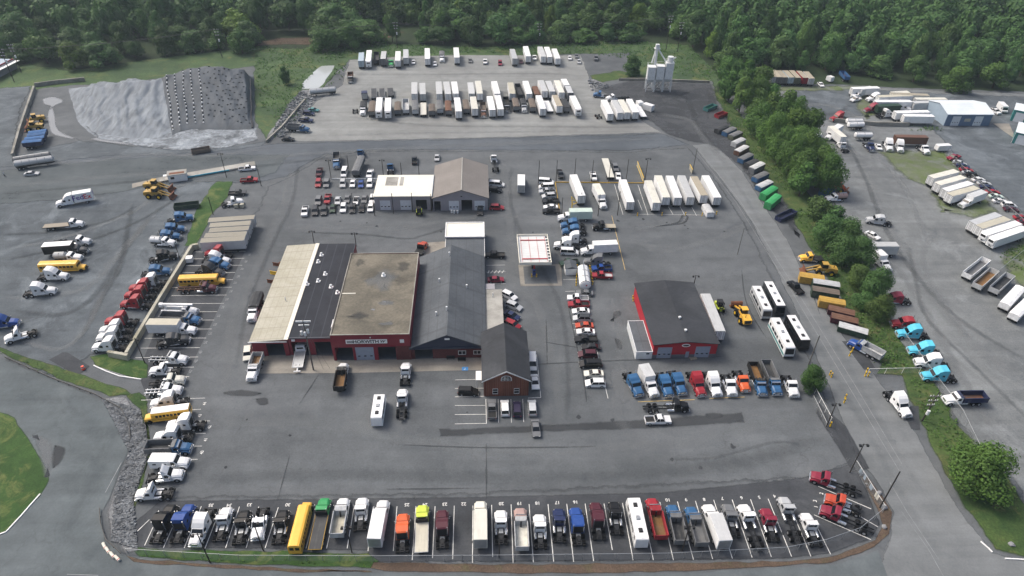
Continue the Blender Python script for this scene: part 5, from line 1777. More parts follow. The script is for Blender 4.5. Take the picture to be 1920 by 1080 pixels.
for k, q in ((44, (384, 757.5)), (43, (375, 780)), (42, (393, 801.5)), (41, (386, 825)), (40, (379, 849))):
    c = g(*q)
    tag(ob('stall_number', text_mesh(str(k), .95, 'line', bold=.02), loc=(c.x, c.y, 13 * LAYER), rot=(0, 0, math.pi / 2)), kind='structure')
_c = g(872, 692)
_b = MB().box(-.75, .75, -.6, .6, 0, .004)
tag(ob('road_marking', _b.mesh('road_marking', [plain('blue_bay_paint', '3f86c4', .7)]), loc=(_c.x, _c.y, 12 * LAYER)), kind='structure')
_b = MB().cyl((0, .2, .0), (0, .2, .006), .1, 8).box(-.07, .07, -.25, .1, 0, .006).box(-.3, .0, -.35, -.22, 0, .006)
tag(ob('road_marking', _b.mesh('road_marking', ['line']), loc=(_c.x, _c.y, 12.6 * LAYER)), kind='structure')
# kerbs of the two lawns and the street island
for pts in ([(-20, 1010), (12, 998), (40, 968), (60, 945), (76, 927)], [(176, 686), (200, 697), (225, 706), (265, 712)], [(1838, 1016), (1852, 1028), (1860, 1036)], [(1884, 1048), (1920, 1050), (1990, 1054)]):
    b = MB()
    Q = [g(*q) for q in pts]
    for a, c in zip(Q, Q[1:]):
        d = (c - a).normalized(); n = Vector((-d.y, d.x)) * .11
        b.add([(*(a - n), .05), (*(c - n), .05), (*(c + n), .05), (*(a + n), .05), (*(a - n), .26), (*(c - n), .26), (*(c + n), .26), (*(a + n), .26)], [(4, 5, 6, 7), (0, 1, 5, 4), (1, 2, 6, 5), (2, 3, 7, 6), (3, 0, 4, 7)])
    tag(ob('kerb', b.mesh('kerb', [M['white']])), kind='structure')
# ------------------------------------------------------------------ buildings
def roofmat(name, a, b, axis='y', seam=0.0, seamcol='888888', var=.1, third=None, rough=.85, rows=0.0):
    t = NT(name)
    p = t.obj()
    n1, n2 = t.noise(p, .12, 5, .65, .5), t.noise(p, 1.6, 4)
    c = t.mix(t.mapr(n1, 0, 1, .38, .64), lin(a), lin(b))
    if third:
        n3 = t.noise(p, .07, 4, .6, .8)
        c = t.mix(t.mapr(n3, 0, .8, .5, .64), c, lin(third))
    c = t.mulcol(c, t.mapr(n2, 1 - var, 1 + var, .25, .75))
    for sp, ax in ((seam, 'X' if axis == 'y' else 'Y'), (rows, 'Y' if axis == 'y' else 'X')):
        if sp:
            sx = t.n('ShaderNodeSeparateXYZ')
            t.l(p, sx.inputs[0])
            fr = t.math('FRACT', t.math('DIVIDE', sx.outputs[ax], sp), 0)
            m = t.math('LESS_THAN', fr, .09)
            c = t.mix(t.math('MULTIPLY', m, .45), c, lin(seamcol))
    return t.done(c, rough, 0, .3)


M['roof_cream'] = roofmat('cream_sheet_roof', 'a19e8e', 'b0ada0', 'y', 1.5, '8b887b', rows=4.2)
M['roof_navy'] = roofmat('black_membrane_roof', '24272e', '2e3138', 'y', 2.6, '4a4d55')
M['roof_gravel'] = roofmat('gravel_roof', '5b584f', '757064', third='45433d', var=.22)
M['roof_shingle'] = roofmat('grey_felt_roof', '4b5055', '585d62', 'y', 2.2, '44484c', var=.14, rows=9)
M['roof_dark'] = roofmat('dark_felt_roof', '2d3034', '383b40', third='43464a', var=.14)
M['roof_white'] = roofmat('white_membrane_roof', 'd9d6c9', 'e0ddd0', var=.04)
M['roof_taupe'] = roofmat('taupe_sheet_roof', '77736f', '807c78', 'y', .6, '6b6764', var=.06)
M['roof_concrete'] = roofmat('pale_flat_roof', '8f8e89', 'a3a29c', third='77766f')
M['roof_metal'] = roofmat('white_metal_roof', 'd0d9de', 'dbe2e6', 'x', 1.2, 'b8c2c8', var=.04, rough=.5)
M['redwall'] = plain('dark_red_cladding', '7a1a2c', .6, 0, .08, .6)
M['redwall2'] = plain('red_cladding', 'a31c2c', .6, 0, .08, .6)
M['brick'] = None
t = NT('red_brick')
bt = t.n('ShaderNodeTexBrick')
bt.inputs['Scale'].default_value = 1.0
bt.inputs['Brick Width'].default_value, bt.inputs['Row Height'].default_value, bt.inputs['Mortar Size'].default_value = .42, .15, .02
bt.inputs['Color1'].default_value, bt.inputs['Color2'].default_value, bt.inputs['Mortar'].default_value = lin('7a4a3a'), lin('663c2f'), lin('8a7a70')
t.l(t.scaled(t.obj(), (1, 1, 1)), bt.inputs['Vector'])
M['brick'] = t.done(t.mulcol(bt.outputs['Color'], t.mapr(t.noise(t.obj(), .6), .85, 1.12)), .9, 0, .2)
M['brick_dark'] = plain('dark_brick', '572a2a', .9, 0, .2, 2.0)
M['navy_clad'] = plain('navy_cladding', '2c3346', .6, 0, .06)
M['greywall'] = plain('grey_cladding', '8f8d92', .6, 0, .06, .5)
M['greybase'] = plain('grey_plinth', '5f6167', .7, 0, .08)
M['door_grey'] = plain('grey_roller_door', '8e97a6', .5, 0, .05)
M['door_white'] = plain('white_roller_door', 'c9ced3', .5, 0, .05)
M['blueclad'] = plain('blue_grey_cladding', '5a6e88', .55, 0, .06, .5)
M['blueclad_light'] = plain('pale_blue_cladding', '93a4b3', .55, 0, .06, .5)
M['tealclad'] = plain('teal_cladding', '2f7a78', .55, 0, .06)
M['floor_in'] = plain('workshop_floor', '4a5058', .6, 0, .15, .5)
M['block'] = roofmat('concrete_blocks', '9c9a8c', 'b2b0a2', 'y', 0, var=.16, third='86836f')
M['concrete_wall'] = roofmat('old_concrete', '7d7c76', '97958d', var=.16, third='66645c')
M['steel_white'] = plain('white_steelwork', 'cfd3d5', .5, 0, .12)
M['pole_wood'] = plain('pole_wood', '2b2724', .85, 0, .25)
M['pole_grey'] = plain('grey_pole', '5d5b57', .8, 0, .2)


def wall_x(xa, xb, y, th, h, openings=(), z0=0.0):
    """wall along x with openings (x0, x1, z0, z1)"""
    b = MB()
    xs = sorted({xa, xb, *[v for o in openings for v in o[:2]]})
    for p, q in zip(xs, xs[1:]):
        hit = sorted([o for o in openings if o[0] <= p + 1e-6 and o[1] >= q - 1e-6], key=lambda o: o[2])
        z = z0
        for o in hit:
            if o[2] > z:
                b.box(p, q, y, y + th, z, o[2])
            z = o[3]
        if h > z:
            b.box(p, q, y, y + th, z, h)
    return b


def pitched(b, x0, x1, y0, y1, za, zr, xr, th=.22, oh=.0):
    """ridge along y at xr, eaves za"""
    for xe in (x0 - oh, x1 + oh):
        ze = za
        a = [(xe, y0, ze), (xr, y0, zr), (xr, y0, zr - th), (xe, y0, ze - th)]
        c = [(x, y1, z) for x, _, z in a]
        b.loft([a, c])
    return b


def part(nm, mb, mats, root, **k):
    mats = mats if isinstance(mats, list) else [mats]
    o = ob(nm, mb.mesh(nm, mats), root)
    if k.get('label'):
        o['label'] = k['label']
    return o


def hall(x0, x1, y0, y1, h, label, wall, front=None, openings=(), doors=(), name='workshop_hall', cat='building', group=None, sides=True, base=None):
    """shell of four walls on its own floor; doors: (opening index, material, raised)"""
    r = thing(name, (0, 0, 0), 0, label, cat, group)
    th = .25
    part('front_wall', wall_x(x0, x1, y0, th, h, openings), front or wall, r)
    part('side_wall', MB().box(x0, x0 + th, y0 + th, y1 - th, 0, h), wall, r)
    part('side_wall', MB().box(x1 - th, x1, y0 + th, y1 - th, 0, h), wall, r)
    part('back_wall', MB().box(x0, x1, y1 - th, y1, 0, h), wall, r)
    part('floor', MB().box(x0 + th, x1 - th, y0 + th, y1 - th, 0, .13), 'floor_in', r)
    for i, mt in doors:
        a, c, z0, z1 = openings[i]
        d = MB().box(a + .01, c - .01, y0 + .08, y0 + .16, z0, z1 - .01)
        for j in range(1, 4):
            zz = z0 + (z1 - z0) * j / 4
            d.box(a + .02, c - .02, y0 + .055, y0 + .079, zz - .03, zz + .03)
        dr = part('roller_door', d, mt, r)
        n = 3
        for j in range(n):
            xx = a + (c - a) * (j + .5) / n
            ob('door_window', MB().box(xx - .28, xx + .28, y0 + .03, y0 + .054, z0 + 1.25, z0 + 1.55).mesh('door_window', ['glass']), dr)
    return r


def vent(root, x, y, z, kind=0):
    b = MB().box(x - .55, x + .55, y - .5, y + .5, z, z + .12)
    o = part('roof_vent', b, 'white', root)
    c = MB().cyl((x, y, z + .12), (x, y, z + .75), .24, 8).cyl((x, y, z + .75), (x, y, z + .9), .4, 8, r1=.3)
    ob('vent_cowl', c.mesh('vent_cowl', ['steel_white']), o)


# the west hall with the cream sheet roof
r = hall(-55.6, -47.0, 125.9, 167.2, 4.7, 'long workshop hall with weathered cream roof and dark red front', 'redwall', openings=[(-52.3, -48.1, 0, 4.0)])
b = MB().loft([[(x, -0.3 + 125.9, z) for x, z in ((-56.0, 4.75), (-47.05, 5.4), (-47.05, 5.6), (-56.0, 4.95))], [(x, 167.5, z) for x, z in ((-56.0, 4.75), (-47.05, 5.4), (-47.05, 5.6), (-56.0, 4.95))]])
part('roof', b, 'roof_cream', r)
part('fascia', MB().prof([(-55.6, 4.7), (-47.0, 4.7), (-47.0, 5.39), (-55.6, 4.76)], 125.9, 126.1), 'redwall', r)
part('ridge_cap', MB().box(-47.6, -46.6, 125.4, 167.4, 5.61, 5.75), 'roof_white', r)
part('gutter', MB().box(-56.2, -47.0, 125.4, 125.59, 4.8, 5.0), 'white', r)
o = part('flue', MB().cyl((-50.5, 141, 5.3), (-50.5, 141, 6.6), .12, 8), 'steel_white', r)
# the middle hall with the black membrane roof
r = hall(-46.9, -36.2, 126.1, 167.3, 5.5, 'workshop hall with black flat roof dotted with white vents', 'redwall', openings=[(-46.3, -42.2, 0, 4.2), (-40.7, -36.8, 0, 4.2)])
part('roof', MB().box(-46.55, -36.2, 126.1, 167.3, 5.5, 5.62), 'roof_navy', r)
part('coping', MB().box(-46.9, -36.2, 125.95, 126.1, 5.35, 5.75), 'greybase', r)
for px, py in ((603, 479), (597, 492), (610, 515), (597, 528), (576, 534), (621, 539), (633, 550)):
    c = g(px, py, 5.6)
    vent(r, c.x, c.y, 5.62)
ob('wall_light', MB().box(-46.0, -45.2, 125.96, 126.09, 4.6, 5.2).mesh('wall_light', ['white']), r)
# the tall hall with the gravel roof and the sign
r = hall(-36.0, -17.25, 123.8, 158.4, 8.2, 'tall red workshop hall with gravel roof and white name sign', 'redwall', openings=[(-35.4, -31.2, 0, 4.3), (-30.6, -26.2, 0, 4.3), (-25.2, -20.9, 0, 4.3)], doors=[(1, 'door_grey')])
part('roof', MB().box(-35.75, -17.5, 124.05, 158.15, 7.95, 8.08), 'roof_gravel', r)
part('coping', MB().box(-36.0, -17.25, 123.75, 124.05, 8.2, 8.3).box(-36.0, -17.25, 158.15, 158.4, 8.2, 8.3).box(-36.0, -35.75, 124.05, 158.15, 8.2, 8.3).box(-17.5, -17.25, 124.05, 158.15, 8.2, 8.3), 'concrete_wall', r)
part('brick_pier', MB().box(-20.8, -17.3, 123.72, 123.8, 0, 4.5), 'brick_dark', r)
sg = part('name_sign', MB().box(-32.5, -22.7, 123.66, 123.8, 5.55, 6.75), 'white', r)
for i in range(3):
    ob('sign_stripe', MB().box(-32.25, -30.75, 123.645, 123.66, 5.85 + i * .24, 5.99 + i * .24).mesh('sign_stripe', ['dark']), sg)
me = text_mesh('HORWITH', 1.3, 'black', bold=.04)
ob('lettering', me, sg, loc=(-27.75, 123.65, 6.15), rot=(math.pi / 2, 0, 0))
ob('emblem', text_mesh('W', 1.1, 'black', shear=.35, bold=.03), sg, loc=(-23.9, 123.65, 6.15), rot=(math.pi / 2, 0, 0))
part('wall_light', MB().cyl((-26.6, 123.6, 7.4), (-26.6, 123.8, 7.4), .16, 8), 'lamp', r)
part('notice_board', MB().box(-19.7, -18.7, 123.7, 123.8, 5.6, 6.6), 'steel_white', r)
for px, py in ((719, 517),):
    c = g(px, py, 8.1)
    vent(r, c.x, c.y, 8.08)
part('skylight_strip', MB().box(-35.6, -32.2, 140, 140.3, 8.08, 8.2), 'roof_white', r)
part('wall_unit', MB().box(-36.45, -36.0, 127.5, 130.5, 6.2, 7.6), 'steel_white', r)
def roof_stain(root, x, y, rx, ry, z, mat, op):
    o = sheet('roof_stain', [(x + rx * random.uniform(.7, 1.2) * math.cos(a), y + ry * random.uniform(.7, 1.2) * math.sin(a)) for a in [k * math.pi / 6 for k in range(12)]], mat, z / LAYER, 0, world=True, soft=min(rx, ry) * .6, op=op)
    o.parent = root
    del o['kind']


for x, y, rx, ry, mt, op in ((-26, 146, 5, 5, 'dusty', .5), (-24, 136, 2.5, 1.5, 'dusty', .55), (-30, 131, 3, 2, 'stain', .4), (-21, 152, 2, 3, 'stain', .4), (-33, 154, 2, 2, 'stain', .35), (-23, 128, 2, 1, 'dusty', .5), (-27, 133.5, .8, .5, 'line_worn', .7), (-24.5, 136.5, .6, .4, 'line_worn', .7)):
    roof_stain(r, x, y, rx, ry, 8.085, mt, op)
# gabled workshop with grey felt roof
r = hall(-17.2, .5, 124.0, 162.0, 3.9, 'gabled workshop with grey felt roof, navy gable and brick front', 'greywall', 'brick_dark', openings=[(-16.4, -12.1, 0, 3.5), (-5.9, -3.9, 1.2, 2.5), (-2.2, -.3, 1.2, 2.5)])
part('roof', pitched(MB(), -17.2, .5, 123.4, 162.3, 4.0, 8.1, -8.4, .25, .45), 'roof_shingle', r)
part('gable', MB().prof([(-17.2, 3.9), (.5, 3.9), (.3, 3.93), (-8.4, 7.8), (-17.0, 3.93)], 123.75, 124.0), 'navy_clad', r)
part('gable', MB().prof([(-17.2, 3.9), (.5, 3.9), (-8.4, 7.8)], 161.75, 162.0), 'greywall', r)
part('fascia', MB().box(-17.6, .9, 123.45, 123.75, 3.55, 3.9), 'navy_clad', r)
for xa in (-5.9, -2.2):
    w_ = part('window', MB().box(xa, xa + 1.9, 123.95, 124.1, 1.2, 1.3).box(xa, xa + 1.9, 123.95, 124.1, 2.4, 2.5).box(xa, xa + .1, 123.95, 124.1, 1.3, 2.4).box(xa + 1.8, xa + 1.9, 123.95, 124.1, 1.3, 2.4).box(xa + .9, xa + 1.0, 123.95, 124.1, 1.3, 2.4), 'white', r)
    ob('window_glass', MB().box(xa + .1, xa + 1.8, 124.02, 124.06, 1.3, 2.4).mesh('window_glass', ['glass']), w_)
part('gable_vent', MB().box(-9.0, -7.8, 123.68, 123.75, 6.3, 6.8), 'white', r)
for px, py in ((818, 593), (838, 590), (824, 531), (843, 487), (875, 538)):
    c = g(px, py, 6.5)
    zr = 4.0 + (8.1 - 4.0) * (1 - abs(c.x + 8.4) / 9.2)
    part('flue', MB().cyl((c.x, c.y, zr - .2), (c.x, c.y, zr + 1.0), .14, 8).cyl((c.x, c.y, zr + 1.0), (c.x, c.y, zr + 1.15), .24, 8), 'steel_white', r)
# rear annexes
r = hall(-10.4, 1.0, 162.05, 171.8, 3.9, 'low dark-roofed annex behind the gabled workshop', 'greywall', name='workshop_annex')
part('roof', MB().box(-10.4, 1.0, 162.35, 171.8, 3.9, 4.05), 'roof_shingle', r)
part('edge_trim', MB().box(-10.5, -10.4, 162.2, 171.8, 3.8, 4.12).box(1.0, 1.1, 162.2, 171.8, 3.8, 4.12), 'white', r)
r = hall(-10.6, 1.0, 171.85, 180.0, 4.4, 'small annex with a flat cream roof', 'greywall', name='workshop_annex')
part('roof', MB().box(-10.4, .8, 172.05, 179.8, 4.4, 4.5), 'roof_white', r)
part('parapet', MB().box(-10.7, 1.1, 171.75, 172.05, 4.4, 4.75).box(-10.7, 1.1, 179.8, 180.1, 4.4, 4.75).box(-10.7, -10.4, 172.05, 179.8, 4.4, 4.75).box(.8, 1.1, 172.05, 179.8, 4.4, 4.75), 'white', r)
r = hall(.75, 5.4, 127.2, 147.2, 3.3, 'lean-to with pale flat roof beside the gabled workshop', 'greywall', name='lean_to')
part('roof', MB().box(.95, 5.5, 127.2, 147.3, 3.3, 3.45), 'roof_concrete', r)
part('flue', MB().cyl((3.0, 144, 3.4), (3.0, 144, 4.8), .12, 8), 'steel_white', r)
part('roof_hatch', MB().box(1.0, 3.6, 147.5, 150.0, 0, 3.4), 'greywall', r)
# brick office
r = hall(0.2, 10.5, 110.9, 127.0, 5.5, 'two-storey brick office with dark gabled roof and arched window', 'brick', openings=[(2.3, 3.4, .9, 2.4), (7.2, 8.3, .9, 2.4)], name='office_building')
part('roof', pitched(MB(), .2, 10.5, 110.4, 127.3, 5.55, 8.4, 5.35, .25, .45), 'roof_dark', r)
for yy in (110.9, 126.75):
    part('gable', MB().prof([(.2, 5.5), (10.5, 5.5), (5.35, 8.1)], yy, yy + .25), 'brick', r)
bt_ = MB()
for xe in (-.25, 10.95):
    a = [(xe, 110.34, 5.34), (5.35, 110.34, 8.42), (5.35, 110.34, 8.08), (xe, 110.34, 5.0)]
    bt_.loft([a, [(x, 110.39, z) for x, _, z in a]])
part('barge_board', bt_, 'white', r)
aw = MB()
pts = [(4.1, 5.0)] + [(5.35 + 1.25 * math.cos(math.pi - math.pi * i / 10), 5.5 + 1.1 * math.sin(math.pi * i / 10)) for i in range(11)] + [(6.6, 5.0)]
aw.prof(pts, 110.78, 110.9)
w_ = part('arched_window', aw, 'white', r)
gw = MB().prof([(5.35 + (x - 5.35) * .86, 5.0 + .12 + (z - 5.0) * .86) for x, z in pts], 110.74, 110.779)
gw_ = ob('window_glass', gw.mesh('window_glass', ['glass']), w_)
ob('glazing_bar', MB().box(4.95, 5.03, 110.72, 110.739, 5.1, 6.45).box(5.67, 5.75, 110.72, 110.739, 5.1, 6.45).box(4.2, 6.5, 110.721, 110.738, 5.6, 5.68).mesh('glazing_bar', ['white']), w_)
for xa in (2.3, 7.2):
    w_ = part('window', MB().box(xa - .08, xa + 1.18, 110.84, 110.95, .78, .9).box(xa - .08, xa + 1.18, 110.84, 110.95, 2.4, 2.5).box(xa - .08, xa, 110.84, 110.95, .9, 2.4).box(xa + 1.1, xa + 1.18, 110.84, 110.95, .9, 2.4).box(xa, xa + 1.1, 110.9, 110.96, 1.6, 1.68), 'white', r)
    ob('window_glass', MB().box(xa, xa + 1.1, 110.98, 111.02, .9, 2.4).mesh('window_glass', ['glass']), w_)
part('entrance_canopy', MB().box(-1.6, .2, 113.5, 116.5, 2.6, 2.8).box(-1.55, -1.4, 113.55, 113.7, 0, 2.6).box(-1.55, -1.4, 116.3, 116.45, 0, 2.6), 'white', r)
# cream-roofed garage and taupe gabled garage
r = hall(-34.4, -16.0, 195.5, 209.8, 5.1, 'grey garage with flat cream roof and three roller doors', 'greywall', openings=[(-32.7, -29.3, 0, 3.7), (-26.1, -22.6, 0, 3.7), (-21.0, -17.5, 0, 3.8)], doors=[(0, 'door_white'), (1, 'door_white')], name='garage_building')
part('roof', MB().box(-34.6, -15.8, 195.3, 210.0, 5.1, 5.3), 'roof_white', r)
part('roof_patch', MB().box(-31.5, -27.5, 202.5, 208.5, 5.3, 5.33).box(-26.8, -25.6, 202.5, 208.5, 5.3, 5.33), 'roof_concrete', r)
part('edge_trim', MB().box(-15.8, -15.65, 195.3, 210.0, 4.9, 5.35), 'blueclad_light', r)
r = hall(-15.4, 2.4, 194.9, 217.5, 4.8, 'garage with taupe gabled roof and grey front', 'greywall', openings=[(-15.1, -13.0, 0, 3.6), (-10.3, -7.0, 0, 3.7), (-6.2, -2.7, 0, 4.0), (-2.0, 1.5, 0, 3.7)], doors=[(1, 'door_white'), (3, 'door_white')], name='garage_building')
part('roof', pitched(MB(), -15.4, 2.4, 194.5, 217.8, 4.85, 7.9, -6.1, .25, .4), 'roof_taupe', r)
part('ridge_cap', MB().box(-6.3, -5.9, 194.5, 217.8, 7.88, 7.98), 'roof_concrete', r)
for yy in (194.9, 217.25):
    part('gable', MB().prof([(-15.4, 4.8), (2.4, 4.8), (-6.1, 7.62)], yy, yy + .25), 'greywall', r)
part('wall_light', MB().box(-6.4, -5.9, 194.75, 194.9, 5.2, 5.5), 'dark', r)
# small red garage with its white annex
r = hall(41.8, 57.6, 122.6, 147.2, 4.7, 'red garage with dark roof, grey roller doors and oval sign', 'redwall2', openings=[(42.9, 46.5, 0, 3.7), (50.0, 50.95, 0, 2.2), (52.3, 56.0, 0, 3.8)], doors=[(0, 'door_grey'), (2, 'door_grey')], name='garage_building')
part('roof', pitched(MB(), 41.8, 57.6, 122.2, 147.5, 4.85, 5.75, 49.7, .2, .3), 'roof_dark', r)
for yy in (122.6, 146.95):
    part('gable', MB().prof([(41.8, 4.7), (57.6, 4.7), (49.7, 5.54)], yy, yy + .25), 'redwall2', r)
part('man_door', MB().box(50.01, 50.94, 122.7, 122.78, 0, 2.19), 'door_grey', r)
part('plinth', MB().box(41.75, 42.89, 122.56, 122.6, 0, 1.3).box(46.51, 49.99, 122.56, 122.6, 0, 1.3).box(50.96, 52.29, 122.56, 122.6, 0, 1.3).box(56.01, 57.65, 122.56, 122.6, 0, 1.3), 'greybase', r)
sg = MB()
sg.loft([[(49.7 + 1.05 * math.cos(q), y, 4.25 + .48 * math.sin(q)) for q in [2 * math.pi * i / 20 for i in range(20)]] for y in (122.52, 122.6)])
so = part('oval_sign', sg, 'white', r)
sb = MB()
sb.loft([[(49.7 + .8 * math.cos(q), y, 4.25 + .24 * math.sin(q)) for q in [2 * math.pi * i / 16 for i in range(16)]] for y in (122.5, 122.519)])
ob('sign_band', sb.mesh('sign_band', ['dark']), so)
for px, py in ((1274, 598), (1285, 622)):
    c = g(px, py, 5.5)
    vent(r, c.x, c.y, 5.4)
r = hall(37.7, 41.7, 122.5, 134.4, 2.35, 'low white annex with grey flat roof beside the red garage', 'steel_white', name='garage_annex', openings=[(40.2, 41.0, 1.5, 2.0)])
part('roof', MB().box(37.8, 41.6, 122.6, 134.3, 2.36, 2.46), 'roof_shingle', r)
part('parapet', MB().box(37.65, 41.75, 122.45, 122.6, 2.36, 2.5).box(37.65, 41.75, 134.3, 134.45, 2.36, 2.5).box(37.65, 37.8, 122.6, 134.3, 2.36, 2.5).box(41.6, 41.75, 122.6, 134.3, 2.36, 2.5), 'steel_white', r)
part('window_glass', MB().box(40.2, 41.0, 122.58, 122.62, 1.5, 2.0), 'glass', r)
# fuel canopy
M['deck_panel'] = roofmat('canopy_panels', 'c2c5c4', 'cfd1d0', 'x', .9, 'a4a8a8', var=.05)
r = thing('fuel_canopy', (0, 0, 0), 0, 'white fuel canopy with red beams over the pump island', 'canopy')
x0, x1, y0, y1, z = 10.7, 19.8, 156.8, 171.5, 5.0
part('canopy_deck', MB().box(x0 + .15, x1 - .15, y0 + .15, y1 - .15, z - .15, z), 'deck_panel', r)
part('fascia', MB().box(x0, x1, y0, y0 + .15, z - .35, z + .6).box(x0, x1, y1 - .15, y1, z - .35, z + .6).box(x0, x0 + .15, y0 + .15, y1 - .15, z - .35, z + .6).box(x1 - .15, x1, y0 + .15, y1 - .15, z - .35, z + .6), 'roof_white', r)
for yy in (y0 + 2.4, y1 - 2.6):
    part('roof_beam', MB().box(x0 + .9, x1 - .9, yy - .13, yy + .13, z + .02, z + .25), 'redp', r)
for i in range(4):
    xx = x0 + 1.0 + (x1 - x0 - 2.0) * i / 3
    part('roof_pipe', MB().box(xx - .035, xx + .035, y0 + .6, y1 - .6, z + .02, z + .09), 'redp', r)
for i in range(9):
    part('gutter_bracket', MB().box(x1 - .75, x1 - .15, y0 + 1 + i * 1.55, y0 + 1.25 + i * 1.55, z + .05, z + .45), 'greybase', r)
for yy in (y0 + 2.4, y1 - 2.6):
    part('column', MB().box(15.0, 15.4, yy - .2, yy + .2, 0.1, z - .15), 'redp', r)
for k, (px, py, lb) in enumerate(((1001, 516, 'blue fuel pump on the canopy island, nearer the office'), (999, 503, 'dark fuel pump deeper under the canopy'))):
    c = g(px, py)
    p_ = thing('fuel_pump', (c.x, c.y, .1), 0, lb, 'fuel pump', 'pumps under the canopy')
    part('pump_body', MB().box(-.4, .4, -.3, .3, 0, 1.8), plain('blue_pump' if k == 0 else 'dark_pump', '20408c' if k == 0 else '3a2020', .4), p_)
    part('pump_display', MB().box(-.3, .3, -.33, -.3, 1.2, 1.6), 'glass', p_)
# blue-grey metal building
A, Bv = g(1769, 236), g(1853, 236)
ang = math.atan2((Bv - A).y, (Bv - A).x)
wid = (Bv - A).length
r = thing('metal_building', (A.x, A.y, 0), ang, 'blue-grey metal building with white roof and two pale doors', 'building')
dp, h, hr = 15.0, 5.0, 7.0
part('front_wall', wall_x(0, wid, 0, .2, h, [(2.6, 6.2, 0, 4.2), (12.2, 15.8, 0, 4.2)]), 'blueclad', r)
for xx, mt in ((0, 'blueclad_light'), (wid - .2, 'blueclad')):
    gb = MB()
    gb.loft([[(xx, .2, 0), (xx, dp, 0), (xx, dp, h), (xx, dp / 2, hr - .15), (xx, .2, h)], [(xx + .2, .2, 0), (xx + .2, dp, 0), (xx + .2, dp, h), (xx + .2, dp / 2, hr - .15), (xx + .2, .2, h)]])
    part('gable_wall', gb, mt, r)
part('back_wall', MB().box(.2, wid - .2, dp - .2, dp, 0, h), 'blueclad', r)
rb = MB()
for ye in (-.3, dp + .3):
    a = [(-.3, ye, h), (-.3, dp / 2, hr), (-.3, dp / 2, hr + .15), (-.3, ye, h + .15)]
    rb.loft([a, [(wid + .3, y, z) for _, y, z in a]])
part('roof', rb, 'roof_metal', r)
for xa in (2.6, 12.2):
    d_ = part('roller_door', MB().box(xa + .01, xa + 3.59, .06, .14, 0, 4.19), 'door_white', r)
    for j in range(3):
        ob('door_window', MB().box(xa + .5 + j * 1.05, xa + .9 + j * 1.05, .03, .059, 1.3, 1.6).mesh('door_window', ['glass']), d_)
part('wall_sign', MB().box(8.0, 10.6, -.06, 0, 1.9, 3.2), 'beige' if 'beige' in M else 'roof_cream', r)
# teal building at the far edge
A = g(1896, 268)
r = thing('metal_building', (A.x, A.y, 0), math.radians(-38), 'teal metal building with pale roof and white roller doors', 'building')
part('wall', wall_x(0, 24, 0, .2, 4.6, [(1.0, 4.6, 0, 3.9), (7, 10.6, 0, 3.9)]).box(0, .2, .2, 11.8, 0, 4.6).box(23.8, 24, .2, 11.8, 0, 4.6).box(0, 24, 11.8, 12, 0, 4.6), 'tealclad', r)
part('roof', MB().loft([[(-.3, -.3, 4.6), (-.3, 12.3, 4.6), (-.3, 12.3, 4.8), (-.3, 6, 6.2), (-.3, -.3, 4.8)], [(24.3, -.3, 4.6), (24.3, 12.3, 4.6), (24.3, 12.3, 4.8), (24.3, 6, 6.2), (24.3, -.3, 4.8)]]), 'roof_metal', r)
for xa in (1.0, 7.0):
    part('roller_door', MB().box(xa + .01, xa + 3.59, .06, .14, 0, 3.89), 'door_white', r)
part('corner_post', MB().box(-.12, .0, -.12, .3, 0, 4.59), 'white', r)
A = g(1893, 226)
r = thing('metal_building', (A.x, A.y, 0), math.radians(-38), 'teal shed behind the larger teal building', 'building')
part('wall', MB().box(0, 16, 0, 9, 0, 5.0), 'tealclad', r)
part('roof', MB().loft([[(-.3, -.3, 5.0), (-.3, 9.3, 5.0), (-.3, 4.5, 6.3)], [(16.3, -.3, 5.0), (16.3, 9.3, 5.0), (16.3, 4.5, 6.3)]]), 'roof_metal', r)
part('roller_door', MB().box(1.0, 4.6, -.05, 0, 0, 4.0), 'door_white', r)
# long building beyond the west edge
A, Bv = g(3, 146), g(38, 128)
r = thing('store_building', (A.x, A.y, 0), math.atan2((Bv - A).y, (Bv - A).x), 'long low store with white awning and maroon trim at the west edge', 'building')
ln = (Bv - A).length
part('wall', MB().box(-30, ln, 1.2, 14, 0, 4), 'greywall', r)
part('awning', MB().prof([(-30, 3.4), (ln + .6, 3.4), (ln + .6, 3.6), (-30, 3.6)], -.8, 1.6), 'white', r)
part('trim', MB().box(-30.1, ln + .1, 1.7, 2.1, 3.7, 4.5), 'redwall', r)
part('roof', MB().box(-30, ln, 2.1, 14, 4.0, 4.2), 'blueclad_light', r)
# weighbridge office and deck
A, Bv = g(317.5, 343), g(352, 338.5)
an = math.atan2((Bv - A).y, (Bv - A).x)
ln = (Bv - A).length
r = thing('weighbridge_office', (A.x, A.y, 0), an, 'small white weighbridge office with rusty patched roof', 'building')
part('wall', MB().box(0, ln, 0, 3.2, 0, 2.7), 'white', r)
part('roof', MB().box(-.2, ln + .2, -.2, 3.4, 2.7, 2.85), 'roof_concrete', r)
part('roof_patch', MB().box(.6, ln - .5, .4, 1.8, 2.85, 2.88), 'rust', r)
part('window_glass', MB().box(.8, 2.0, -.03, 0, 1.2, 2.0), 'glass', r)
part('door', MB().box(ln, ln + .05, .8, 1.8, 0.02, 2.1), 'door_grey', r)
part('entrance_hood', MB().box(-1.4, -.2, .3, 1.6, 2.4, 2.55).box(-1.35, -1.25, .35, .45, 0, 2.4), 'white', r)
A, Bv = g(352, 331), g(479, 309)
an = math.atan2((Bv - A).y, (Bv - A).x)
r = thing('weighbridge_deck', (A.x, A.y, 0), an, 'long raised weighbridge deck with blue edge', 'weighbridge')
ln = (Bv - A).length
part('deck', MB().box(-9, ln, -1.6, 1.6, .15, .75), 'roof_concrete', r)
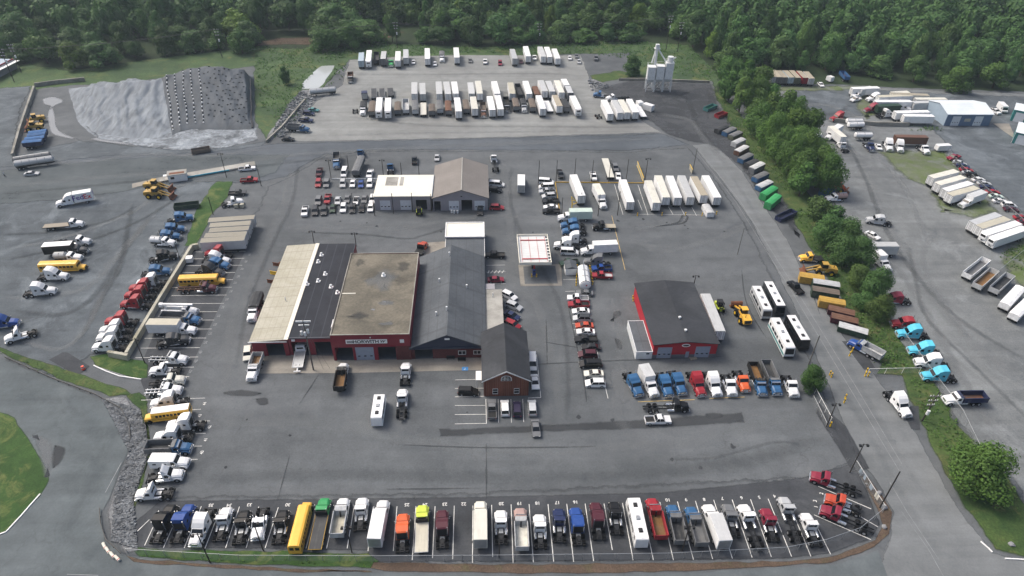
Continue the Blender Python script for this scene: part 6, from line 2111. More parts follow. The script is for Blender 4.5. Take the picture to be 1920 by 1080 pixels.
part('blue_edge', MB().box(-.5, ln * .6, -1.78, -1.6, .3, .8), plain('blue_steel', '3aa0b8', .5), r)
part('ramp', MB().prof([(-18, .1), (-9, .1), (-9, .75)], -1.6, 1.6), 'concrete', r)
# silos
r_ = []
for k, (px, hb, ht, lb) in enumerate(((1216, 5.6, 11.2, 'white box silo on open legs, standing next to the ladder tower'), (1232, 5.8, 11.6, 'white box silo on open legs between its two neighbours'), (1248, 5.9, 13.0, 'tallest white box silo, farthest from the small white containers'))):
    c = g(px, 170)
    r = thing('storage_silo', (c.x, c.y, 0), math.radians(-4), lb, 'silo', 'white silos on the upper lot')
    s = 1.75
    part('bin', MB().loft([[(x * q, y * q, zz) for x, y in ((-s, -s), (s, -s), (s, s), (-s, s))] for q, zz in ((.35, hb - 1.6), (1, hb), (1, ht))]), 'steel_white', r)
    part('bin_top', MB().box(-s - .05, s + .05, -s - .05, s + .05, ht, ht + .15), 'white', r)
    for x, y in ((-1, -1), (1, -1), (1, 1), (-1, 1)):
        part('leg', MB().box(x * s - .13, x * s + .13, y * s - .13, y * s + .13, 0, hb), 'steel_white', r)
    br = MB()
    for y in (-s, s):
        br.cyl((-s, y, 1.0), (s, y, hb - .4), .07, 5).cyl((s, y, 1.0), (-s, y, hb - .4), .07, 5).cyl((-s, y, 1.0), (s, y, 1.0), .07, 5)
    for x in (-s, s):
        br.cyl((x, -s, 1.0), (x, s, hb - .4), .07, 5).cyl((x, s, 1.0), (x, -s, hb - .4), .07, 5)
    part('brace', br, 'steel_white', r)
    rl = MB()
    for x, y in ((-1, -1), (1, -1), (1, 1), (-1, 1)):
        rl.cyl((x * s, y * s, ht + .15), (x * s, y * s, ht + 1.2), .05, 4)
    for a_, b_ in (((-1, -1), (1, -1)), ((1, -1), (1, 1)), ((1, 1), (-1, 1)), ((-1, 1), (-1, -1))):
        rl.cyl((a_[0] * s, a_[1] * s, ht + 1.2), (b_[0] * s, b_[1] * s, ht + 1.2), .05, 4)
    part('guard_rail', rl, 'steel_white', r)
    if k == 2:
        part('upper_bin', MB().cyl((0, 0, ht + .2), (0, 0, ht + 2.6), 1.3, 12), 'steel_white', r)
c = g(1224, 168)
r = thing('bucket_elevator', (c.x, c.y + 2.5, 0), 0, 'slender white bucket elevator tower rising above the silos', 'elevator tower')
part('shaft', MB().box(-.45, .45, -.4, .4, 0, 18.2), 'steel_white', r)
part('head', MB().box(-.8, .8, -.7, .7, 18.2, 19.8).box(-1.3, 1.3, -1.1, 1.1, 17.9, 18.05), 'steel_white', r)
part('chute', MB().cyl((.3, 0, 18.0), (4.4, -2, 12.6), .3, 8).cyl((-.3, 0, 18), (-2.2, -2, 12.0), .3, 8).cyl((4.4, -2, 12.6), (8.6, -2, 14.6), .3, 8), 'steel_white', r)
part('ladder', MB().box(-1.2, -1.1, -.5, -.4, 0, 18.6).box(-.75, -.65, -.5, -.4, 0, 18.6), 'steel_white', r)
# white fuel tank with saddles
c0, c1 = g(1093, 499, 2.4), g(1098, 533, 2.4)
r = thing('storage_tank', ((c0.x + c1.x) / 2, (c0.y + c1.y) / 2, 0.05), math.atan2((c0 - c1).y, (c0 - c1).x), 'large white horizontal fuel tank ringed by yellow bollards', 'tank')
L_ = (c0 - c1).length
p = tank_part(-L_ / 2, L_ / 2, 1.75, 1.5, 'tank_shell', 2)
o = ob(p.name, p.me, r, lin('e4e5e4'))
for q in p.subs:
    ob(q.name, q.me, o)
part('tank_pipe', MB().box(-L_ / 2 + .5, L_ / 2 - .3, 1.25, 1.4, 2.2, 2.35).box(-L_ / 2 + .5, L_ / 2 - .3, -1.4, -1.25, 2.2, 2.35), 'black', r)
part('hazard_mark', MB().cyl((-L_ / 2 - .02, -.3, 1.9), (-L_ / 2 + .03, -.3, 1.9), .3, 4), 'redp', r)
# little grey-roofed shed by the tank
c = g(1069, 510)
r = thing('garden_shed', (c.x, c.y, 0.05), math.radians(2), 'small white shed with grey roof beside the fuel tank', 'shed')
part('wall', MB().box(-1.6, 1.6, -1.6, 2.0, 0, 2.3), 'white', r)
part('roof', MB().loft([[(-1.8, -1.8, 2.3), (1.8, -1.8, 2.3), (0, -1.8, 3.0)], [(-1.8, 2.2, 2.3), (1.8, 2.2, 2.3), (0, 2.2, 3.0)]]), 'roof_shingle', r)
# concrete block walls
def block_wall(pts, h, th, label, top=None, mat='block', name='block_wall', hb=.6, lb=1.6):
    r = thing(name, (0, 0, 0), 0, label, 'wall')
    Q = [g(*q) for q in pts]
    for a, b_ in zip(Q, Q[1:]):
        d = (b_ - a).normalized()
        n = Vector((-d.y, d.x)) * th / 2
        L_ = (b_ - a).length
        m = MB()
        z, k = 0, 0
        while z < h - .01:
            x = -(k % 2) * lb / 2
            while x < L_:
                xa, xb = max(0, x) + .02, min(L_, x + lb) - .02
                if xb > xa + .05:
                    w_ = random.uniform(-.03, .03)
                    p0, p1 = a + d * xa + n * w_, a + d * xb + n * w_
                    vs = [(*(p0 - n), z), (*(p1 - n), z), (*(p1 + n), z), (*(p0 + n), z), (*(p0 - n), z + hb - .03), (*(p1 - n), z + hb - .03), (*(p1 + n), z + hb - .03), (*(p0 + n), z + hb - .03)]
                    m.add(vs, [(3, 2, 1, 0), (4, 5, 6, 7), (0, 1, 5, 4), (1, 2, 6, 5), (2, 3, 7, 6), (3, 0, 4, 7)])
                x += lb
            z += hb
            k += 1
        part('wall_blocks', m, mat, r)
    return r


block_wall([(240, 671), (300, 570), (362, 468), (374, 466)], 1.8, .8, 'long pale concrete block wall between west stalls and gravel lot')
block_wall([(206, 668), (243, 675)], 1.8, .8, 'short return of pale concrete blocks on the grass island')
block_wall([(26, 296), (40, 245), (55, 200), (66, 168)], 1.6, .8, 'slanting grey block wall west of the salt pile', mat='concrete_wall')
block_wall([(66, 163), (110, 157), (160, 152)], 1.8, .7, 'grey block wall behind the salt pile', mat='concrete_wall')
block_wall([(500, 268), (530, 240), (572, 190)], 1.0, .6, 'low stone retaining wall along the pond channel', mat='concrete_wall')
block_wall([(1562, 229), (1640, 236), (1704, 237)], 1.6, .6, 'long mossy concrete wall in the scrap yard', mat='concrete_wall')
block_wall([(1160, 151), (1215, 151), (1330, 156)], .8, .5, 'low pale kerb wall behind the silos', mat='concrete_wall')
# ------------------------------------------------------------------ salt pile under its sheets
def tarp_mat(name, a, b, third=None):
    t = NT(name)
    p = t.obj()
    n1 = t.noise(t.scaled(p, (.25, .05, .05), .1), 1.0, 5, .6, 1.5)
    n2 = t.noise(p, .12, 5, .6, .5)
    c = t.mix(t.mapr(t.math('ADD', t.math('MULTIPLY', n1, .6), t.math('MULTIPLY', n2, .4)), 0, 1, .38, .62), lin(a), lin(b))
    if third:
        c = t.mix(t.mapr(t.noise(p, .05, 4), 0, .6, .5, .65), c, lin(third))
    return t.done(c, .75, 0, .3)


M['sheet_pale'] = tarp_mat('pale_sheeting', '596067', '858d94', '727a82')
M['sheet_grey'] = tarp_mat('grey_sheeting', '3f454b', '535a61', '494f55')


def ridge(u):
    pts = [(0, 0), (.06, 2.6), (.18, 5.5), (.30, 7.6), (.42, 8.6), (.55, 9.0), (.72, 10.2), (.82, 10.0), (.93, 8.6), (1.0, 6.8)]
    for (a, ha), (b, hb) in zip(pts, pts[1:]):
        if u <= b:
            return ha + (hb - ha) * (u - a) / (b - a)
    return pts[-1][1]


from mathutils import noise as mnoise
FRONT = [(0, (146, 228)), (.12, (176, 256)), (.3, (245, 266)), (.45, (305, 264)), (.53, (330, 250)), (.62, (358, 243)), (.8, (420, 244)), (1.0, (478, 243))]
BL, BR = g(128, 166), g(476, 140)


def front_pt(u):
    for (a, pa), (b, pb) in zip(FRONT, FRONT[1:]):
        if u <= b:
            t = (u - a) / (b - a)
            return g(*pa).lerp(g(*pb), t)
    return g(*FRONT[-1][1])


def pile_point(u, v):
    base = front_pt(u).lerp(BL.lerp(BR, u), v)
    H = ridge(u)
    loose = 1 if u < .5 else max(0, 1 - (u - .5) / .06)
    lump = mnoise.fractal(Vector((base.x * .055, base.y * .055, 1.7)), .8, 2.1, 5)
    fine = mnoise.fractal(Vector((base.x * .22, base.y * .1, 9.3)), .9, 2.2, 4)
    q = v / (.72 + .05 * lump)
    prof = q ** (.85 + .75 * loose) if q < 1 else max(0, 1 - (q - 1) * 2.7) ** .8
    side = min(1, (1 - u) / .035) if u > .965 else 1
    z = H * prof * side
    amp = min(1, z / 1.2)
    z += amp * ((.6 + .25 * loose) * lump + (.28 + .12 * loose) * fine + loose * .3 * math.sin(u * 88 + 5 * lump))
    z += amp * (1 - loose) * (.16 * math.sin(u * 70 + v * 14 + 2 * lump) - .25 * math.exp(-((v - .14) / .05) ** 2))
    return Vector((base.x + .5 * fine, base.y + .8 * lump * (1 - v), max(0.03, z)))


pile = thing('salt_pile', (0, 0, 0), 0, 'large heap under grey and whitish sheets, weighed down with dark tyres', 'salt pile')
NU, NV = 220, 70
for nm, ua, ub, mt in (('pale_sheet', 0.0, .52, 'sheet_pale'), ('grey_sheet', .505, 1.0, 'sheet_grey')):
    vs, fs = [], []
    nu = NU // 2
    for i in range(nu + 1):
        for j in range(NV + 1):
            q = pile_point(ua + (ub - ua) * i / nu, j / NV)
            if nm == 'grey_sheet':
                q.z += .12
            vs.append(q)
    for i in range(nu):
        for j in range(NV):
            a = i * (NV + 1) + j
            fs.append((a, a + NV + 1, a + NV + 2, a + 1))
    m = MB(); m.add(vs, fs)
    me = m.mesh(nm, [mt])
    me.polygons.foreach_set('use_smooth', [True] * len(me.polygons))
    ob(nm, me, pile)
for k in range(5):
    u0 = .525 + k * .046
    rp = MB()
    for j in range(30):
        v0 = .06 + j * .0225
        a, b_ = pile_point(u0 + (v0 - .4) * .03, v0), pile_point(u0 + (v0 - .37) * .03, v0 + .011)
        a.z += .2; b_.z += .2
        rp.cyl(a, b_, .26, 6, j % 2)
    ob('ballast_rope', rp.mesh('ballast_rope', ['steel_white', 'tyre']), pile)
rp = MB()
for j in range(40):
    a, b_ = pile_point(.985, .02 + j * .018), pile_point(.985, .02 + (j + 1) * .018)
    a.z += .3; b_.z += .3
    rp.cyl(a, b_, .35, 5)
ob('sheet_edge', rp.mesh('sheet_edge', ['black']), pile)
tm = MB()
for i in range(10):
    a0, a1 = 2 * math.pi * i / 10, 2 * math.pi * (i + 1) / 10
    secs = []
ty = MB()
n, mm = 10, 5
vs, fs = [], []
for i in range(n):
    for j in range(mm):
        a, b_ = 2 * math.pi * i / n, 2 * math.pi * j / mm
        rr = .42 + .17 * math.cos(b_)
        vs.append((rr * math.cos(a), rr * math.sin(a), .17 * math.sin(b_)))
for i in range(n):
    for j in range(mm):
        fs.append((i * mm + j, ((i + 1) % n) * mm + j, ((i + 1) % n) * mm + (j + 1) % mm, i * mm + (j + 1) % mm))
ty.add(vs, fs)
tyre_me = ty.mesh('tyre', ['tyre'])
for j in range(10):
    for i in range(10):
        u0 = .735 + i * .0262 + (j % 2) * .011 + random.uniform(-.006, .006)
        v0 = .12 + j * .063 + random.uniform(-.016, .016) - (i - 4) * .006 + .02 * math.sin(i * 1.7)
        if u0 > .975 or random.random() < .06:
            continue
        q = pile_point(u0, v0)
        o = ob('old_tyre', tyre_me, loc=(q.x, q.y, q.z + .16), rot=(random.uniform(.2, .5), 0, random.uniform(0, 6)))
        o.scale = (.68, .68, .68)
        tag(o, 'old dark tyre lying on the grey sheet of the heap', 'tyre', 'tyres weighing down the sheet')

# ------------------------------------------------------------------ poles
def pole(px, py, h, kind, label, group, lean=(0, 0), name=None, r=.13, mat='pole_wood'):
    c = g(px, py)
    nm = {'plain': 'wooden_pole', 'lamp': 'light_pole', 'power': 'power_pole', 'post': 'metal_post'}[kind]
    t = thing(name or nm, (c.x, c.y, 0), 0, label, 'pole', group)
    top = (lean[0], lean[1], h)
    part('pole_shaft', MB().cyl((0, 0, 0), top, r, 8, r1=r * .7), mat, t)
    if kind == 'lamp':
        part('lamp_arm', MB().cyl((top[0] - .7, 0, h - .25), (top[0] + .7, 0, h - .25), .05, 5), 'frame', t)
        for s in (1, -1):
            part('flood_lamp', MB().loft([[(top[0] + s * .75 - .25, -.45, h - .5), (top[0] + s * .75 + .25, -.45, h - .5), (top[0] + s * .75 + .25, -.35, h - .1), (top[0] + s * .75 - .25, -.35, h - .1)], [(top[0] + s * .75 - .15, .1, h - .4), (top[0] + s * .75 + .15, .1, h - .4), (top[0] + s * .75 + .15, .1, h - .15), (top[0] + s * .75 - .15, .1, h - .15)]]), 'dark', t)
    if kind == 'power':
        for k, (z, w_) in enumerate(((h - .5, 2.6), (h - 1.9, 2.2), (h - 3.3, 1.8))):
            ca = part('cross_arm', MB().box(-w_ / 2, w_ / 2, -.09, .09, z - .1, z + .1), 'pole_grey', t)
            for x in (-w_ / 2 + .15, -w_ / 5, w_ / 5, w_ / 2 - .15):
                ob('insulator', MB().cyl((x, 0, z + .1), (x, 0, z + .42), .09, 6).mesh('insulator', ['steel_white']), ca)
        part('transformer', MB().cyl((.35, 0, h - 6.2), (.35, 0, h - 5.0), .35, 8), 'steel_white', t)
    return t


LOTP = [(1009, 355, 11, 'plain'), (1042.5, 341, 8.4, 'plain'), (1077, 335, 8, 'plain'), (1109, 342, 8.6, 'plain'), (1141, 342, 8.6, 'plain'), (1174, 337, 8, 'plain'), (1208.6, 342, 9.5, 'lamp')]
for k, (px, py, h, kd) in enumerate(LOTP):
    pole(px, py, h, kd, f'{ORD[k]} dark pole in the line behind the trailer lot, from the white vans', 'dark poles behind the trailer lot')
for k, (px, py, h, kd) in enumerate([(1053, 403, 6.5, 'plain'), (1089, 385, 5, 'plain'), (1121, 405, 8, 'plain'), (1157.6, 404, 9, 'plain')]):
    pole(px, py, h, kd, f'{ORD[k]} dark pole along the trailer lot front, from the pickups', 'dark poles before the trailer lot')
for k, (px, py, h, kd) in enumerate([(621, 335, 7.5, 'lamp'), (654, 318, 5.5, 'plain'), (719, 330, 6.5, 'lamp'), (753, 329, 5, 'plain'), (786, 329, 4.5, 'plain')]):
    pole(px, py, h, kd, f'{ORD[k]} dark pole of the line behind the cream garage, from the lane', 'dark poles behind the cream garage')
for k, (px, py, h) in enumerate([(630, 402, 6.0), (664, 400, 7.5), (703, 405, 8), (738, 401, 7.6), (774, 397, 7.0), (809, 396, 6.4)]):
    pole(px, py, h, 'plain', f'{ORD[k]} dark pole of the line before the cream garage, from the cars', 'dark poles before the cream garage')
pole(1593.3, 886.2, 9.1, 'lamp', 'tall dark lamp pole at the upper end of the sign fence', 'poles of the street corner')
pole(1649.3, 952.2, 11.3, 'plain', 'bare leaning-looking wooden pole among the boulders on the mulch', 'poles of the street corner', r=.16)
pole(1549, 800.4, 7.6, 'lamp', 'dark lamp pole at the end of the short double rail', 'poles of the drive')
pole(1382.5, 477.5, 9.5, 'plain', 'lone slim pole in the open asphalt beside the drive', 'poles of the drive', r=.11, mat='pole_grey')
pole(1516, 684, 9.5, 'plain', 'grey pole rising behind the round bush', 'poles of the drive', mat='pole_grey', r=.17)
pole(1298.4, 323.4, 9.5, 'plain', 'tall bare pole at the corner where the drive leaves the yard', 'poles of the drive')
pole(272, 681.1, 8, 'lamp', 'dark lamp pole at the edge of the grass island', 'poles of the west stalls')
pole(339, 490, 6, 'plain', 'thin dark pole next to the upper end of the block wall', 'poles of the west stalls')
pole(394.3, 1055.4, 9.1, 'lamp', 'dark lamp pole in the street verge nearest the gravel bank', 'poles of the street verge')
pole(494, 1033, 9.0, 'lamp', 'dark lamp pole on the verge behind the white day-cab tractor', 'poles of the street verge')
pole(660, 1036, 8.3, 'lamp', 'dark lamp pole at the end of the grass verge', 'poles of the street verge')
pole(1279, 1033, 8.0, 'lamp', 'dark lamp pole between two blue dump trucks', 'poles of the street verge')
pole(936, 1046, 4.5, 'post', 'short dark post near the cream box truck', 'poles of the street verge')
pole(425, 333, 9.5, 'lamp', 'dark lamp pole by the weighbridge deck', 'poles of the weighbridge')
pole(490, 349, 6.5, 'plain', 'slim dark pole near the red pickup', 'poles of the weighbridge')
pole(400, 403, 6.5, 'plain', 'slim dark pole standing in the green verge', 'poles of the weighbridge')
pole(590, 461, 5.5, 'lamp', 'lamp pole behind the cream-roofed workshop hall', 'poles behind the workshops')
pole(668, 462, 5.0, 'lamp', 'lamp pole behind the black-roofed workshop hall', 'poles behind the workshops')
pole(1301, 534, 3.4, 'lamp', 'short lamp post at the back of the red garage', 'poles behind the workshops')
c = g(588, 692)
t = pole(588, 694, 15.5, 'plain', 'tall power pole with transformers before the black-roofed hall', 'power poles', name='power_pole', r=.2, mat='pole_grey')
part('cross_arm', MB().box(-1.7, 1.7, -.12, .12, 15.0, 15.35), 'steel_white', t)
part('cross_arm', MB().box(-1.2, 1.2, -.1, .1, 14.0, 14.2), 'steel_white', t)
for x, z in ((-.75, 12.3), (0, 12.0), (.75, 12.8)):
    part('transformer', MB().cyl((x, -.4, z - .7), (x, -.4, z + .3), .3, 8).cyl((x, -.4, z + .3), (x, -.4, z + .45), .32, 8, r1=.1), 'steel_white', t)
for dx in (1.4, 2.4):
    part('guy_wire', MB().cyl((.1, -.1, 13.5), (dx * 1.6, .3, .1), .03, 4), 'pole_grey', t)
for (px, py, h, lb, ln) in ((745, 90, 13, 'power pole with white cross-arms behind the top row of trailers', (0, 0)), (1010, 84, 11, 'power pole before the wood near the pair of white trailers', (0, 0)), (1249, 92, 17, 'power pole on the meadow, one of two near the silos, closer to the field', (0, 0)), (1270, 97, 15, 'power pole on the meadow beside the right wood edge', (0, 0)),
                        (417, 108, 14, 'power pole behind the tarped heap', (-1.5, 0)), (27, 154, 15, 'stout power pole before the long low store', (0, 0)), (40, 136, 13, 'power pole at the corner of the long low store', (0, 0)), (1728, 790, 8.5, 'leaning utility pole in the grass strip by the drive', (1.2, .8))):
    pole(px, py, h, 'power', lb, 'power poles', ln, r=.2)


def wire(a, b, sag, nm='power_line', label=None, n=10):
    m = MB()
    prev = None
    for i in range(n + 1):
        t_ = i / n
        q = Vector(a).lerp(Vector(b), t_)
        q.z -= sag * 4 * t_ * (1 - t_)
        if prev is not None:
            m.cyl(prev, q, .035, 3)
        prev = q
    return tag(ob(nm, m.mesh(nm, ['frame'])), label, 'cable', 'overhead power lines')


def top(px, py, h, dx=0):
    c = g(px, py)
    return (c.x + dx, c.y, h)


for k, dx in enumerate((-1.1, 0, 1.1)):
    w1 = ('outer', 'middle', 'inner')[k]
    wire(top(27, 154, 14.5, dx), top(417, 108, 13.5, dx - 1.5), 1.5, label=f'{w1} overhead cable between the west store and the heap')
    wire(top(417, 108, 13.5, dx - 1.5), top(745, 90, 12.5, dx), 1.5, label=f'{w1} overhead cable between the heap and the trailer row')
    wire(top(745, 90, 12.5, dx), top(1010, 84, 10.5, dx), 1.2, label=f'{w1} overhead cable along the wood behind the trailers')
    wire(top(1010, 84, 10.5, dx), top(1249, 92, 16.5, dx), 1.2, label=f'{w1} overhead cable from the trailers towards the silos')

# ------------------------------------------------------------------ fences and rails
_t = NT('chain_link_wire')
_tr = _t.n('ShaderNodeBsdfTransparent')
_mx = _t.n('ShaderNodeMixShader')
_mx.inputs[0].default_value = .22
_t.b.inputs['Base Color'].default_value = lin('9a9fa2')
_t.l(_tr.outputs[0], _mx.inputs[1]); _t.l(_t.b.outputs[0], _mx.inputs[2])
_t.l(_mx.outputs[0], _t.t.nodes['Material Output'].inputs['Surface'])
M['wire'] = _t.m


def fence(pts, label, h=1.9, gap=3.2, cat='fence', name='chain_link_fence', mesh=True, mat='alu'):
    t = thing(name, (0, 0, 0), 0, label, cat)
    Q = [g(*q) for q in pts]
    rail, net, k = MB(), MB(), 0
    for a, b_ in zip(Q, Q[1:]):
        L_ = (b_ - a).length
        n = max(1, round(L_ / gap))
        for i in range(n + (b_ is Q[-1])):
            q = a.lerp(b_, i / n)
            if k < 95:
                part('fence_post', MB().cyl((q.x, q.y, 0), (q.x, q.y, h + .08), .05, 6), mat, t)
            k += 1
        rail.cyl((a.x, a.y, h), (b_.x, b_.y, h), .05, 5)
        net.add([(a.x, a.y, .05), (b_.x, b_.y, .05), (b_.x, b_.y, h), (a.x, a.y, h)], [(0, 1, 2, 3)])
    part('top_rail', rail, mat, t)
    if mesh:
        part('wire_mesh', net, 'wire', t)
    return t


fence([(242, 1040), (450, 1052), (700, 1053), (900, 1052), (1250, 1048), (1470, 1037), (1545, 1022), (1608, 1000), (1654, 962)], 'long chain-link fence along the street verge')
tf = fence([(1599, 872), (1654, 960)], 'short chain-link fence hung with pale banners by the red trucks', 2.0, 3.0)
a, b_ = g(1599, 872), g(1654, 960)
for t0, t1 in ((.18, .27), (.32, .38), (.52, .60), (.70, .80)):
    p0, p1 = a.lerp(b_, t0), a.lerp(b_, t1)
    part('banner', MB().add([(p0.x + .06, p0.y, .5), (p1.x + .06, p1.y, .5), (p1.x + .06, p1.y, 1.8), (p0.x + .06, p0.y, 1.8)], [(0, 1, 2, 3)]), 'blueclad_light' if t0 < .6 else 'roof_white', tf)
fence([(1690, 632), (1752, 716), (1800, 780), (1842, 868)], 'chain-link fence between drive verge and east gravel lot')
fence([(1626, 702), (1722, 700)], 'straight gate fence with white top rail by the drive', 1.9, 5.0, 'gate', 'gate_fence', mat='white')
fence([(1527, 738), (1556, 792)], 'short double fence beside the round bush', 1.6, 3.0, mat='white')
fence([(1523, 748), (1548, 800)], 'short inner fence beside the round bush, nearest the yard', 1.2, 3.0)
fence([(1768, 276), (1800, 316), (1850, 362), (1900, 405), (1960, 460)], 'chain-link fence along the diagonal row of cars', 1.6, 3.5)
fence([(1862, 520), (1960, 440)], 'overgrown fence above the open dump trailers', 1.5, 3.5)


M['ylw_worn'] = plain('worn_yellow_paint', 'b8963a', .7, 0, .25)


def rail_thing(pts, label, name, cat, h, wd, mat, post=True, z0=0.0):
    t = thing(name, (0, 0, 0), 0, label, cat)
    Q = [g(*q) for q in pts]
    m = MB()
    for a, b_ in zip(Q, Q[1:]):
        d = (b_ - a).normalized(); n = Vector((-d.y, d.x)) * wd / 2
        m.add([(*(a - n), h - .35), (*(b_ - n), h - .35), (*(b_ + n), h - .35), (*(a + n), h - .35), (*(a - n), h), (*(b_ - n), h), (*(b_ + n), h), (*(a + n), h)], [(3, 2, 1, 0), (4, 5, 6, 7), (0, 1, 5, 4), (1, 2, 6, 5), (2, 3, 7, 6), (3, 0, 4, 7)])
        if post:
            k = max(1, int((b_ - a).length / 3))
            for i in range(k):
                q = a.lerp(b_, (i + .5) / k)
                part('rail_post', MB().box(q.x - .07, q.x + .07, q.y - .07, q.y + .07, 0, h - .36), 'frame', t)
    part('rail_beam', m, mat, t)


rail_thing([(10, 672), (100, 712), (180, 742), (228, 768), (244, 800), (246, 826)], 'weathered guard rail round the outside of the bend', 'guard_rail', 'guard rail', .7, .08, 'pole_grey')
rail_thing([(188, 955), (190, 985), (200, 1014), (228, 1040)], 'short guard rail below the stone bank', 'guard_rail', 'guard rail', .7, .08, 'pole_grey')
rail_thing([(1041, 343), (1050, 400)], 'yellow parking rail beside the pickups', 'wheel_stop_rail', 'barrier', .36, .2, 'ylw_worn', False)
rail_thing([(1041, 342.5), (1208, 344)], 'yellow parking rail behind the trailer lot', 'wheel_stop_rail', 'barrier', .36, .2, 'ylw_worn', False)
rail_thing([(622, 336), (712, 336)], 'white parking rail between two ranks of cars', 'wheel_stop_rail', 'barrier', .36, .2, 'steel_white', False)
c0, c1 = g(1206, 343), g(1194, 312)
r = thing('barrier_panel', (c0.x, c0.y, 0), math.atan2((c1 - c0).y, (c1 - c0).x), 'pale yellow slatted barrier panel behind the trailer lot', 'barrier')
part('panel_frame', MB().box(0, (c1 - c0).length, -.06, .06, .3, .5).box(0, (c1 - c0).length, -.06, .06, 1.9, 2.1), 'beige' if 'beige' in M else 'ylw', r)
part('panel_slats', MB().box(0, (c1 - c0).length, -.04, .04, .6, 1.8), 'roof_cream', r)
c0, c1 = g(1297, 327), g(1292, 317)
r = thing('barrier_panel', (c0.x, c0.y, 0), math.atan2((c1 - c0).y, (c1 - c0).x), 'small cream barrier panel at the foot of a tall pole', 'barrier')
part('panel_slats', MB().box(0, (c1 - c0).length, -.05, .05, .2, 1.9), 'roof_cream', r)
part('panel_frame', MB().box(0, (c1 - c0).length, -.08, .08, 1.9, 2.05), 'ylw', r)

# ------------------------------------------------------------------ bollards, boulders, small things
def bollard(px, py, label, group, h=1.1):
    c = g(px, py)
    t = thing('bollard', (c.x, c.y, 0.05), 0, label, 'bollard', group)
    part('bollard_post', MB().cyl((0, 0, 0), (0, 0, h), .16, 8).cyl((0, 0, h), (0, 0, h + .1), .16, 8, r1=.06), 'ylw', t)
    part('bollard_band', MB().cyl((0, 0, h * .62), (0, 0, h * .78), .165, 8), 'black', t)


for i in range(7):
    t_ = i / 6
    bollard(1082 - 2 * t_, 502 + 34 * t_, 'yellow bollard in the row on the car side of the fuel tank', 'yellow bollards round the fuel tank')
    bollard(1105 + 6 * t_, 498 + 36 * t_, 'yellow bollard in the row on the pickup side of the fuel tank', 'yellow bollards round the fuel tank')
for px, py, lb in ((1195, 405, 'yellow bollard at the trailer lot front, nearest the open bays'), (1241, 404, 'yellow bollard at the trailer lot front, second along'), (1285, 404, 'yellow bollard at the trailer lot front, third along'), (1316, 405, 'yellow bollard by the small white dumpster'), (1343, 402, 'yellow bollard at the corner of the small white dumpster')):
    bollard(px, py, lb, 'yellow bollards of the trailer lot')
for k, (px, py) in enumerate(((1592, 668), (1597, 660), (1621, 706), (1627, 706), (1624, 699), (1582, 756), (1584, 748), (1556, 800), (1555, 704), (1558, 708))):
    bollard(px, py, f'{ORD[k]} yellow bollard along the drive, counting from the blue dump truck', 'yellow bollards along the drive', 1.5)
for k, (px, py) in enumerate(((1186, 560), (1187, 565), (997, 520), (1006, 520))):
    bollard(px, py, ('yellow bollard at the back corner of the red garage', 'yellow bollard beside the back corner bollard of the red garage', 'yellow bollard at one end of the pump island', 'yellow bollard at the other end of the pump island')[k], 'yellow bollards by buildings')


def boulder(px, py, s, label, group='pale boulders on the mulch'):
    c = g(px, py)
    n1, n2 = 9, 6
    vs, fs = [], []
    for j in range(n2 + 1):
        ph = math.pi * j / n2
        for i in range(n1):
            th = 2 * math.pi * i / n1
            rr = s * random.uniform(.8, 1.15)
            vs.append((rr * math.sin(ph) * math.cos(th) * 1.25, rr * math.sin(ph) * math.sin(th), rr * .75 * math.cos(ph) + s * .4))
    for j in range(n2):
        for i in range(n1):
            fs.append((j * n1 + i, j * n1 + (i + 1) % n1, (j + 1) * n1 + (i + 1) % n1, (j + 1) * n1 + i))
    m = MB(); m.add(vs, fs)
    o = ob('boulder', m.mesh('boulder', ['rock']), loc=(c.x, c.y, 0.1), rot=(0, 0, random.uniform(0, 3)))
    tag(o, label, 'boulder', group)


M['rock'] = plain('pale_rock', '85878a', .9, 0, .25, 1.5)
boulder(1617, 890, .4, 'pale boulder at the upper end of the sign fence')
boulder(1624, 908, .22, 'small brown boulder under the banners')
boulder(1636, 917, .28, 'small tan boulder midway along the mulch')
boulder(1648, 926, .5, 'big grey boulder midway along the mulch')
boulder(1657, 953, .6, 'long boulder at the foot of the bare pole')
boulder(1657, 989, .45, 'white boulder at the fence corner')
boulder(1895, 1022, .5, 'flat pale boulder in the corner grass')
for k, (px, py) in enumerate(((1104, 152), (1106, 157), (1108, 163), (1110, 169))):
    boulder(px, py, .7, f'{ORD[k]} white boulder along the upper lot edge, from the wood', 'white boulders edging the upper lot')
for k, (px, py) in enumerate(((197, 1026), (203, 1034), (212, 1043), (221, 1049))):
    c = g(px, py)
    t = thing('tipped_bollard', (c.x, c.y, .12), math.radians(-50 + 4 * k), f'{ORD[k]} pale log-like bollard at the street corner, from the stone bank', 'bollard', 'pale bollards at the street corner')
    part('bollard_post', MB().cyl((-.8, 0, .28), (.7, 0, .28), .26, 10), 'roof_white', t)
    part('bollard_band', MB().cyl((.4, 0, .28), (.55, 0, .28), .27, 10), 'redp', t)
c = g(157, 693)
t = thing('traffic_barrel', (c.x, c.y, .12), 0, 'orange traffic barrel by the dark asphalt patch', 'barrel')
part('barrel', MB().cyl((0, 0, 0), (0, 0, 1.0), .42, 10, r1=.32), plain('orange_plastic', 'e0482a', .5), t)
part('barrel_band', MB().cyl((0, 0, .55), (0, 0, .7), .385, 10, r1=.37), 'white', t)
c = g(1298, 671)
t = thing('wooden_pallet', (c.x, c.y, .08), .2, 'bare wooden pallet before the red garage', 'pallet')
pl = MB()
for i in range(6):
    pl.box(-.9, .9, -.85 + i * .3, -.63 + i * .3, .2, .26)
part('top_boards', pl, 'wood', t)
for y in (-.8, 0, .8):
    part('bearer', MB().box(-.9, .9, y - .07, y + .07, 0, .2), 'wood', t)
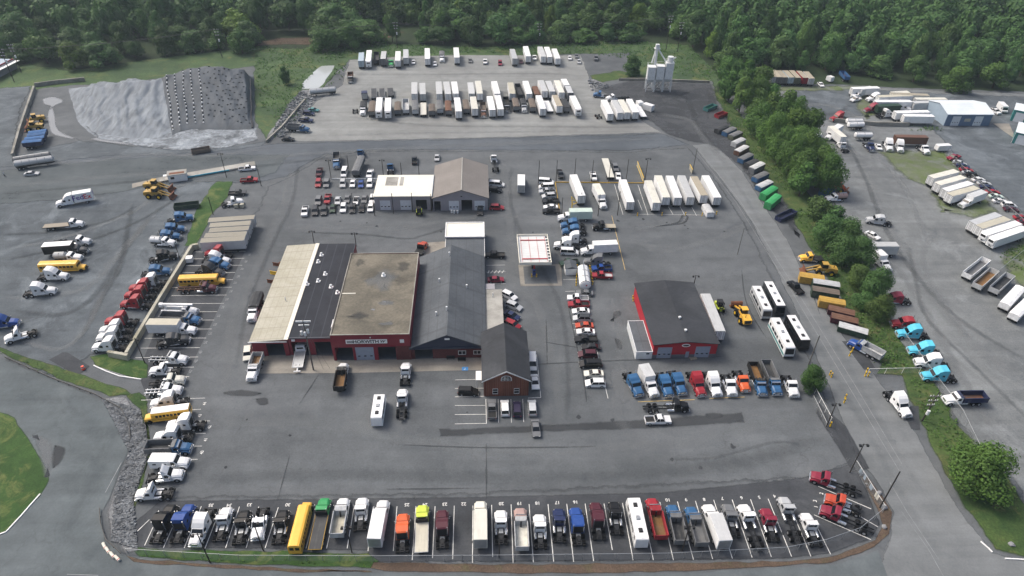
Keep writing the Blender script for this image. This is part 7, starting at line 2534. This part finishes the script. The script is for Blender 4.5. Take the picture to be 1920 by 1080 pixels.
for k, (px, py, lb, cl) in enumerate(((830, 671, 'brown bench nearest the workshop door', 'rust'), (866, 670, 'brown picnic bench under the first window', 'rust'), (893, 670, 'brown picnic bench under the second window', 'rust'), (845, 674, 'dark slatted bench between the picnic benches', 'dark'), (866, 677, 'dark slatted bench before the first window', 'dark'))):
    c = g(px, py)
    t = thing('garden_bench', (c.x, c.y, .12), 0, lb, 'bench', 'benches before the workshop')
    part('seat', MB().box(-1.0, 1.0, -.25, .25, .42, .48), cl, t)
    part('backrest', MB().box(-1.0, 1.0, .2, .26, .5, .95), cl, t)
    for s in (1, -1):
        part('leg', MB().box(s * .8 - .05, s * .8 + .05, -.22, .22, 0, .42), 'frame', t)
for k, (px, py) in enumerate(((524, 498), (519, 514), (514, 530))):
    c = g(px, py)
    t = thing('snow_plough', (c.x, c.y, .05), math.radians(75), ('rusty yellow plough blade farthest along the cream-roofed hall', 'rusty yellow plough blade in the middle of three by the hall', 'rusty yellow plough blade nearest the dark long truck')[k], 'plough', 'snow ploughs stored beside the hall')
    part('blade', MB().prof([(-.5, 0), (-.2, .1), (-.1, .7), (-.4, 1.2), (-.5, 1.15), (-.3, .7), (-.4, .2)], -1.8, 1.8), 'ylw' if k == 1 else 'rust', t)
    part('push_frame', MB().box(-.1, 1.2, -.6, -.45, .2, .4).box(-.1, 1.2, .45, .6, .2, .4).box(1.1, 1.3, -.6, .6, .2, .4), 'rust', t)
c = g(1071, 405)
t = thing('jib_crane', (c.x, c.y, 0), 0, 'yellow triangular jib on a post above the mint box truck', 'crane')
part('jib_post', MB().cyl((0, 0, 0), (0, 0, 5.2), .14, 8), 'ylw', t)
part('jib_arm', MB().cyl((0, 0, 4.2), (1.6, 0, 5.0), .1, 5).cyl((-.4, 0, 7.2), (1.6, 0, 5.0), .1, 5).cyl((-.4, 0, 7.2), (0, 0, 4.2), .1, 5).cyl((-.2, 0, 5.8), (.9, 0, 5.8), .09, 5), 'ylw', t)
# white upturned tub in the west stalls, tote tanks beside the grey trailers
c = g(357, 491)
t = thing('plastic_tote', (c.x, c.y, .08), .2, 'white square tank standing alone in a west stall', 'tote tank')
part('tank_bottle', MB().box(-.9, .9, -.9, .9, .2, 1.6), 'white', t)
part('tank_base', MB().box(-.95, .95, -.95, .95, 0, .2), 'frame', t)
for k, (px, py) in enumerate(((444, 389.5), (455, 389))):
    c = g(px, py)
    t = thing('plastic_tote', (c.x, c.y, .05), 0, ('cream cube tank beside the grey trailers, nearer the verge', 'cream cube tank beside the grey trailers, nearer the lane')[k], 'tote tank', 'cube tanks by the grey trailers')
    part('tank_bottle', MB().box(-.6, .6, -.6, .6, .15, 1.3), 'roof_cream', t)
    part('tank_base', MB().box(-.62, .62, -.62, .62, 0, .15), 'frame', t)
for k, (px, py, lb) in enumerate(((847, 399, 'white drum before the gabled garage, nearest its dark recess'), (852, 399.5, 'white drum second along the gabled garage front'), (858, 399.5, 'white drum nearest the open garage door'))):
    c = g(px, py)
    t = thing('oil_drum', (c.x, c.y, .05), 0, lb, 'drum', 'drums before the gabled garage')
    part('drum_body', MB().cyl((0, 0, 0), (0, 0, .95), .35, 10), 'steel_white', t)
    part('drum_lid', MB().cyl((0, 0, .95), (0, 0, 1.0), .32, 10), 'white', t)
c = g(1490, 0)
# a person walking on the west lot
M['skin'] = plain('skin', 'b98a6c', .6)
M['jeans'] = plain('dark_trousers', '23262e', .8)
M['shirt'] = plain('pale_shirt', 'b9c0c4', .8)
M['hair'] = plain('dark_hair', '2a211b', .8)
c = g(9.5, 331)
pj = [(0, 0, .95), (0, 0, 1.15), (0, 0, 1.42), (0, 0, 1.52), (0, 0, 1.68), (.1, .18, .9), (.16, .1, .5), (.1, .1, .09), (.24, .1, .05), (-.02, -.1, .9), (.1, -.1, .5), (-.2, -.1, .12), (-.07, -.1, .05),
      (0, .2, 1.4), (.05, .27, 1.12), (.2, .25, .9), (0, -.2, 1.4), (-.05, -.27, 1.12), (.06, -.27, .88)]
pe = [(0, 1), (1, 2), (2, 3), (3, 4), (0, 5), (5, 6), (6, 7), (7, 8), (0, 9), (9, 10), (10, 11), (11, 12), (2, 13), (13, 14), (14, 15), (2, 16), (16, 17), (17, 18)]
prr = [.15, .15, .17, .06, .11, .09, .065, .05, .05, .09, .065, .05, .05, .07, .05, .045, .07, .05, .045]
me = bpy.data.meshes.new('person')
me.from_pydata([Vector(q) * 1.02 for q in pj], pe, [])
pn = ob('person', me, loc=(c.x, c.y, 0.06), rot=(0, 0, math.radians(200)))
md = pn.modifiers.new('skin', 'SKIN')
for v_, q in zip(me.skin_vertices[0].data, prr):
    v_.radius = (q, q)
me.skin_vertices[0].data[0].use_root = True
pn.modifiers.new('sub', 'SUBSURF').levels = 1
me.materials.append(M['shirt'])
tag(pn, 'person in pale top and dark trousers walking on the west gravel lot', 'person')
ob('trousers', MB().cyl((0, .1, .9), (.16, .1, .45), .115, 8, r1=.09).cyl((.16, .1, .45), (.1, .1, .1), .09, 8, r1=.07).cyl((0, -.1, .9), (.1, -.1, .45), .115, 8, r1=.09).cyl((.1, -.1, .45), (-.2, -.1, .12), .09, 8, r1=.07).cyl((0, 0, .85), (0, 0, 1.03), .19, 8).mesh('trousers', ['jeans']), pn)
ob('hair', MB().loft([[(.0 + q * math.cos(a), q * math.sin(a), z) for a in [2 * math.pi * i / 8 for i in range(8)]] for q, z in ((.12, 1.66), (.125, 1.74), (.07, 1.83))]).mesh('hair', ['hair']), pn)
# ------------------------------------------------------------------ trees
def leaf_mat(name, a, b, c_):
    t = NT(name)
    oi = t.n('ShaderNodeObjectInfo')
    p = t.pos()
    n1 = t.noise(p, .22, 3, .6)
    n2 = t.noise(p, 1.3, 2, .6)
    k = t.math('ADD', t.math('MULTIPLY', n1, .6), t.math('MULTIPLY', n2, .4))
    c = t.mix(t.mapr(k, 0, 1, .36, .64), lin(a), lin(b))
    c = t.mix(t.math('MULTIPLY', oi.outputs['Random'], .55), c, lin(c_))
    c = t.mix(1.0, c, oi.outputs['Color'], 'MULTIPLY')
    t.done(c, .65, 0, .25)
    tr = t.n('ShaderNodeBsdfTranslucent')
    mx = t.n('ShaderNodeMixShader')
    mx.inputs[0].default_value = .22
    t.l(c, tr.inputs['Color'])
    t.l(t.b.outputs[0], mx.inputs[1]); t.l(tr.outputs[0], mx.inputs[2])
    t.l(mx.outputs[0], t.t.nodes['Material Output'].inputs['Surface'])
    return t.m


M['leaf'] = leaf_mat('summer_leaves', '36522a', '577a3e', '476534')
M['leaf_fine'] = leaf_mat('shrub_leaves', '38522b', '5a7a3d', '4b6833')
M['bark'] = plain('tree_bark', '4a4036', .9, 0, .3, 2)


def crown_arrays(seed, n_leaf, size, blobs=14, flat=.9, conic=0.0):
    """many leaf sprays on lumpy boughs; a crown of radius 1 and height about 2 standing on z = 0"""
    R = np.random.default_rng(seed)
    ctr = []
    for i in range(blobs):
        a = R.uniform(0, 2 * np.pi)
        z = R.uniform(.28, 1.62)
        taper = 1.0 - conic * z / 2
        rad = (math.sin(min(1, (z + .25) / 1.9) * math.pi) ** .55) * .62 * R.uniform(.45, 1.1) * taper
        ctr.append((rad * math.cos(a), rad * math.sin(a), z, R.uniform(.28, .52) * (taper * .6 + .4) * (1.22 if blobs < 13 else 1)))
    ctr.append((0, 0, 1.55, .38)); ctr.append((0, 0, .9, .55))
    ctr = np.array(ctr)
    w_ = ctr[:, 3] ** 2
    idx = R.choice(len(ctr), n_leaf, p=w_ / w_.sum())
    d = R.normal(size=(n_leaf, 3))
    d[:, 2] = d[:, 2] * .85 + .18
    d /= np.linalg.norm(d, axis=1)[:, None]
    rr = ctr[idx, 3] * (R.uniform(.55, 1.0, n_leaf) ** .4) * (1 + .12 * R.normal(size=n_leaf))
    P = ctr[idx, :3] + d * rr[:, None] * np.array([1, 1, flat])
    nrm = d + np.array([0, 0, .25]) + R.normal(size=(n_leaf, 3)) * .35
    nrm /= np.linalg.norm(nrm, axis=1)[:, None]
    ref = R.normal(size=(n_leaf, 3))
    t1 = np.cross(nrm, ref); t1 /= np.linalg.norm(t1, axis=1)[:, None]
    t2 = np.cross(nrm, t1)
    s = size * R.uniform(.6, 1.35, n_leaf)[:, None]
    k1, k2, k3, k4 = R.uniform(.6, 1.1, (4, n_leaf, 1))
    V = np.stack([P + t1 * s * k1, P + t2 * s * .8 * k2, P - t1 * s * k3, P - t2 * s * .8 * k4], axis=1)
    return V.reshape(-1, 3)


def quads_mesh(name, V, mats):
    n = len(V) // 4
    me = bpy.data.meshes.new(name)
    me.vertices.add(len(V)); me.vertices.foreach_set('co', V.astype(np.float32).ravel())
    me.loops.add(len(V)); me.loops.foreach_set('vertex_index', np.arange(len(V), dtype=np.int32))
    me.polygons.add(n); me.polygons.foreach_set('loop_start', np.arange(0, len(V), 4, dtype=np.int32))
    me.polygons.foreach_set('loop_total', np.full(n, 4, dtype=np.int32))
    me.update()
    for x in mats:
        me.materials.append(M[x])
    return me


def trunk_mesh(seed):
    R = random.Random(seed)
    m = MB()
    m.cyl((0, 0, 0), (.03, .02, .7), .07, 8, r1=.045)
    m.cyl((.03, .02, .7), (.0, .05, 1.5), .045, 6, r1=.015)
    for i in range(5):
        a = R.uniform(0, 6.28)
        z = R.uniform(.4, .9)
        m.cyl((.02, .02, z), (.5 * math.cos(a), .5 * math.sin(a), z + R.uniform(.3, .6)), .03, 5, r1=.01)
    return m.mesh('trunk', ['bark'])


CROWNS = [quads_mesh('crown', crown_arrays(100 + i, 3600, .075, (8, 12, 16, 20)[i % 4], .9, (0, 0, .25, .1)[i % 4]), ['leaf']) for i in range(8)]
BIG = [quads_mesh('crown', crown_arrays(200 + i, 9000, .045, 22, .85), ['leaf_fine']) for i in range(3)]
TRUNKS = [trunk_mesh(i) for i in range(3)]
LOWV = [crown_arrays(300 + i, 800, .14, 9, .9) for i in range(4)]


def tree(x, y, h, rad, label, group, crowns=None, tint=(1, 1, 1), name='broadleaf_tree', lift=.12):
    t = thing(name, (x, y, 0), random.uniform(0, 6.28), label, 'tree', group)
    zs = h / 2.0
    cr = random.choice(crowns or CROWNS)
    c = ob('crown', cr, t, (*tint, 1))
    c.scale = (rad, rad, zs * (1 - lift / 2))
    c.location = (0, 0, h * lift / 2)
    k = ob('trunk', random.choice(TRUNKS), t)
    k.scale = (rad * .9, rad * .9, zs)
    return t


def tint(base=1.0):
    v = base * random.uniform(.8, 1.2)
    w_ = random.uniform(-.12, .18)
    return (v * (1 + w_), v, v * (1 - w_ * .5))


N_TREES = 0
# hedge of tall trees beside the drive
HEDGE = [(1352, 168), (1372, 190), (1392, 214), (1410, 236), (1428, 258), (1446, 282), (1462, 305), (1478, 330), (1493, 352), (1508, 372)]
for i, q in enumerate(HEDGE):
    for k in range(3 if i < 7 else 2):
        c = g(*q)
        x, y = c.x + k * 6.4 + random.uniform(-1.5, 1.5), c.y + random.uniform(-2, 2) + k * 1.5
        h = random.uniform(12.5, 18.0) * (1.0 if i > 1 else .9)
        tree(x, y, h, random.uniform(5.0, 6.6), 'tall dense green tree in the long hedge between the drive and the east lot', 'tall trees of the long hedge', BIG if random.random() < .6 else CROWNS, tint=tuple(q_ * s_ for q_, s_ in zip(tint(1.02), (1.02, 1.05, .78))))
        N_TREES += 1
for i, (px, py, h, rad, lb) in enumerate(((1528, 428, 11, 5.2, 'bushy tree at the upper end of the lower clump, beside the drive'), (1556, 440, 11, 5.5, 'bushy olive tree in the lower clump, beside the silver tractor'), (1548, 462, 11.5, 5.2, 'dense tree in the middle of the lower clump, drive side'), (1582, 468, 11, 5.5, 'dense tree in the middle of the lower clump, lot side'), (1572, 492, 10.5, 5.2, 'dense dark tree above the yellow loader'), (1604, 500, 10.5, 5.3, 'dark tree in the lower clump beside the grey van trailer'),
                                          (1604, 540, 8, 4.0, 'greyish thin tree in front of the lower clump'), (1634, 560, 11, 4.6, 'dark green tree next to the two red tractors'), (1640, 600, 9, 3.8, 'lowest dark tree of the hedge, at the verge'), (1612, 578, 6, 3.2, 'low bushy tree behind the yellow dumpster'))):
    c = g(px, py)
    tree(c.x, c.y, h, rad, lb, 'trees of the lower clump', BIG if i > 1 else CROWNS, tint(.95) if i != 6 else (1.15, 1.0, .95))
    N_TREES += 1
c = g(1822, 908)
tree(c.x, c.y, 11.5, 6.8, 'big round pale green tree standing alone in the corner grass', None, [BIG[0]], (1.08, 1.08, .82), lift=.05)
c = g(1517, 729)
tree(c.x, c.y, 7.4, 3.3, 'round dark bush-like tree at the end of the truck row', None, [BIG[1]], (.62, .74, .58), lift=0)
c = g(1183, 142)
tree(c.x, c.y, 10, 5.2, 'dark bushy tree before the white silos', None, CROWNS, (.75, .8, .8), lift=.02)
c = g(537, 158)
tree(c.x, c.y, 9, 3.0, 'small dark conical tree on the bank beside the pond', None, [CROWNS[2]], (.7, .8, .8), lift=.02)
for px, py, lb in ((455, 100, 'small pale round tree at the field edge behind the heap'), (610, 95, 'round bushy tree at the field edge above the pond'), (660, 92, 'second round bushy tree at the field edge above the pond'), (1790, 172, 'broad yellowish tree leaning over the scrap yard trailers'), (1860, 165, 'feathery pale tree behind the blue-grey metal building')):
    c = g(px, py)
    tree(c.x, c.y, random.uniform(11, 14), random.uniform(5.5, 7.5), lb, None, CROWNS, (1.15, 1.1, .8) if px > 1700 else (.95, 1, .85), lift=.03)
    N_TREES += 1
N_TREES += 5
# woods: front edge in pixels of the survey, deeper rows behind
EDGE = [(-60, 118), (0, 112), (60, 124), (130, 126), (170, 132), (250, 116), (300, 102), (400, 97), (470, 88), (520, 84), (590, 84), (650, 84), (720, 78), (780, 80), (830, 86), (900, 84), (950, 82), (1060, 80), (1180, 76), (1215, 62), (1285, 74), (1305, 100), (1330, 128), (1350, 142), (1395, 134), (1440, 132), (1500, 138), (1560, 136), (1620, 142), (1680, 150), (1740, 158), (1800, 152), (1860, 150), (1930, 158), (2000, 160)]
E_ = [g(*q) for q in EDGE]


def edge_y(x):
    for a, b_ in zip(E_, E_[1:]):
        if a.x <= x <= b_.x:
            return a.y + (b_.y - a.y) * (x - a.x) / max(1e-6, b_.x - a.x)
    return E_[0].y if x < E_[0].x else E_[-1].y


wood, far = [], []
step = 12.5
x = -330.0
while x < 400:
    for row in range(14):
        xx = x + random.uniform(-3, 3) + (row % 2) * step / 2
        yy = edge_y(xx) + 2 + row * 11 + random.uniform(-3, 3)
        lim = 520
        dv = Vector((xx, yy, -CAM_H))
        zz = dv.dot(AX_F)
        tx, ty = 960 + FPX * dv.dot(AX_R) / zz, 540 - FPX * dv.dot(AX_U) / zz
        if (470 < tx < 590 and 66 < ty < 92) or (680 < tx < 790 and 50 < ty < 66 and random.random() < .6):
            continue
        if yy < lim:
            (wood if row < 4 else far).append((xx, yy, row))
    x += step
wood.sort(key=lambda q: q[1])
room = 296 - N_TREES
far += wood[room:]
wood = wood[:room]
for xx, yy, row in wood:
    right = xx > 95
    lab, grp = (('tall leafy tree of the wood beyond the east lot', 'trees of the wood beyond the east lot') if right else ('dark leafy tree of the wood behind the trailer lot', 'trees of the wood behind the trailer lot'))
    h = random.uniform(9, 19) if not right else random.uniform(12, 22)
    v = random.uniform(.6, 1.15) if not right else random.uniform(.8, 1.4)
    tt = (v * random.uniform(.85, 1.12), v, v * random.uniform(.85, 1.1))
    if random.random() < .07:
        tt = (v * 1.5, v * 1.25, v * .7)
    tree(xx, yy, h * (.8 if row == 0 else 1), random.choice((random.uniform(4, 6), random.uniform(6, 9.5))), lab, grp, tint=tt, lift=.03 if row == 0 else .1)
N_TREES += len(wood)
# everything deeper reads as one mass
parts_ = []
R = np.random.default_rng(3)
for xx, yy, row in far:
    V = LOWV[R.integers(4)].copy()
    a = R.uniform(0, 6.28)
    ca, sa = math.cos(a), math.sin(a)
    rad, h = R.uniform(6.5, 9.5), R.uniform(14, 20)
    X = np.empty_like(V)
    X[:, 0] = (V[:, 0] * ca - V[:, 1] * sa) * rad + xx
    X[:, 1] = (V[:, 0] * sa + V[:, 1] * ca) * rad + yy
    X[:, 2] = V[:, 2] * h / 2 + h * .05
    parts_.append(X)
o = ob('woodland', quads_mesh('woodland', np.concatenate(parts_), ['leaf']), color=(.82, .9, .84, 1))
tag(o, 'deep mass of dark woodland behind the first trees', 'woodland', kind='stuff')


# undergrowth: many low leafy tufts on the rough verges
def scatter(name, polys, dens, size, hgt, mat, seed, col, label, world=False):
    R = np.random.default_rng(seed)
    out = []
    for poly in polys:
        P = [g(*q) for q in poly]
        xs, ys = [p.x for p in P], [p.y for p in P]
        area = (max(xs) - min(xs)) * (max(ys) - min(ys))
        n = int(area * dens)
        X, Y = R.uniform(min(xs), max(xs), n), R.uniform(min(ys), max(ys), n)
        ins = np.zeros(n, bool)
        j = len(P) - 1
        for i in range(len(P)):
            a, b_ = P[i], P[j]
            c_ = ((a.y > Y) != (b_.y > Y)) & (X < (b_.x - a.x) * (Y - a.y) / (b_.y - a.y + 1e-9) + a.x)
            ins ^= c_
            j = i
        X, Y = X[ins], Y[ins]
        f = np.sin(X * .31 + 1.3 * np.sin(Y * .23)) * np.sin(Y * .27 + seed) * .5 + .5
        keep = R.uniform(size=len(X)) < (.25 + .75 * f)
        X, Y, f = X[keep], Y[keep], f[keep]
        for _ in range(3):
            m = len(X)
            c3 = np.stack([X + R.normal(size=m) * size * .5, Y + R.normal(size=m) * size * .5, R.uniform(.05, 1, m) * hgt * (.3 + .7 * f)], 1)
            nr = R.normal(size=(m, 3)) * .6 + np.array([0, 0, .9]); nr /= np.linalg.norm(nr, axis=1)[:, None]
            t1 = np.cross(nr, R.normal(size=(m, 3))); t1 /= np.linalg.norm(t1, axis=1)[:, None]
            t2 = np.cross(nr, t1)
            s = size * R.uniform(.5, 1.3, m)[:, None]
            out.append(np.stack([c3 + t1 * s, c3 + t2 * s * .7, c3 - t1 * s, c3 - t2 * s * .7], 1).reshape(-1, 3))
    o = ob(name, quads_mesh(name, np.concatenate(out), [mat]), color=col)
    tag(o, label, 'vegetation', kind='stuff')


scatter('undergrowth', [[(1480, 390), (1545, 400), (1600, 470), (1652, 560), (1690, 640), (1720, 690), (1690, 700), (1642, 690), (1600, 600), (1540, 500)], [(1340, 175), (1372, 195), (1470, 300), (1480, 370), (1420, 300), (1365, 235)], [(1700, 705), (1752, 720), (1800, 800), (1830, 850), (1790, 900), (1740, 810)], [(1870, 480), (1970, 430), (1990, 500), (1900, 510)], [(1700, 235), (1765, 240), (1770, 246), (1705, 246)]], 2.2, .24, .9, 'leaf_fine', 1, (.95, 1.0, .75, 1), 'rough green weeds and brambles on the drive verge')
scatter('undergrowth', [[(480, 88), (560, 92), (660, 82), (900, 88), (1180, 78), (1290, 86), (1345, 140), (1335, 152), (1215, 130), (1175, 110), (1100, 101), (860, 101), (655, 110), (600, 118), (560, 180), (520, 230), (490, 200), (478, 130)]], 1.0, .32, 1.0, 'leaf', 2, (1.0, 1.1, .85, 1), 'rough meadow growth between the upper lot and the wood')
scatter('undergrowth', [[(-60, 640), (0, 655), (100, 695), (200, 735), (240, 742), (200, 740), (90, 704), (0, 665)], [(262, 740), (276, 750), (282, 840), (268, 910), (255, 935), (268, 880)], [(250, 1040), (690, 1050), (690, 1064), (400, 1054), (260, 1046)]], .8, .2, .4, 'leaf_fine', 3, (1.15, 1.1, .8, 1), 'thin weeds along the street verges')
scatter('undergrowth', [[(500, 262), (530, 225), (566, 185), (580, 190), (545, 240), (515, 262)], [(630, 124), (652, 120), (640, 150), (610, 165)]], .5, .4, .9, 'leaf', 4, (.9, .95, .8, 1), 'weeds among the stones of the pond channel')
M['rubble'] = plain('grey_rubble', '6f7376', .9, 0, .5, .8)
for k, (pts, n) in enumerate(((((192, 748), (262, 768), (280, 845), (250, 935), (258, 1030), (210, 1015), (216, 916), (244, 850)), 6500), (((1106, 152), (1140, 160), (1140, 166), (1118, 166)), 160), (((540, 196), (566, 170), (592, 186), (560, 222), (534, 256), (505, 262)), 700))):
    P = [g(*q) for q in pts]
    xs, ys = [p.x for p in P], [p.y for p in P]
    m = MB()
    cnt = 0
    while cnt < n:
        q = Vector((random.uniform(min(xs), max(xs)), random.uniform(min(ys), max(ys))))
        ins, j = False, len(P) - 1
        for i in range(len(P)):
            if (P[i].y > q.y) != (P[j].y > q.y) and q.x < (P[j].x - P[i].x) * (q.y - P[i].y) / (P[j].y - P[i].y) + P[i].x:
                ins = not ins
            j = i
        if not ins:
            continue
        cnt += 1
        s = random.uniform(.07, .2) * (1 if k == 0 else 1.9)
        sx_ = random.uniform(.6, 1.5)
        vs = [(q.x + s * sx_ * random.uniform(.5, 1.1) * a, q.y + s * random.uniform(.5, 1.1) * b_, .08 + s * random.uniform(.3, 1.0) * (1 + c_)) for a in (-1, 1) for b_ in (-1, 1) for c_ in (-1, 1)]
        m.add(vs, [(0, 1, 3, 2), (4, 6, 7, 5), (0, 4, 5, 1), (2, 3, 7, 6), (0, 2, 6, 4), (1, 5, 7, 3)])
    tag(ob('rubble', m.mesh('rubble', ['rubble'])), ('grey stones covering the bank inside the bend', 'pale rubble heap by the upper lot', 'stones lining the pond channel')[k], 'stones', kind='stuff')
# thin air between the camera and the far wood
if True:
    hz = MB().box(-900, 900, -300, 900, -1.0, 125.0)
    me = hz.mesh('haze', [])
    hm = bpy.data.materials.new('haze_air')
    hm.use_nodes = True
    hm.node_tree.nodes.clear()
    vo = hm.node_tree.nodes.new('ShaderNodeVolumePrincipled')
    vo.inputs['Color'].default_value = (.70, .86, 1.0, 1)
    vo.inputs['Density'].default_value = .00016
    vo.inputs['Anisotropy'].default_value = .2
    ou = hm.node_tree.nodes.new('ShaderNodeOutputMaterial')
    hm.node_tree.links.new(vo.outputs[0], ou.inputs['Volume'])
    hm.cycles.homogeneous_volume = True
    me.materials.append(hm)
    tag(ob('haze', me), 'thin pale air over the whole valley', 'haze', kind='stuff')
print('VEHICLES', N_BUILT, 'TREES', N_TREES, 'OBJECTS', len(bpy.data.objects))
